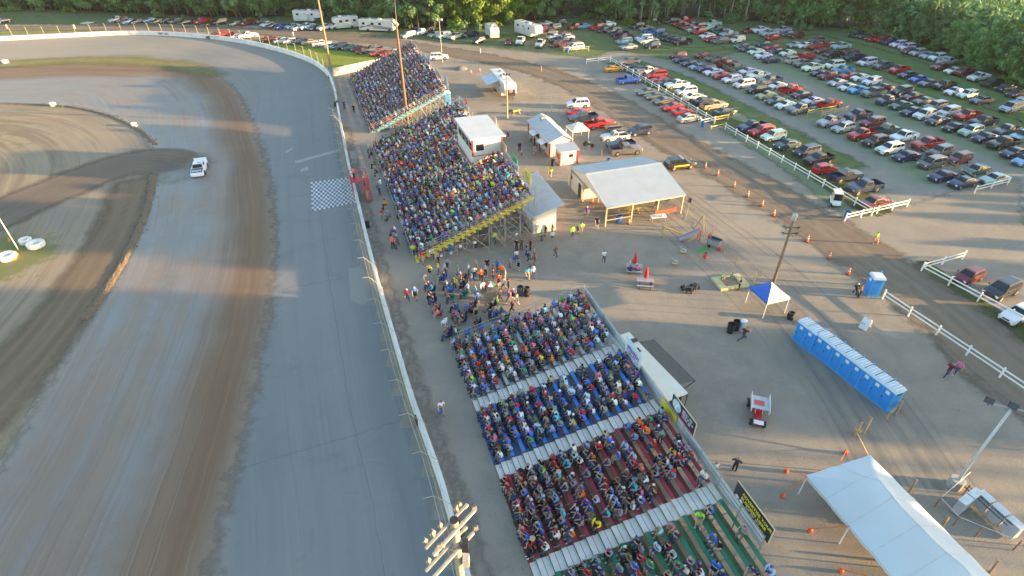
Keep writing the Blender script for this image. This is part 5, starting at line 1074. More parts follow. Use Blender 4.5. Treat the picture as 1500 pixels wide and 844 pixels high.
for s0,s1 in AIS:
    m=MB(); c=-(s0+s1)/2; w_=s1-s0-.04
    for i in range(AN):
        m.box((bx(i)-.36,c,bz(i)-.4),(.46,w_,.06)); m.box((bx(i)+.08,c,bz(i)-.2),(.38,w_,.06)); m.box((bx(i)-.605,c,bz(i)-.42),(.028,w_+.02,.12),mi=1)
    m.build('aisle_stair',[AISLE,NOSE],A)
m=MB(); zf=lambda x:max(.05,AZ0+AR*(x-.45)/AP-.5)
for s in [-.9+2.5*i for i in range(13)]:
    m.bar((0,-s,.02),(AN*AP,-s,zf(AN*AP)),.06,.1); 
    for x in (3,6,9,12,14): m.cyl((x,-s,0),(x,-s,zf(x)),.035,n=5)
m.build('frame',STEEL,A)
XB=AN*AP+.15; ZB=bz(AN-1)
PANEL=M('screen_panel_grey',(.42,.45,.47),.6,.1,1.2,dirt=(.5,.5,.5,.3))
for k in range(13):
    s0=-1.+k*2.32; m=MB(); m.bar((XB,-s0,-.0),(XB,-s0,ZB+.95),.06,.06); m.build('rail_post',STEEL,A)
    if k<12: MB().box((XB+.005,-(s0+1.16),ZB+.22),(.03,2.2,1.05)).build('back_panel',PANEL,A); 
for z in (.5,.95,.1): MB().cyl((XB-.05,1.0,ZB+z-.02),(XB-.05,-26.85,ZB+z-.02),.025,n=6).build('back_rail',STEEL,A)
for s in (-1.05,29.25):
    m=MB(); 
    for h in (.5,.95): m.cyl((.2,-s,bz(0)+h),(XB,-s,ZB+h),.028,n=6)
    for i in range(0,AN,3): m.cyl((bx(i),-s,bz(i)-.3),(bx(i),-s,bz(i)+.95),.028,n=6)
    m.build('end_rail',STEEL,A)
def big_stand(nm,label,px,N,pitch,z0,rise,Ln,mats,strmat,nbay):
    F=at(*px,.5); t=thing(nm,label,'grandstand',(F.x,F.y,0),WA+(R(1.2))); X=lambda i:.35+pitch*i; Z=lambda i:z0+rise*i
    for i in range(N):
        m=MB(); m.box((X(i),-Ln/2,Z(i)-.025),(.28,Ln,.05)); m.box((X(i)-.36,-Ln/2,Z(i)-.42),(.30,Ln,.04),mi=1); m.build('bench',mats,t)
    zf=lambda x:max(.08,z0+rise*(x-.35)/pitch-.5)
    for k in range(nbay):
        m=MB(); steel_frame(m,.3,N*pitch,zf,.02+(Ln-.04)*k/(nbay-1),n=8); m.build('scaffold_bay',STEEL,t)
    m=MB()
    for x in (3,7,11,N*pitch): m.cyl((x,0,zf(x)*.55),(x,-Ln,zf(x)*.55),.03,n=4)
    m.build('ledgers',STEEL,t)
    for s in (-.08,Ln+.08):   # stepped end boards and pipe railing
        m=MB()
        for i in range(N): m.box((X(i)-.1,-s,Z(i)-.32),(pitch+.12,.05,.2)); m.box((X(i)-.36,-s,Z(i)-.2),(.1,.05,.45)); m.box((X(i),-s,Z(i)-.02),(.3,.09,.05))
        m.bar((.2,-s-.03,z0-.62),(N*pitch,-s-.03,zf(N*pitch)+.02),.05,.1)
        m.build('end_boards',strmat,t); m=MB()
        for h in (.45,.78,1.1): m.cyl((.2,-s-.07,Z(0)+h),(N*pitch,-s-.07,Z(N-1)+h),.028,n=5)
        for i in range(0,N,2): m.cyl((X(i),-s-.07,Z(i)-.3),(X(i),-s-.07,Z(i)+1.12),.026,n=5)
        m.build('end_rail',STEEL,t)
    xb=N*pitch+.1; zt=Z(N-1)
    m=MB(); 
    for h in (.4,.75,1.1): m.cyl((xb,0,zt+h),(xb,-Ln,zt+h),.028,n=5)
    for k in range(18): m.cyl((xb,-Ln*k/17,0),(xb,-Ln*k/17,zt+1.12),.03,n=5)
    m.build('back_rail',STEEL,t)
    m=MB()
    for k in range(6):
        if k%2==0: m.box((xb+.03,-Ln*(k+.5)/6,zt+.6),(.03,Ln/6-.3,1.0))
    m.build('back_panel',PANEL,t)
    m=MB()
    for z in (.35,.75): m.cyl((-.35,.2,z+.2),(-.35,-Ln,z+.2),.028,n=5)
    for k in range(16): m.cyl((-.35,-Ln*k/15,0),(-.35,-Ln*k/15,.97),.03,n=5)
    m.build('front_rail',STEEL,t)
    return t,X,Z
BMIX=M('bench_red_white',(.25,.03,.04),.55,.3,.9,dirt=(.55,.53,.5,.9)); 
B,BX,BZ=big_stand('middle_grandstand','packed middle grandstand with yellow stepped end boards and a white press box',(548,212),21,.71,.5,.27,36.,[BMIX,AISLE],YELP,9)
C_,CX,CZ=big_stand('far_grandstand','packed far grandstand with pale blue end boards beside the lawn',(514,112),20,.71,.5,.29,34.6,[BMIX,AISLE],M('pale_blue_paint',(.16,.38,.50),.5,.2,2),9)
# stair treads of the yellow end
m=MB()
for i in range(20): m.box((BX(i)-.35,-36.55,BZ(i)-.42),(.34,.8,.05),mi=0)
m.build('end_stair',YELP,B)
m=MB()
for h in (.6,1.1): m.cyl((.2,-37.0,BZ(0)+h-.4),(14.9,-37.0,BZ(20)+h-.4),.028,n=5)
for i in range(0,21,2): m.cyl((BX(i),-37.0,0 if i<3 else BZ(i)-1.2),(BX(i),-37.0,BZ(i)+.72),.028,n=5)
m.build('stair_rail',STEEL,B)
m=MB(); steel_frame(m,.8,14.8,lambda x:max(.1,.5+.27*(x-.35)/.71-.62),36.98,n=7); m.build('scaffold_bay',STEEL,B)
MB().box((8.1,-36.1,1.3),(1.9,.05,2.5)).build('dark_screen',M('dark_netting',(.05,.05,.045),.9,.3,3),B)
for x,z in ((5.2,1.35),(7.0,1.5),(12.3,1.6),(2.8,.5),(4.0,.62)): MB().box((x,-37.06,z),(.32,.02,.3)).build('base_plate_card',M('white_card',(.6,.62,.62),.6),B)
# press box
pb=MB(); x0,x1,s0,s1,zf0,zt0=11.0,15.3,14.6,22.6,4.4,8.3
m=MB(); m.box(((x0+x1)/2,-(s0+s1)/2,(zf0+zt0)/2),(x1-x0,s1-s0,zt0-zf0)); pbx=m.build('press_box',WALLW,B); pbx['label']='white boxy press cabin with red trim and a window strip facing the track'
m=MB(); m.plate((x0-.35,-s1-.35,zt0+.12),(x1+.4,-s1-.35,zt0-.02),(x1+.4,-s0+.35,zt0-.02),(x0-.35,-s0+.35,zt0+.12),.14); m.build('roof',ROOFW,pbx)
for k in range(4): MB().box((x0-.01,-(s0+.6+1.0+k*1.85),zt0-1.15),(.05,1.55,1.05)).build('window',GLASS,pbx)
w_=MB().box((x0+1.05,-s1-.01,zt0-1.2),(1.15,.05,.95)).build('window',GLASS,pbx); m=MB(); m.box((x0+1.05,-s1-.03,zt0-.68),(1.35,.06,.1)).box((x0+1.05,-s1-.03,zt0-1.72),(1.35,.06,.1)).box((x0+.42,-s1-.03,zt0-1.2),(.1,.06,.96)).box((x0+1.68,-s1-.03,zt0-1.2),(.1,.06,.96)); m.build('frame',WHITE,w_)
MB().box((x0+2.2,-s1-.02,zt0-1.0),(.55,.05,.3)).build('wall_vent',M('grey_vent',(.4,.4,.38),.6),pbx)
m=MB(); m.box(((x0+x1)/2,-s1-.015,zf0+1.55),(x1-x0+.04,.05,.1)); m.box((x0+.05,-s1-.012,zt0-1.2),(.2,.06,2.3)); m.box((x1-.05,-s1-.012,zt0-1.2),(.16,.06,2.3)); m.box((x0-.012,-s1+.08,zt0-1.2),(.05,.2,2.3)); m.build('red_trim',REDP,pbx)
# panels and signs on the stands' back rails
def back_sign(st,stand_x,s,z,w,h,label,parts,cat='sign'):
    o=st.matrix_world if False else Matrix.Translation(st.location)@Matrix.Rotation(st.rotation_euler.z,4,'Z'); p=o@Vector((stand_x,-s,z)); t=thing('hanging_sign',label,cat,p,st.rotation_euler.z,'signs on the grandstand back rails')
    for nm,fn,mt in parts: fn_=MB(); fn(fn_); fn_.build(nm,mt,t)
    return t
pnl=lambda w,h,x=-.0,dy=0,dz=0,t=.05:(lambda m:m.box((x,dy,h/2+dz),(t,w,h)))
lg=M('white_lettering',(.75,.75,.75),.5); BOARD=M('sign_black',(.02,.02,.022),.4,.1,2); YL=M('yellow_lettering',(.75,.62,.03),.5,.1,3)
# the inner faces (toward the track) carry the writing; lettering sits 3 mm proud of each board
MX=lambda y,z:Matrix(((0,0,-1,-.031),(-1,0,0,y),(0,1,0,z),(0,0,0,1)))
s_=back_sign(A,XB+.12,25.3,ZB+.45,3.0,1.5,'black sign with yellow lettering on the rail behind the green benches',[('board',pnl(3.55,1.5),BOARD),('edge_trim',lambda m:(m.box((.035,0,1.53),(.06,3.6,.05)),m.box((.035,-1.8,.75),(.06,.05,1.55))),M('sign_edge_gold',(.6,.5,.3),.6))])
text_mesh('ADVERTISE YOUR',.36,YL,'lettering',s_,MX(1.1,1.03)); text_mesh('BUSINESS HERE',.36,YL,'lettering',s_,MX(1.1,.63)); 
[(lambda m:(word_strokes(m,[4],(-.03,.55-.48*k_,.42),(0,-1,0),(0,0,1),.13,seed=12+k_),m.build('lettering',lg,s_)))(MB()) for k_ in range(3)]; m=MB(); word_strokes(m,[5,4,6],(-.03,.95,.14),(0,-1,0),(0,0,1),.2,seed=13); m.build('lettering',YL,s_)
for y in (1.42,1.0):
    m=MB().cyl((-.026,y,.36),(-.034,y,.36),.17,n=16); m.build('round_logo',M('logo_white',(.72,.78,.8),.5,.2,9),s_)
s_=back_sign(A,XB+.12,17.0,ZB+.4,3.0,1.55,'navy sign with white crest and red lower band behind the red benches',[('board',pnl(3.1,1.6),M('sign_navy',(.02,.03,.07),.4)),('edge_trim',lambda m:(m.box((.035,0,1.63),(.06,3.15,.05)),m.box((.035,-1.57,.8),(.06,.05,1.6))),M('sign_edge_gold',(.6,.5,.3),.6)),('red_band',lambda m:m.box((-.03,-.45,.3),(.02,2.15,.5)),M('sign_red',(.30,.02,.03),.5))])
m=MB(); m.cyl((-.026,.85,1.0),(-.036,.85,1.0),.55,n=18); m.build('crest',M('crest_pale',(.5,.6,.66),.5,.5,5),s_); m=MB(); [word_strokes(m,w_,(-.03,.1,z),(0,-1,0),(0,0,1),.2,seed=int(z*50)) for w_,z in (([5,3],1.22),([4,5],.94),([5,2],.68))]; m.build('lettering',lg,s_)
s_=back_sign(A,XB-.12,9.6,ZB+.2,2.6,1.6,'pale blue sign with purple script logo behind the blue benches',[('board',pnl(2.7,1.75),M('sign_pale_blue',(.55,.66,.72),.5,.08,1))])
PUR=M('purple_lettering',(.22,.08,.40),.5); m=MB()
for k in range(9): a=1.0-k*.23; m.bar((-.03,a,.62+.06*math.sin(k*2)),(-.03,a-.16,1.2-.08*math.cos(k*1.7)),.02,.11); m.bar((-.031,a-.1,.75),(-.031,a+.1,1.05),.02,.08)
m.bar((-.03,1.1,.5),(-.03,-1.05,.42),.02,.08); m.build('script_logo',PUR,s_)
for k,s in enumerate((15.6,)):
    back_sign(A,XB-.1,s,ZB-.05,1.8,.9,['yellow panel tied to the rail at the pale aisle end','', 'narrow yellow panel tied to the rail behind the red benches'][k],[('board',pnl([2.2,1,1.4][k],.85),M('sign_olive_yellow',(.5,.42,.05),.6,.2,1.5))])
def bs(px,z): p=at(*px,z)-B.location; q=Matrix.Rotation(-B.rotation_euler.z,3,'Z')@p; return -q.y
for px,z,w,h,l,mt in (((702,152),6.6,1.5,1.5,'small red banner above the middle grandstand back corner beyond the press box',REDP),((735,215),6.6,4.4,1.6,'red and tan lettered board on the middle grandstand back rail beside the press box',M('sign_tan',(.45,.36,.24),.6,.2,2)),((752,236),6.9,2.0,1.5,'green banner on the middle grandstand back rail',M('sign_green',(.02,.34,.17),.6)),((776,262),6.5,2.2,1.5,'yellow banner on the middle grandstand back rail near its corner',M('sign_yellow',(.6,.52,.04),.6))):
    s_=back_sign(B,15.25,bs(px,z),6.0,w,h,l,[('board',pnl(w,h),mt)])
    m=MB(); r_=[(-.03,w*.4,.55),(-.03,w*.35,1.0)]; [word_strokes(m,[max(2,int(w*1.6))],o_,(0,-1,0),(0,0,1),.28,seed=int(w*10)) for o_ in r_]; m.build('lettering',REDP if 'tan' in l else M('dark_lettering',(.03,.08,.04),.6) if 'banner on' in l else lg,s_)
for px,z,l in (((640,85),7.2,'tall grey banner on the far grandstand back rail, farther one'),((646,118),7.0,'blue banner on the far grandstand back rail at its near corner')):
    p=at(*px,z)-C_.location; q=Matrix.Rotation(-C_.rotation_euler.z,3,'Z')@p; back_sign(C_,14.45,-q.y,6.0,1.6,1.7,l,[('board',pnl(2.,1.8),M('sign_blue_grey',(.22,.32,.48),.6,.2,2))])
# ---- who sits where
SEATS=[]; sr=random.Random(5)
OCC={'grey':(.95,.9),'blue':(.95,.84),'red':(.96,.62),'green':(.92,.45)}
for nm,s0,s1,mt in SECT:
    for i in range(AN):
        oc=OCC[nm][0]+(OCC[nm][1]-OCC[nm][0])*i/(AN-1); s=s0+.35+sr.uniform(0,.3); gap=0; k=0
        while s<s1-.25:
            # people come in groups with gaps between them
            on=sr.random()<oc
            if on: SEATS.append((nm,i,s,k)); k+=1
            s+=sr.uniform(.46,.60)
            if not on: s+=sr.uniform(0,.2)
            if sr.random()<(1-oc)*.3: s+=sr.uniform(.6,1.5)
MA=Matrix.Translation(A.location)@Matrix.Rotation(WA,4,'Z')
def px_of(p):
    d=cam.matrix_world.inverted()@Vector(p); return 750+d.x/-d.z*CF, 422-d.y/-d.z*CF
SEAT=[]
for nm,i,s,k in SEATS:
    p=MA@Vector((bx(i)-.02+sr.uniform(-.15,.10),-s,bz(i)+.0)); d=(p-Vector((0,0,CH))).length; x,y=px_of(p); SEAT.append((d,nm,i,s,k,p,x,y))
SEAT.sort(key=lambda q:q[0]); inv=[q for q in SEAT if -30<q[7]<862]
# ---- free-standing and chair people first, then the nearest seats, then the crowd
G1='people standing and walking about the grounds'; G2='spectators on folding chairs between the grandstands'; G3='spectators on the near grandstand benches'
def stand(x,y,shirt,legs,face,where,pose=None,s=1.,head=None,hat=None,big=None):
    p=at(x,y); pose=pose or pr.choice(['stand_a','stand_a','stand_b','walk_a'])
    person(pose,(p.x,p.y,.0),face,'person in {s} top and {l}, '+where,shirt,legs,head,G1,s,hat=hat)
for a in [(598,441,'maroon','jeans',-80,'nearer the wall of the two walkers in the lane','walk_a',1,'cap','white'),(609,439,'royal blue','black shorts',-80,'second of the two walkers in the lane','walk_a',1.03,'cap','white'),
 (576,364,'coral','dark trousers',-70,'alone in the lane below the middle stand','stand_a',1.08),(561,323,'red','khaki shorts',-60,'in the lane by the middle stand','walk_a'),(557,288,'navy','jeans',100,'in the lane beside the red flag stand','walk_a'),
 (606,375,'lime','dark trousers',60,'at the foot of the yellow stairs','walk_a'),(620,386,'red','khaki shorts',-100,'walking away from the yellow stairs','walk_a'),(633,381,'white','jeans',-60,'left of the blue bin by the stairs','walk_a'),(641,386,'tan','dark trousers',-60,'nearest of the pair by the blue bin','walk_a'),(656,396,'blue grey','black shorts',-120,'behind the folding chairs, apart','walk_b'),
 (725,357,'lime','dark trousers',-40,'under the middle stand scaffold','stand_b'),(736,359,'tan','khaki shorts',-60,'small, under the scaffold','stand_a',.8),
 (757,368,'black','dark trousers',-100,'left end of the gathering by the scaffold'),(764,366,'brown','jeans',-120,'facing the gathering by the scaffold'),(757,383,'white','grey trousers',90,'beside a blue bag at the gathering','walk_a'),(771,373,'black','jeans',0,'back of the gathering'),(777,367,'maroon','dark trousers',200,'rear of the gathering'),(782,378,'tan','khaki shorts',180,'right of the gathering'),(773,385,'navy','jeans',40,'middle of the gathering'),(778,390,'olive','khaki shorts',150,'front of the gathering'),(784,388,'coral','denim shorts',200,'right front of the gathering'),(773,410,'cyan','khaki shorts',-80,'below the gathering, left of a pair','walk_a'),(781,408,'light blue','jeans',-80,'below the gathering, right of a pair','walk_a'),
 (813,379,'brown','jeans',-60,'alone in the middle of the yard','walk_a'),(884,384,'white','jeans',-90,'alone in the yard left of the picnic tables','walk_a'),(838,348,'lime','jeans',-60,'by the shed corner, left of a pair'),(851,343,'lime','khaki shorts',-80,'by the shed corner, right of a pair'),(846,342,'maroon','denim shorts',-80,'small, between the two lime tops','stand_a',.72),
 (874,334,'black','black shorts',-90,'striding, left of the pavilion','walk_a',1,'long_hair'),(859,319,'purple','grey trousers',-90,'near the pavilion door'),(793,353,'green','jeans',-30,'at the shed wall'),(799,346,'black','black shorts',200,'at the shed wall, farther'),(809,344,'brown','khaki shorts',200,'at the shed wall, right'),(809,354,'white','denim shorts',100,'nearest of the group by the shed wall','stand_a',.9),
 (806,261,'lime','khaki shorts',-100,'alone between the shed and the ticket hut','walk_a'),(761,222,'black','dark trousers',80,'behind the press box'),(764,231,'pink','denim shorts',90,'small, behind the press box','stand_a',.68),
 (779,205,'red','jeans',-20,'first in the concession queue'),(783,214,'maroon','dark trousers',-20,'second in the concession queue'),(777,211,'lime','jeans',-20,'in the concession queue wearing lime'),(790,220,'navy','jeans',0,'leaning at the concession shutter'),(782,228,'blue grey','khaki shorts',20,'at the rear of the concession queue'),(797,226,'white','denim shorts',0,'under the concession shutter'),(785,224,'navy','khaki shorts',15,'in the concession queue behind the counter crowd'),(744,205,'red','black shorts',-60,'sitting low by the press box'),
 (960,303,'lime','dark trousers',-80,'under the pavilion roof'),(979,293,'black','dark trousers',-80,'under the pavilion right end, farther'),(995,290,'maroon','dark trousers',-90,'under the pavilion right corner'),
 (1036,360,'red','dark trousers',0,'beside the grey cooker cart'),(1082,425,'black','dark trousers',150,'standing on the edge of the sand pit','stand_b'),
 (1086,499,'maroon','jeans',20,'running past the barrels','run'),(1280,357,'lime','khaki shorts',-80,'beside a cone at the lot entrance','stand_a'),(1250,433,'black','dark trousers',-90,'left of the single blue toilet'),(1256,436,'brown','dark trousers',-60,'close to the single blue toilet'),(1270,418,'navy','dark trousers',-120,'behind the single blue toilet'),
 (1385,552,'maroon','jeans',190,'left of the striding pair by the right fence','walk_b'),(1398,549,'pink','jeans',190,'right of the striding pair by the right fence','walk_a'),(1075,690,'charcoal','dark trousers',60,'alone on the gravel behind the red benches','stand_b'),(1046,694,'white','jeans',110,'close behind the near stand rail','stand_a',.85),(648,607,'white','khaki shorts',-80,'beside a blue bag in the lane','walk_a'),
 (505,160,'navy','dark trousers',-70,'in the far lane, farther left'),(519,166,'black','dark trousers',-90,'in the far lane beside the far stand'),(496,158,'navy','jeans',-60,'near the wall in the far lane'),(548,190,'orange','dark trousers',0,'at the far stand foot, left of two in orange'),(559,191,'orange','black shorts',0,'at the far stand foot, right of two in orange'),(601,178,'orange','dark trousers',-90,'under the far stand by the wooden pole'),
 (534,271,'yellow','dark trousers',-150,'on the red flag stand steps'),(325,56,'orange','dark trousers',-60,'behind the curve wall on the lawn'),
 (695,408,'white','jeans',-90,'among the chairs, far column'),(697,398,'tan','khaki shorts',-90,'behind the chairs, farthest left'),(708,430,'white','jeans',100,'striding between the chairs','walk_b'),(705,412,'orange','dark trousers',100,'bright among the chairs'),(711,405,'blue grey','dark trousers',-60,'behind the chairs by the orange top'),(723,402,'brown','dark trousers',180,'behind the chairs, back to the sun'),(723,412,'maroon','dark trousers',180,'behind the chairs in a dark outfit'),(740,412,'tan','khaki shorts',180,'behind the chairs beside the tall walker','stand_a',1,'long_hair'),(738,425,'light blue','grey trousers',170,'right of the chairs, tall'),(745,427,'charcoal','denim shorts',190,'right of the chairs, shorter'),(733,441,'coral','jeans',200,'beside the round table chairs'),(745,444,'purple','grey trousers',200,'right of the chairs in purple'),(750,459,'maroon','dark trousers',190,'right of the chairs, nearest the grey benches'),(624,414,'white','khaki shorts',-60,'small, at the left end of the chairs','stand_a',.75),(666,424,'olive','dark trousers',-90,'standing between two chair columns')]+[(x_,y_,pr.choice(list(SH_W)),pr.choice(list(TR)),pr.uniform(90,270),'standing behind the folding chairs, '+ORD[k_]+' in from the lane') for k_,(x_,y_) in enumerate(((630,405),(643,402),(652,404),(671,404),(676,417),(687,403),(686,432),(697,436),(700,446),(714,396),(718,470),(729,398),(729,452),(731,420),(735,405),(747,395),(752,440),(757,448),(698,466),(760,396)))]: stand(*a)
for x,y,l in ((753,384,'blue carry bag at the left of the gathering by the scaffold'),(646,609,'blue carry bag beside the walker in white in the lane')):
    p=at(x,y); t=thing('carry_bag',l,'bag',(p.x,p.y,.55),.4); MB().box((0,0,0),(.34,.2,.36),tx=.85).build('bag_body',M('bag_blue',(.04,.12,.5),.7,.1,4),t); MB().tube([(-.1,0,.18),(-.06,0,.34),(.06,0,.34),(.1,0,.18)],.014).build('strap',DKST,t)
CHAIRC={'royal blue':(.03,.12,.45),'navy':(.02,.03,.10),'black':(.02,.02,.025),'green':(.03,.22,.10),'maroon':(.2,.03,.04),'blue grey':(.12,.18,.28)}
def folding_chair(): 
    t=bpy.data.objects.new('folding_chair',None); COL.objects.link(t)
    m=MB().box((0,0,.40),(.48,.52,.03)); o=m.build('seat',CLOTH,t); o['paint']=1; m=MB(); m.add([(-.22,-.27,.42),(-.22,.27,.42),(-.36,.27,.92),(-.36,-.27,.92),(-.25,-.27,.42),(-.25,.27,.42),(-.39,.27,.92),(-.39,-.27,.92)],[(0,1,2,3),(7,6,5,4),(0,4,5,1),(1,5,6,2),(2,6,7,3),(3,7,4,0)]); o=m.build('backrest',CLOTH,t); o['paint']=1
    for s in (-1,1): MB().box((0,s*.30,.60),(.46,.07,.025)).build('armrest',CLOTH,t)['paint']=1
    for a in (-1,1):
        for b in (-1,1): MB().cyl((a*.25,b*.27,0),(-a*.1*0-a*.2,b*.27,.42 if a>0 else .6),.014,n=5).build('leg',DKST,t)
    t['category']='chair'; return t
FC=folding_chair(); nch=0
CH_=[(629,424,'navy','blue grey'),(634,429,'cyan','navy'),(633,440,'charcoal','black'),(635,446,'navy','navy'),(641,457,'red','navy'),(644,465,'coral','maroon'),(648,414,'navy','royal blue'),(651,410,'black','royal blue'),(656,424,'light blue','royal blue'),(660,431,'royal blue','royal blue'),(661,442,'black','green'),(667,456,'navy','royal blue'),(669,466,'pink','black'),(673,471,'tan','black'),(679,412,None,'black'),(681,421,'black','black'),(677,425,None,'black'),(681,436,'navy','green'),(690,461,'maroon','black'),(684,455,None,'royal blue'),(693,452,'red','navy'),(722,451,'white','black'),(716,455,'tan','black'),(725,467,'royal blue','royal blue'),(731,462,'tan','green'),(742,468,'brown','black'),(738,474,'tan','green'),(658,490,'navy','black'),(655,497,'charcoal','navy'),(668,507,'light blue','black'),(668,492,'white','green'),(684,492,None,'royal blue'),(679,474,'black','navy'),(704,485,None,'royal blue'),(700,478,'charcoal','navy'),(691,412,'tan','royal blue'),(717,424,'tan','green')]
for i,(x,y,sh,cc) in enumerate(CH_):
    p=at(x,y); fa=180+17+pr.uniform(-14,14); near='white plastic chair' if y>470 else 'concrete lane' if x<655 else 'brown round table' if x>705 else 'middle of the chairs'
    col=cc; dup(FC,(p.x,p.y,.0),R(fa),f"{col} folding chair, {ORD[i]} counting from the lane, {'empty' if sh is None else 'under a person in '+sh}",'chair','folding chairs between the grandstands',CHAIRC[cc]); nch+=1
    if sh: person(pr.choice(['sit_a','sit_b','sit_c','sit_d']),(p.x,p.y,.42),fa,'person in {s} top with {h}, on a '+col+' chair, '+ORD[i]+' from the lane',sh,None,None,G2)
remove(FC)
print('free people',NP)
NEAR=inv[:max(0,300-NP)]; REST=inv[len(NEAR):]
BRIGHT={'red':['orange','red','coral'],'blue':['orange','coral','cyan'],'green':['lime','yellow','royal blue'],'grey':['lime','red']}
for d,nm,i,s,k,p,x,y in NEAR:
    sh=None
    person(pr.choices(['sit_a','sit_b','sit_c','sit_d'],[4,4,2,2])[0],(p.x,p.y,p.z),180+17.4+pr.gauss(0,16),'person in {s} top with {h}, seated '+ORD[k]+' on '+ORD[i]+' '+nm+' bench',sh,None,None,G3)
print('people',NP,'rest',len(REST))
# ---- the packed rest of the crowd: one mass, thousands of heads
CBASE=[]
def crowd_base(seed):
    r=random.Random(seed); m=MB(); lean=r.uniform(-.03,.2)
    def ring(c,a,b,n=6): return [(c[0]+a*math.cos(2*math.pi*i/n),c[1]+b*math.sin(2*math.pi*i/n),c[2]) for i in range(n)]
    m.loft([ring((0,0,.02),.17,.21),ring((-.02+lean*.4,0,.28),.16,.2),ring((lean*.9,0,.50),.15,.24),ring((lean,0,.58),.06,.10)],0)
    h=(lean*1.2+.05,0,.72); m.ball(h,.105,6,4,1,(1,.85,1.15)); m.ball((h[0]-.015,0,h[2]+.03),.112,6,4,2,(1,.9,1.05))
    for s in (-1,1):
        e=(lean*.8+.12,s*.27,.30); w_=(.36,s*r.uniform(.02,.16),.24+r.uniform(-.04,.12)); m.cyl((lean,s*.19,.54),e,.065,.052,5,0); m.cyl(e,w_,.045,.036,4,1); m.ball(w_,.045,4,3,1)
        kz=.13; kn=(.47,s*r.uniform(.09,.17),kz); m.cyl((0,s*.1,.09),kn,.095,.07,5,3); m.cyl(kn,(.44,s*.14,-.36),.062,.045,5,3); m.box((.52,s*.14,-.39),(.26,.09,.09),mi=4)
    return m
def tri(m):
    f=[];q=[]
    for fa,mi in zip(m.f,m.m):
        for k in range(1,len(fa)-1): f.append((fa[0],fa[k],fa[k+1])); q.append(mi)
    return np.array(m.v),np.array(f),np.array(q)
CB=[tri(crowd_base(s)) for s in range(6)]
cr_=random.Random(3); VV=[];FF=[];CC=[];base=0
BRT=1.22
def put(p,ang,sh):
    global base
    v,f,q=CB[cr_.randrange(6)]; c,s=math.cos(ang),math.sin(ang); k=cr_.uniform(.82,1.14)
    X=v[:,0]*c-v[:,1]*s; Y=v[:,0]*s+v[:,1]*c; VV.append(np.stack([X*k+p[0],Y*k+p[1],v[:,2]*k+p[2]],1)); FF.append(f+base); base+=len(v)
    j=lambda cc:[min(1,x*cr_.uniform(.8,1.2)) for x in cc]
    sk=cr_.choice(SKINS); hair=j(HAIRS[wpick(cr_,dict(brown=40,dark=25,blond=15,grey=12,auburn=6))]) if cr_.random()<.62 else j(CAPS[cr_.choice(list(CAPS))])
    tr=j(TR[cr_.choices(list(TR),[40,16,14,9,9,12])[0]]); pal=np.array([[min(1,v*BRT+.012) for v in j(SHIRT[sh])],sk,hair,tr,[.04,.04,.04]]); CC.append(pal[q])
def pack(st,X,Z,N,Ln,skip,occ):
    Mx=Matrix.Translation(st.location)@Matrix.Rotation(st.rotation_euler.z,4,'Z')
    for i in range(N):
        s=.3+cr_.uniform(0,.3)
        while s<Ln-.3:
            if cr_.random()<occ(i,s) and not skip(X(i),s):
                p=Mx@Vector((X(i)-.02+cr_.uniform(-.16,.10),-s,Z(i)+cr_.uniform(-.03,.1))); put(p,st.rotation_euler.z+math.pi+cr_.gauss(0,.28),wpick(cr_,SH_W))
            s+=cr_.uniform(.47,.60)
aisB=(5.,12.,20.,27.5); 
def occB(i,s):
    d=min(abs(s-a) for a in aisB); return .30 if d<.55 else (.96 if s<26 else .88)
pack(B,BX,BZ,21,36.,lambda x,s:(10.4<x and 14.2<s<23.2),occB)
pack(C_,CX,CZ,20,34.6,lambda x,s:False,lambda i,s:.97)
for d,nm,i,s,k,p,x,y in REST: put(p,R(180+17.4+cr_.gauss(0,16)),wpick(cr_,SH_W))
for k in range(14):   # standing along the front rails
    p=B.location+UV*cr_.uniform(2,34)-WV*.9; put((p.x,p.y,.75),WA+math.pi+cr_.gauss(0,.4),wpick(cr_,SH_W))
VV=np.concatenate(VV); FF=np.concatenate(FF).astype(np.int32); CC=np.concatenate(CC)
me=bpy.data.meshes.new('crowd'); me.vertices.add(len(VV)); me.vertices.foreach_set('co',VV.ravel()); me.loops.add(FF.size); me.loops.foreach_set('vertex_index',FF.ravel()); me.polygons.add(len(FF)); me.polygons.foreach_set('loop_start',np.arange(0,FF.size,3,dtype=np.int32)); me.update(calc_edges=True)
me.attributes.new('col','FLOAT_COLOR','FACE').data.foreach_set('color',np.concatenate([CC,np.ones((len(CC),1))],1).astype(np.float32).ravel())
t=NT('crowd_clothes'); a=t.n.new('ShaderNodeAttribute'); a.attribute_name='col'; nn_=t.noise(14,3); c=t.mix(1.,a.outputs['Color'],t.rng(nn_,.3,.7,.78,1.12),'MULTIPLY'); t.color(c,.85,spec=.2)
me.materials.append(t.m); o=ob('crowd',me); o['kind']='stuff'; o['label']='dense crowd filling the middle and far grandstands and the upper near benches'; o['category']='crowd'
print('crowd',len(CC))
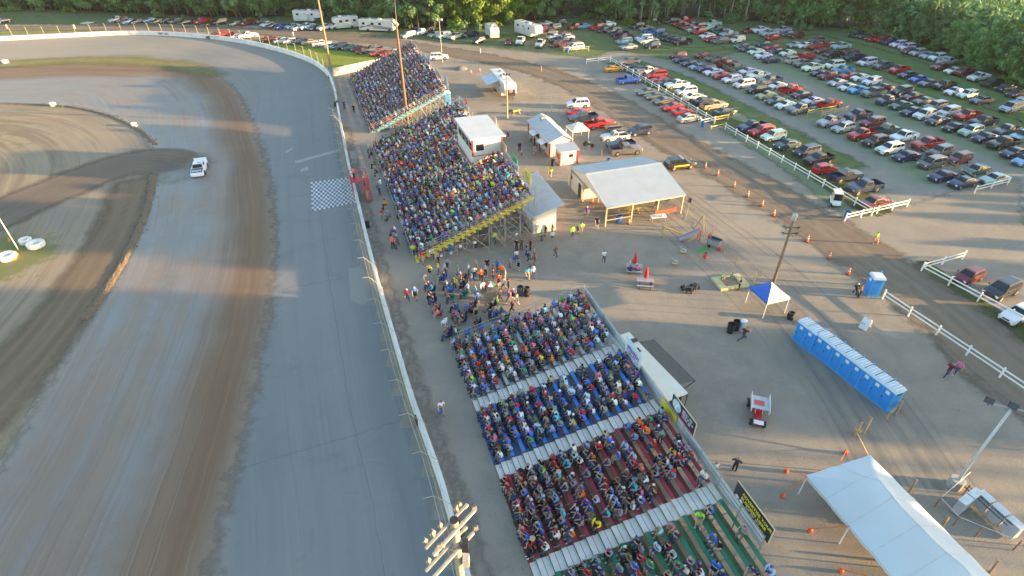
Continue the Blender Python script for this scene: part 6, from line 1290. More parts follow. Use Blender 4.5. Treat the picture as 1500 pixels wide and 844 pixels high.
# ================================================================= TREES
def leaf_mat(name,c1,c2,c3):
    t=NT(name); oi=t.n.new('ShaderNodeObjectInfo'); a=t.attr('tone'); f=t.noise(.5,3)
    c=t.mix(a,c1,c2); c=t.mix(t.rng(f,.42,.62,0,.55),c,c3); c=t.mix(1.,c,t.rng(oi.outputs['Random'],0,1,.75,1.25),'MULTIPLY')
    t.color(c,.6,spec=.25); tr=t.n.new('ShaderNodeBsdfTranslucent'); t.link(c,tr.inputs[0]); ms=t.n.new('ShaderNodeMixShader'); ms.inputs[0].default_value=.28; t.link(t.b.outputs[0],ms.inputs[1]); t.link(tr.outputs[0],ms.inputs[2]); t.link(ms.outputs[0],t.out.inputs[0]); return t.m
LEAFD=leaf_mat('dark_leaves',(.095,.19,.085),(.155,.27,.11),(.125,.225,.095)); LEAFM=leaf_mat('mid_leaves',(.11,.23,.075),(.18,.31,.10),(.145,.255,.085)); LEAFL=leaf_mat('yellow_green_leaves',(.10,.19,.025),(.19,.29,.04),(.14,.23,.03))
BARKP=M('pale_bark',(.42,.39,.33),.85,.3,3,bump=.3); BARKD=M('dark_bark',(.12,.09,.065),.9,.3,4,bump=.4)
def leaves(r, clumps, per, size):
    """leaf-sized quads scattered on the outside of many small clumps"""
    V=[];F=[];T=[]
    for (c,rad,tone) in clumps:
        for _ in range(per):
            d=Vector((r.gauss(0,1),r.gauss(0,1),r.gauss(0,.8))).normalized(); p=Vector(c)+d*rad*r.uniform(.45,1.08); 
            n=(d+Vector((r.uniform(-.8,.8),r.uniform(-.8,.8),r.uniform(-.3,.9)))).normalized(); a=n.orthogonal().normalized(); b=n.cross(a); k=r.uniform(0,6.28); a2=a*math.cos(k)+b*math.sin(k); b2=n.cross(a2); s=size*r.uniform(.6,1.35)
            i=len(V); V+=[p-a2*s,p+b2*s*.5,p+a2*s,p-b2*s*.5]; F.append((i,i+1,i+2,i+3)); T+= [max(0,min(1,tone+r.uniform(-.25,.25)))]*4
    return V,F,T
def leafmesh(name,V,F,T,mat):
    me=bpy.data.meshes.new(name); me.from_pydata([tuple(v) for v in V],[],F); me.attributes.new('tone','FLOAT','POINT').data.foreach_set('value',T); me.materials.append(mat); me.update(); return me
def tree_proto(seed,h,cr0,wid,lm,bm_,trunk_r,kind,dens=1.0,size=.42,nb=15):
    r=random.Random(seed); t=bpy.data.objects.new(kind,None); COL.objects.link(t); m=MB()
    bend=[(0,0,0)]; x=y=0
    for k in range(1,7): x+=r.uniform(-.25,.25); y+=r.uniform(-.25,.25); bend.append((x,y,h*.94*k/6))
    rings=[[(c[0]+q*math.cos(a),c[1]+q*math.sin(a),c[2]-(.2 if j==0 else 0)) for a in [2*math.pi*i/7 for i in range(7)]] for j,(c,q) in enumerate(zip(bend,[trunk_r*(1.35 if j==0 else 1-.14*j) for j in range(7)]))]
    m.loft(rings); clumps=[]
    for b in range(nb):
        f=cr0+(1-cr0)*(b+.5)/nb; z=h*.94*f; k=min(5,int(f*6)); c0=Vector(bend[k]).lerp(Vector(bend[min(6,k+1)]),f*6-k); a=b*2.4+r.uniform(-.5,.5); prof=math.sin(math.pi*min(1,.18+.82*(f-cr0)/(1-cr0)))**.7; L=wid*prof*r.uniform(.65,1.1)
        e=c0+Vector((math.cos(a)*L,math.sin(a)*L,L*r.uniform(.15,.6))); m.cyl(c0,c0.lerp(e,.55),trunk_r*.3,trunk_r*.16,5); m.cyl(c0.lerp(e,.55),e,trunk_r*.16,.02,4)
        for q in (.45,.7,.9,1.05): 
            p=c0.lerp(e,q); clumps.append((p+Vector((r.uniform(-.7,.7),r.uniform(-.7,.7),r.uniform(-.3,.7))),wid*r.uniform(.2,.36),r.uniform(.1,.9)))
    top=Vector(bend[-1]); [clumps.append((top+Vector((r.uniform(-.8,.8),r.uniform(-.8,.8),r.uniform(-1.2,.8))),wid*.26,r.uniform(.4,1))) for _ in range(4)]
    m.build('trunk',bm_,t,smooth=True); V,F,T=leaves(r,clumps,int(62*dens),size); ob('crown',leafmesh('crown',V,F,T,lm),t); return t
TP={'dark':[tree_proto(s,r_,.16,4.6,LEAFD,BARKD,.28,'leafy_tree',1.25,.46,17) for s,r_ in ((1,19),(2,17),(3,21))],
    'mid':[tree_proto(s,r_,.10,4.4,LEAFM,BARKD,.26,'leafy_tree',1.25,.44,17) for s,r_ in ((4,16),(5,18),(6,14))],
    'light':[tree_proto(s,r_,.06,4.6,LEAFL,BARKD,.24,'leafy_tree',1.35,.42,18) for s,r_ in ((7,15),(8,17))],
    'pale':[tree_proto(s,r_,.52,2.6,LEAFD,BARKP,.17,'slim_pale_tree',.9,.42,11) for s,r_ in ((9,22),(10,20),(11,23))]}
def bush_proto(seed,lm,w_,h_):
    r=random.Random(seed); t=bpy.data.objects.new('bush',None); COL.objects.link(t); m=MB(); cl=[]
    for k in range(11):
        a=r.uniform(0,6.28); d=w_*math.sqrt(r.random()); p=Vector((math.cos(a)*d,math.sin(a)*d,h_*r.uniform(.25,.85)*(1-.45*d/w_))); m.cyl((p.x*.2,p.y*.2,-.05),p,.05,.015,5); cl.append((p,w_*r.uniform(.3,.48),r.uniform(.1,.9)))
    m.build('stems',BARKD,t); V,F,T=leaves(r,cl,70,.3); ob('foliage',leafmesh('foliage',V,F,T,lm),t); return t
BP=[bush_proto(21,LEAFM,2.2,2.6),bush_proto(22,LEAFL,1.9,2.2),bush_proto(23,LEAFD,2.6,3.4)]
EDGE=P2((-170,6),(0,14),(120,19),(300,28),(380,30),(430,22),(500,30),(590,45),(700,42),(790,32),(850,22),(905,36),(960,34),(1000,24),(1090,33),(1200,44),(1260,44),(1340,66),(1420,96),(1500,132))
EP=resample(EDGE,4.6); tr_=random.Random(17)
def zone(x):
    return ('at the forest edge behind the curve of the track' if x<380 else 'at the forest edge behind the parked motorhomes' if x<600 else 'at the forest edge behind the far grandstand' if x<700 else 'in the sunny stand of trees by the travel trailer' if x<810 else 'at the forest edge behind the short car rows' if x<905 else 'among the tall pale trunks behind the car lot' if x<1150 else 'at the forest edge behind the upper car lot' if x<1290 else 'at the forest edge beside the last car row')
used_first=set(); NT_=0
def plant(proto,p,label,group,s,cat='tree'):
    global NT_; NT_+=1; return dup(proto,(p[0],p[1],-.05),tr_.uniform(0,6.28),label,cat,group,None,s)
EN=len(EP); outward=[]
for i,p in enumerate(EP):
    d=(EP[min(i+1,EN-1)]-EP[max(i-1,0)]).normalized(); outward.append(Vector((-d.y,d.x,0)))
for i,(p,o_) in enumerate(zip(EP,outward)):
    x,y=px_of((p.x,p.y,0))
    z=zone(x)
    if 900<x<1150: kind='pale' if tr_.random()<.72 else 'dark'
    elif 655<x<815: kind='light' if tr_.random()<.75 else 'mid'
    elif x<300: kind='mid' if tr_.random()<.6 else 'dark'
    elif x>1290: kind='mid' if tr_.random()<.65 else 'dark'
    else: kind='dark' if tr_.random()<.6 else 'mid'
    q=p+o_*tr_.uniform(.5,3.2); adj={'dark':'dark green leafy tree','mid':'mid green leafy tree','light':'bright yellow green leafy tree','pale':'slim pale trunked tree'}[kind]
    plant(tr_.choice(TP[kind]),q,f'{adj} {z}',f'{adj}s {z}',tr_.uniform(.8,1.12)*(.62 if x>1290 else 1))
    if kind=='pale':
        for _ in range(2): q2=p+o_*tr_.uniform(2,8)+Vector((tr_.uniform(-2.3,2.3),tr_.uniform(-2,2),0)); plant(tr_.choice(TP['pale']),q2,f'{adj} {z}',f'{adj}s {z}',tr_.uniform(.8,1.12))
    if tr_.random()<(.75 if x>1150 or 860<x<960 or x<60 else .35): q=p-o_*tr_.uniform(.3,2.2)+Vector((tr_.uniform(-2,2),0,0)); bz_=tr_.choice(BP); plant(bz_,q,f"low leafy bush {z}",f'low leafy bushes {z}',tr_.uniform(.55,1.05),'bush')
# trees beyond the right edge of the picture: low growth beside the lot, then unseen clumps and a tall line added to shade yard and track
for y_ in np.arange(113,58,-3.6): q=(109+.18*(113-y_)+tr_.uniform(-1.5,1.5),float(y_)); plant(tr_.choice(TP['mid']),q,'low young tree outside the right edge of the lot','young trees outside the lot',tr_.uniform(.40,.62))
for y_,h_ in ((52.5,.42),(47,.5),(29.,1.),(27.6,1.3),(26.2,1.2),(24.8,1.3),(23.4,1.),(0,1.35),(-4,1.4),(-9,1.3),(-14,1.3)): plant(tr_.choice(TP['mid']),(112+tr_.uniform(-3,3),y_),'tree in a loose clump outside the right edge of the yard','unseen shade trees in clumps outside the yard',h_)
for y_ in tuple(-4+1.15*k_ for k_ in range(26))+tuple(38.5+1.2*k_ for k_ in range(5)): plant(tr_.choice(TP['pale']),(140+tr_.uniform(-4,4),y_),'tall bare stemmed tree in an unseen thin line added to shade the track','unseen tall shade trees outside the yard',tr_.uniform(1.3,1.45))
print('trees',NT_)
# the wood behind the edge, one mass of crowns and trunks
def wood(name,rows,label,seed,per,kinds,x0=-9e9,x1=9e9,yr=None):
    r=random.Random(seed); V=[];F=[];T=[]; m=MB()
    for i,(p,o_) in enumerate(zip(EP,outward)):
        for row in rows:
            if r.random()<.12: continue
            q=p+o_*(row+r.uniform(-2,2))+Vector((r.uniform(-2,2),r.uniform(-2,2),0)); h=r.uniform(15,22) if px_of((q.x,q.y,0))[0]<1290 else r.uniform(8.5,11.5); w_=r.uniform(3.2,4.6)
            m.cyl((q.x,q.y,-.1),(q.x+r.uniform(-.8,.8),q.y,h*.8),.25,.08,6)
            cl=[]
            for k in range(19):
                f=r.uniform(.04,1); a=r.uniform(0,6.28); d=w_*math.sin(math.pi*min(1,.2+.8*f))**.6*math.sqrt(r.random()); cl.append(((q.x+math.cos(a)*d,q.y+math.sin(a)*d,h*f),w_*r.uniform(.28,.42),r.uniform(0,.8)))
            v,f_,t_=leaves(r,cl,per,.62); b=len(V); V+=v; F+=[tuple(k+b for k in q_) for q_ in f_]; T+=t_
    me=leafmesh(name,V,F,T,LEAFD); o=ob(name,me); o['kind']='stuff'; o['label']=label; o['category']='wood'
    tr=m.build('tree_trunks',BARKD,o); tr['kind']='stuff'; return o
wood('woodland',[5,8.5,12.5,17,23,30,38],'dense dark wood rising behind the forest edge',31,17,None)
fp=[(p.x+o_.x*3.5,p.y+o_.y*3.5) for p,o_ in zip(EP[::3],outward[::3])]
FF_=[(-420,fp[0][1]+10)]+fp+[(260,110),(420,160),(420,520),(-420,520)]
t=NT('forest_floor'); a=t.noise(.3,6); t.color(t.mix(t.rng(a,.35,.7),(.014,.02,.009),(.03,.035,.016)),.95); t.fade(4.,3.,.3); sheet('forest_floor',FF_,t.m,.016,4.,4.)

# ================================================================= SMALL THINGS OF THE YARD
def one(name,label,cat,px,rz=0,group=None,z=0): p=at(*px); return thing(name,label,cat,(p.x,p.y,z),rz,group)
# portable toilets
TB=M('toilet_blue_plastic',(.07,.34,.74),.45,.08,1.5); TRF=M('toilet_roof',(.50,.60,.68),.5,.08,1.5); TDR=M('toilet_door_blue',(.03,.25,.68),.4,.08,1.5)
def toilet(label,loc,rz,group):
    t=thing('portable_toilet',label,'portable toilet',loc,rz,group); w=.56
    t.scale=(1.06,1.06,1.08); MB().box((0,0,1.02),(1.1,1.1,2.0)).box((0,0,.06),(1.14,1.14,.14)).build('cabin',TB,t)
    MB().loft([[(-.6,-.6,2.02),(.6,-.6,2.02),(.6,.6,2.02),(-.6,.6,2.02)],[(-.6,-.6,2.1),(.6,-.6,2.1),(.6,.6,2.1),(-.6,.6,2.1)],[(-.5,-.55,2.26),(.5,-.55,2.26),(.5,.55,2.26),(-.5,.55,2.26)]]).build('roof',TRF,t)
    m=MB()
    for k in range(4): m.box((0,-.4+.27*k,2.275),(.95,.07,.05))
    m.build('roof_ribs',WHITE,t)
    d=MB().box((-.565,0,1.05),(.04,.82,1.85)).build('door',TDR,t); MB().box((-.592,0,1.72),(.02,.34,.3)).build('door_sign',M('toilet_sign',(.66,.7,.72),.5,.15,8),d); MB().box((-.595,.3,1.05),(.03,.08,.16)).build('latch',DKST,d)
    for s in (-1,1):
        m=MB(); m.box((-.1,s*.556,1.0),(.7,.03,1.5)); m.build('side_panel',TDR,t)
        m=MB(); [m.box((0,s*.56,1.72+.07*k),(.6,.03,.025)) for k in range(3)]; m.build('vent_louvre',DKST,t)
    MB().cyl((.42,.42,2.1),(.42,.42,2.5),.05,n=8).build('vent_pipe',TB,t); return t
ta,tb_=at(1163,497),at(1298,604); da=(tb_-ta); wv=Vector((-da.y,da.x,0)).normalized(); 
if wv.x<0: wv=-wv
for i in range(10):
    p=ta+da*((i+.45)/10)*1.0+wv*(.55+(-.12 if i<2 else 0)); toilet('blue portable toilet, '+ORD[i]+' in the long row counting from the canopy end',(p.x,p.y,0),math.atan2(wv.y,wv.x)+.02*((i*7)%3-1),'row of ten blue portable toilets')
p=at(1275,430); toilet('single blue portable toilet standing apart at the end of the white rail fence',(p.x,p.y,0),WA-.4,None)
p=at(656,152); toilet('pale blue portable toilet under the back corner of the far grandstand',(p.x,p.y,0),WA,None)
# traffic cones
CW=M('cone_white_band',(.75,.75,.72),.5); 
def cone_proto():
    t=bpy.data.objects.new('traffic_cone',None); COL.objects.link(t); MB().box((0,0,.03),(.42,.42,.06)).build('base',M('cone_base',(.08,.05,.04),.8),t); MB().lathe([(.17,.06),(.04,1.0),(.02,1.0)],12).build('cone_body',ORANGE,t)
    for z in (.42,.70): MB().lathe([(.176-.137*(z-.06)+.004,z),(.176-.137*(z+.08)+.004,z+.13)],12).build('band',CW,t)
    t['category']='cone'; return t
CP=cone_proto()
for i,(x,y) in enumerate([(1014,247),(1033,246),(1051,257),(1075,274),(1095,288),(1116,302),(1133,316),(1182,354),(1214,379),(1242,402)]): p=at(x,y); dup(CP,(p.x,p.y,0),i,'banded orange cone, '+ORD[i]+' along the gravel road from the patrol SUV','cone','line of orange cones along the gravel road')
for x,y,l in ((1284,357,'orange cone at the feet of the person in lime at the lot entrance'),(921,328,'orange cone in front of the pavilion beside the blue bin'),(690,108,'orange cone beside the far yard, left of a pair'),(703,105,'orange cone beside the far yard, right of a pair'),(936,239,'orange cone peeping over the pavilion ridge'),(868,297,'orange cone at the pavilion door')): p=at(x,y); dup(CP,(p.x,p.y,0),.3,l,'cone','single cones about the yard',None,.8)
remove(CP)
# bins
BINB=M('bin_blue',(.025,.14,.42),.4,.15,2)
def bin_(label,px,mat,r=.3,h=.95,rz=0,group=None):
    t=one('rubbish_bin',label,'bin',px,rz,group); MB().lathe([(r*.82,0),(r,h*.95),(r*1.07,h),(r*.93,h),(r*.78,.3),(.02,.3)],14).build('barrel',mat,t); 
    for z in (h*.35,h*.68): MB().lathe([(r*.9,z),(r*1.0,z+.02),(r*1.0,z+.05),(r*.93,z+.07)],14).build('hoop',mat,t)
    return t
bin_('blue barrel bin beside the yellow stairs',(660,368),BINB,.42,1.1); bin_('blue barrel bin under the pavilion front eave',(906,326),BINB,.42,1.15); bin_('blue barrel bin by the pickups and timber posts',(890,241),BINB,.36); bin_('blue barrel at the end of the closing rail fence near the golf cart',(1239,319),BINB,.34); bin_('blue barrel at the rail fence corner below the white wagon',(831,77),BINB,.42); bin_('blue barrel at the lot opening fence',(1028,186),BINB,.32); bin_('blue barrel bin at the foot of the far stand stairs',(571,190),BINB,.4)
bin_('dark blue barrel bin left of two by the grey benches',(762,432),M('bin_navy',(.05,.07,.11),.4,.2,2),.36,1.1)
bin_('black barrel bin left of the pair by the running person',(1069,487),BLACK,.38,1.1); bin_('black barrel bin right of the pair by the running person',(1077,483),BLACK,.38,1.1)
def stack(label,px,n=3,r=.34,mat=BLACK):
    t=one('tyre_stack',label,'tyre stack',px)
    for k in range(n): MB().lathe([(r*.55,.02),(r*.95,0),(r,.06),(r,.2),(r*.95,.25),(r*.55,.23),(r*.5,.12)],16,(.03*(-1)**k,.02*k,.27*k)).build('tyre',mat,t,smooth=False)
    return t
stack('stack of black tyres right of the navy bin by the grey benches',(772,433),4); stack('stack of black tyres behind the wall in the lane, upper one',(538,333),3); stack('stack of black tyres behind the wall in the lane, lower one',(613,620),3); stack('stack of black tyres behind the wall by the near floodlight pole',(672,782),4); stack('stack of black tyres against the wall below the tall lawn pole',(484,116),3); stack('stack of black tyres against the wall near the far lane',(492,156),3); stack('tyre stack beside the first blue toilet',(1157,467),3)
for x,y,r_,l in ((12,379,.95,'big white painted tractor tyre, leftmost of the three on the infield grass'),(39,356,.72,'white painted tractor tyre, smallest of the three on the infield grass'),(54,361,1.0,'big white painted tractor tyre, rightmost of the three on the infield grass'),(8,92,.75,'white painted tyre on the grass verge at the left edge of the far turn'),(78,155,.55,'white painted tyre on the far clay berm'),(197,185,.5,'white painted tyre at the end of the far clay berm')):
    t=one('painted_tyre',l,'tyre',(x,y),0,'white painted tyres on the infield'); MB().lathe([(r_*.5,.05),(r_*.92,0),(r_,.12),(r_,.5),(r_*.92,.62),(r_*.5,.57),(r_*.45,.3)],20).build('tyre',M('white_tyre_paint',(.72,.71,.68),.7,.15,3,dirt=(.4,.33,.25,.5)),t,smooth=False); MB().lathe([(.02,.12),(r_*.45,.12),(r_*.46,.05)],16).build('tyre_well',M('dark_soil',(.06,.045,.03),.95),t)
for k,(x,y) in enumerate(((14,353),(16,381),(22,380),(25,373))): t=one('marker_cone','small orange marker by the white tractor tyres, '+ORD[k]+' from the left','cone',(x,y),0,'orange markers by the tractor tyres'); MB().lathe([(.2,0),(.2,.04),(.13,.05),(.03,.5),(.01,.5)],10).build('cone_body',M('orange_marker',(.8,.2,.02),.5),t)
# flag stand at the wall
fs=one('flag_stand','red steel flag stand with steps behind the start line wall','flag stand',(524,286),WA+.05); RS=M('red_steel',(.52,.02,.05),.45,.15,2); Z_=2.3
for x,y in ((-.5,1.2),(-.5,-.6),(1.7,1.2),(1.7,-.6)): MB().bar((x,y,0),(x,y,Z_+1.1),.08,.08).build('post',RS,fs)
MB().box((.0,.3,Z_),(1.3,1.9,.08)).build('platform',RS,fs); MB().box((1.2,-.1,Z_),(1.3,.8,.07)).build('landing',RS,fs)
m=MB()
for z in (Z_+.5,Z_+1.05): m.tube([(-.6,-.62,z),(-.6,1.22,z),(1.7,1.22,z)],.035); m.tube([(1.8,1.2,z),(1.8,-.6,z)],.035)
m.build('railing',RS,fs); MB().plate((-.62,-.5,Z_+.1),(-.62,1.2,Z_+.1),(-.62,1.2,Z_+.95),(-.62,-.5,Z_+.95),.03).build('front_panel',M('red_panel',(.5,.03,.07),.5),fs)
m=MB()
for k in range(7): m.box((1.3,-.8-.3*k,Z_-.15-.32*k),(.75,.26,.05))
for s in (.9,1.7): m.bar((s,-.6,Z_),(s,-2.8,0),.06,.12); m.tube([(s,-.6,Z_+1.),(s,-2.8,1.)],.03); m.tube([(s,-2.8,0),(s,-2.8,1.)],.03)
m.build('stairs',RS,fs)
p=fs.location+WV*.0-UV*.5; person('stand_b',(p.x,p.y,Z_+.05),170,'person in {s} top and {l}, flagging from the red flag stand','coral','dark trousers','cap',G1)
yb=fs.location+WV*1.25+UV*2.0; yt=thing('yellow_warning_panel','yellow panel propped by the flag stand steps','panel',(yb.x,yb.y,0),WA); MB().box((0,0,.7),(.08,.7,1.35)).build('board',YELP,yt); MB().bar((.05,0,1.2),(.5,0,0),.05,.05).build('strut',STEEL,yt)
# picnic tables with furled red umbrellas
PT=M('picnic_grey',(.38,.37,.40),.7,.15,2); UMB=M('umbrella_red',(.55,.012,.02),.75,.15,4)
for x,y,l,u,pl in ((928,397,'picnic table under the farther furled red umbrella','farther furled red umbrella over a picnic table',1),(944,418,'picnic table under the nearer furled red umbrella','nearer furled red umbrella over a picnic table',0)):
    t=one('picnic_table',l,'table',(x,y),-.15,'picnic tables in the yard'); MB().box((0,0,.74),(1.85,.78,.05)).build('tabletop',PT,t)
    for s in (-1,1): MB().box((0,s*.75,.44),(1.85,.28,.05)).build('bench',PT,t)
    for s in (-1,1): MB().bar((s*.6,-.8,0),(s*.6,.25,.72),.06,.08).bar((s*.6+.07,.8,0),(s*.6+.07,-.25,.72),.06,.08).build('leg',DKST,t)
    p=t.location; ub=thing('table_umbrella',u,'umbrella',p,0,'red table umbrellas'); MB().cyl((0,0,0),(0,0,2.55),.025,n=6).build('pole',STEEL,ub); MB().lathe([(.05,1.0),(.24,1.15),(.26,1.3),(.16,1.9),(.06,2.5),(.02,2.55)],9).build('furled_cloth',UMB,ub,smooth=False)
    if pl: 
        for k,(dx,dy,sh,f) in enumerate(((-.55,-.75,'navy',90),(.25,-.75,'pink',95),(-.2,.75,'white',-90))): person('sit_b',(p.x+dx,p.y+dy,.47),f,'person in {s} top with {h}, '+ORD[k]+' of three at the farther umbrella table',sh,None,None,G1)
    else: person('sit_a',(p.x+.6,p.y-.75,.47),95,'person in {s} top with {h}, at the nearer umbrella table','charcoal',None,None,G1,.8)
# playground
def rider(label,px,c1,c2):
    t=one('spring_rider',label,'spring rider',px,pr.uniform(0,3),'spring riders of the playground'); t.scale=(.8,.8,.8); sp_=[(.14*math.cos(a),.14*math.sin(a),.05+.32*a/25) for a in [k*.6 for k in range(42)]]; MB().tube(sp_,.022,5).build('spring',DKST,t)
    MB().lathe([(.36,.28),(.42,.36),(.36,.44),(.05,.46)],14).build('seat_base',M('rider_'+c1,{'yellow':(.75,.48,.02),'red':(.55,.04,.06)}[c1],.45),t); MB().box((0,0,.62),(.85,.32,.34),tx=.8).box((.42,0,.85),(.26,.26,.32)).build('animal_body',M('rider_'+c2,{'white':(.34,.38,.46),'red':(.55,.04,.06)}[c2],.45,.15,3),t); MB().bar((.25,-.3,.85),(.25,.3,.85),.04,.04).build('handle',DKST,t); return t
rider('spring rider with yellow base and pale top, nearer the picnic tables',(988,388),'yellow','white'); rider('spring rider with yellow base and pale top, farther one',(1000,371),'yellow','white'); rider('all red spring rider right of the pale ones',(1032,379),'red','red')
sl_=one('playground_slide','blue and red playground slide with a yellow ladder','slide',(1012,352),R(10)); MB().plate((-1.6,-.28,.25),(.9,-.28,1.25),(.9,.28,1.25),(-1.6,.28,.25),.05).build('chute',M('slide_blue',(.25,.36,.46),.4,.1,2),sl_)
for s in (-1,1): MB().bar((-1.6,s*.3,.35),(.9,s*.3,1.38),.04,.16).build('side_wall',M('slide_pink',(.45,.25,.32),.45),sl_)
m=MB(); [m.bar((1.0,s*.3,0),(.95,s*.3,1.6),.07,.07) for s in (-1,1)]; [m.bar((1.0,-.3,.3+.3*k),(1.0,.3,.3+.3*k),.05,.05) for k in range(4)]; m.build('ladder',REDP,sl_); MB().bar((-.6,-.3,0),(.6,-.3,.8),.06,.06).build('brace',YELP,sl_)
gp=one('grass_mat','small green mat on the gravel below the slide','mat',(1030,367),.3); MB().box((0,0,.018),(1.6,.7,.03)).build('mat',M('green_mat',(.06,.30,.05),.9,.2,4),gp)
ck_=one('cooker_cart','grey cooker cart with dark lid and red gas bottle in the playground corner','cart',(1045,362),R(-40)); MB().box((0,0,.7),(1.4,.8,.7)).build('body',M('cooker_grey',(.34,.36,.38),.4,.15,2,metal=.3),ck_); MB().box((.1,.2,1.2),(1.4,.7,.12),M=Matrix.Rotation(-.7,3,'X')).build('lid',M('cooker_lid',(.05,.055,.065),.4),ck_); MB().lathe([(.16,0),(.18,.05),(.18,.4),(.1,.5),(.02,.5)],12,(.85,-.3,0)).build('gas_bottle',REDP,ck_)
for s in (-1,1): MB().cyl((-.4,s*.4,.2),(-.4,s*.5,.2),.2,n=10).build('wheel',BLACK,ck_)
for k,(x,y) in enumerate(((970,349),(1029,339),(1043,346),(1060,369),(1078,385),(1104,413))):
    t=one('timber_post','short timber post of the playground edge, '+ORD[k]+' from the pavilion','post',(x,y),0,'timber posts around the playground'); MB().box((0,0,.65),(.12,.12,1.3)).build('post',WOOD,t)
bm_=one('timber_beam','yellow striped timber beam leaning between the playground posts','beam',(971,336),0); a=at(972,332,1.1)-at(971,336); b=at(1004,345,.35)-at(971,336); MB().bar(a,b,.14,.14).build('beam',M('beam_yellow',(.55,.36,.08),.7,.3,4),bm_); MB().bar((0,0,0),(a.x,a.y,1.1),.12,.12).build('post',WOOD,bm_)
af=one('swing_frame','timber A frame at the playground corner','frame',(1025,335),0); MB().bar((-.6,.2,0),(.1,0,2.0),.1,.1).build('leg',WOOD,af); MB().bar((.8,-.2,0),(.1,0,2.0),.1,.1).build('leg',WOOD,af); MB().bar((.1,0,2.0),(.1,-1.4,.4),.08,.08).build('rail',WOOD,af)
tp=one('speaker_tripod','speaker on a tall tripod at the pavilion corner','speaker',(1006,317),0); MB().cyl((0,0,.8),(0,0,2.3),.03,n=6).build('pole',STEEL,tp); MB().box((0,0,2.4),(.32,.32,.55)).build('speaker_box',BLACKP,tp)
for k in range(3): MB().cyl((0,0,.9),(.75*math.cos(k*2.1),.75*math.sin(k*2.1),0),.022,n=5).build('leg',STEEL,tp)
sb=one('sand_pit','timber framed sand pit of pale planks','sand pit',(1069,415),R(12))
for c,d in (((-1.35,0,.16),(.75,2.3,.3)),((1.35,0,.16),(.75,2.3,.3)),((0,-.95,.13),(1.95,.42,.24)),((0,.98,.13),(1.95,.34,.24))): MB().box(c,d).build('timber_side',M('pine_planks',(.55,.47,.25),.75,.2,2.5),sb)
MB().box((0,0,.07),(1.95,1.5,.1)).build('sand',M('pit_sand',(.30,.22,.14),.95,.3,5),sb)
for k,(dx,dy) in enumerate(((-.75,.75),(.35,.95))): q=sb.location+Vector((dx,dy,0)); person('sit_b',(q.x,q.y,.32),-70,'small person in {s} top, '+['left','right'][k]+' of two crouched on the sand pit edge','lime','denim shorts','hair',G1,.72)
# cluster of dark wheels / scooters on the gravel
for k,(x,y) in enumerate(((1004,424),(1011,427),(1018,421))): t=one('pedal_kart','black pedal kart on the gravel, '+ORD[k]+' of three','kart',(x,y),k,'black pedal karts'); MB().box((0,0,.25),(.8,.3,.12)).build('frame',DKST,t); [MB().cyl((a*.35,s*.2,.16),(a*.35,s*.32,.16),.17,n=10).build('wheel',BLACK,t) for a in (-1,1) for s in (-1,1)]; MB().box((-.25,0,.45),(.08,.32,.35)).build('seat_back',BLACKP,t)
hs=one('hand_wash_station','pale plastic hand washing station with a white top','wash station',(1086,484),.3); MB().lathe([(.32,0),(.36,.1),(.33,.9),(.3,1.0),(.02,1.02)],12).build('tank',M('pale_teal_plastic',(.35,.50,.54),.45,.15,3),hs); MB().ball((.0,0,1.2),.36,12,6,sz=(1,.8,.6)).build('basin_top',WHITE,hs)
sg=one('sandwich_board','white A shaped sandwich board on the gravel near the toilets','sign',(1266,480),R(35)); [MB().plate((s*.42,-.4,0),(s*.42,.4,0),(s*.05,.4,1.15),(s*.05,-.4,1.15),.03).build('panel',WHITE,sg) for s in (-1,1)]
m=MB(); word_strokes(m,[3],(-.36,.28,.55),(0,-1,0),(.3,0,.95),.14,seed=4); m.build('lettering',M('dark_letter',(.2,.22,.25),.6),sg)
ws=one('standing_sign','small white sign board behind the press box','sign',(726,184),WA); MB().box((0,0,.75),(.05,1.0,1.5)).build('board',WHITE,ws); MB().bar((.03,0,1.2),(.5,0,0),.05,.05).build('strut',WOOD,ws)
# timber posts of the yard edge
for k,(x,y,h) in enumerate(((1252,638,1.6),(1265,635,1.9),(1331,722,1.5),(1334,590,0),(1312,608,1.7),(1301,617,.0),(1378,775,1.4),(1450,838,1.4),(876,296,1.9),(793,105,1.3))):
    if h: t=one('timber_post','bare timber post, '+ORD[k]+' of those beside the marquee and toilets' if x>1200 else 'bare timber post near the '+('pavilion' if y>200 else 'camper'),'post',(x,y),.3*k,'bare timber posts of the yard'); MB().bar((0,0,-.05),(.06,.03,h),.13,.13).build('post',WOOD,t)
gt=one('timber_gate','leaning timber gate frame beyond the marquee corner','gate',(1271,665),0); a=at(1252,628,1.5)-gt.location; b=at(1272,668,.2)-gt.location; MB().bar(a,b,.09,.09).build('rail',WOOD,gt); MB().bar(a,at(1262,633,1.6)-gt.location,.12,.12).build('head_rail',M('beam_yellow',(.55,.36,.08)),gt)
t=one('rail_barrier','low timber rail beside the last blue toilet','barrier',(1308,608),0); a=at(1303,606,.9)-t.location; b=at(1322,590,.9)-t.location; MB().bar(a,b,.08,.12).build('rail',WOOD,t); MB().bar((a.x,a.y,0),a,.1,.1).build('post',WOOD,t); MB().bar((b.x,b.y,0),b,.1,.1).build('post',WOOD,t)
for k,(x,y) in enumerate(((862,225),(881,232),(888,245),(863,200),(808,165),(829,162))): t=one('timber_post','thin timber post of the roped walkway by the concession stand, '+ORD[k],'post',(x,y),0,'thin posts of the roped walkway'); MB().bar((0,0,0),(0,0,1.35),.09,.09).build('post',WOOD,t)
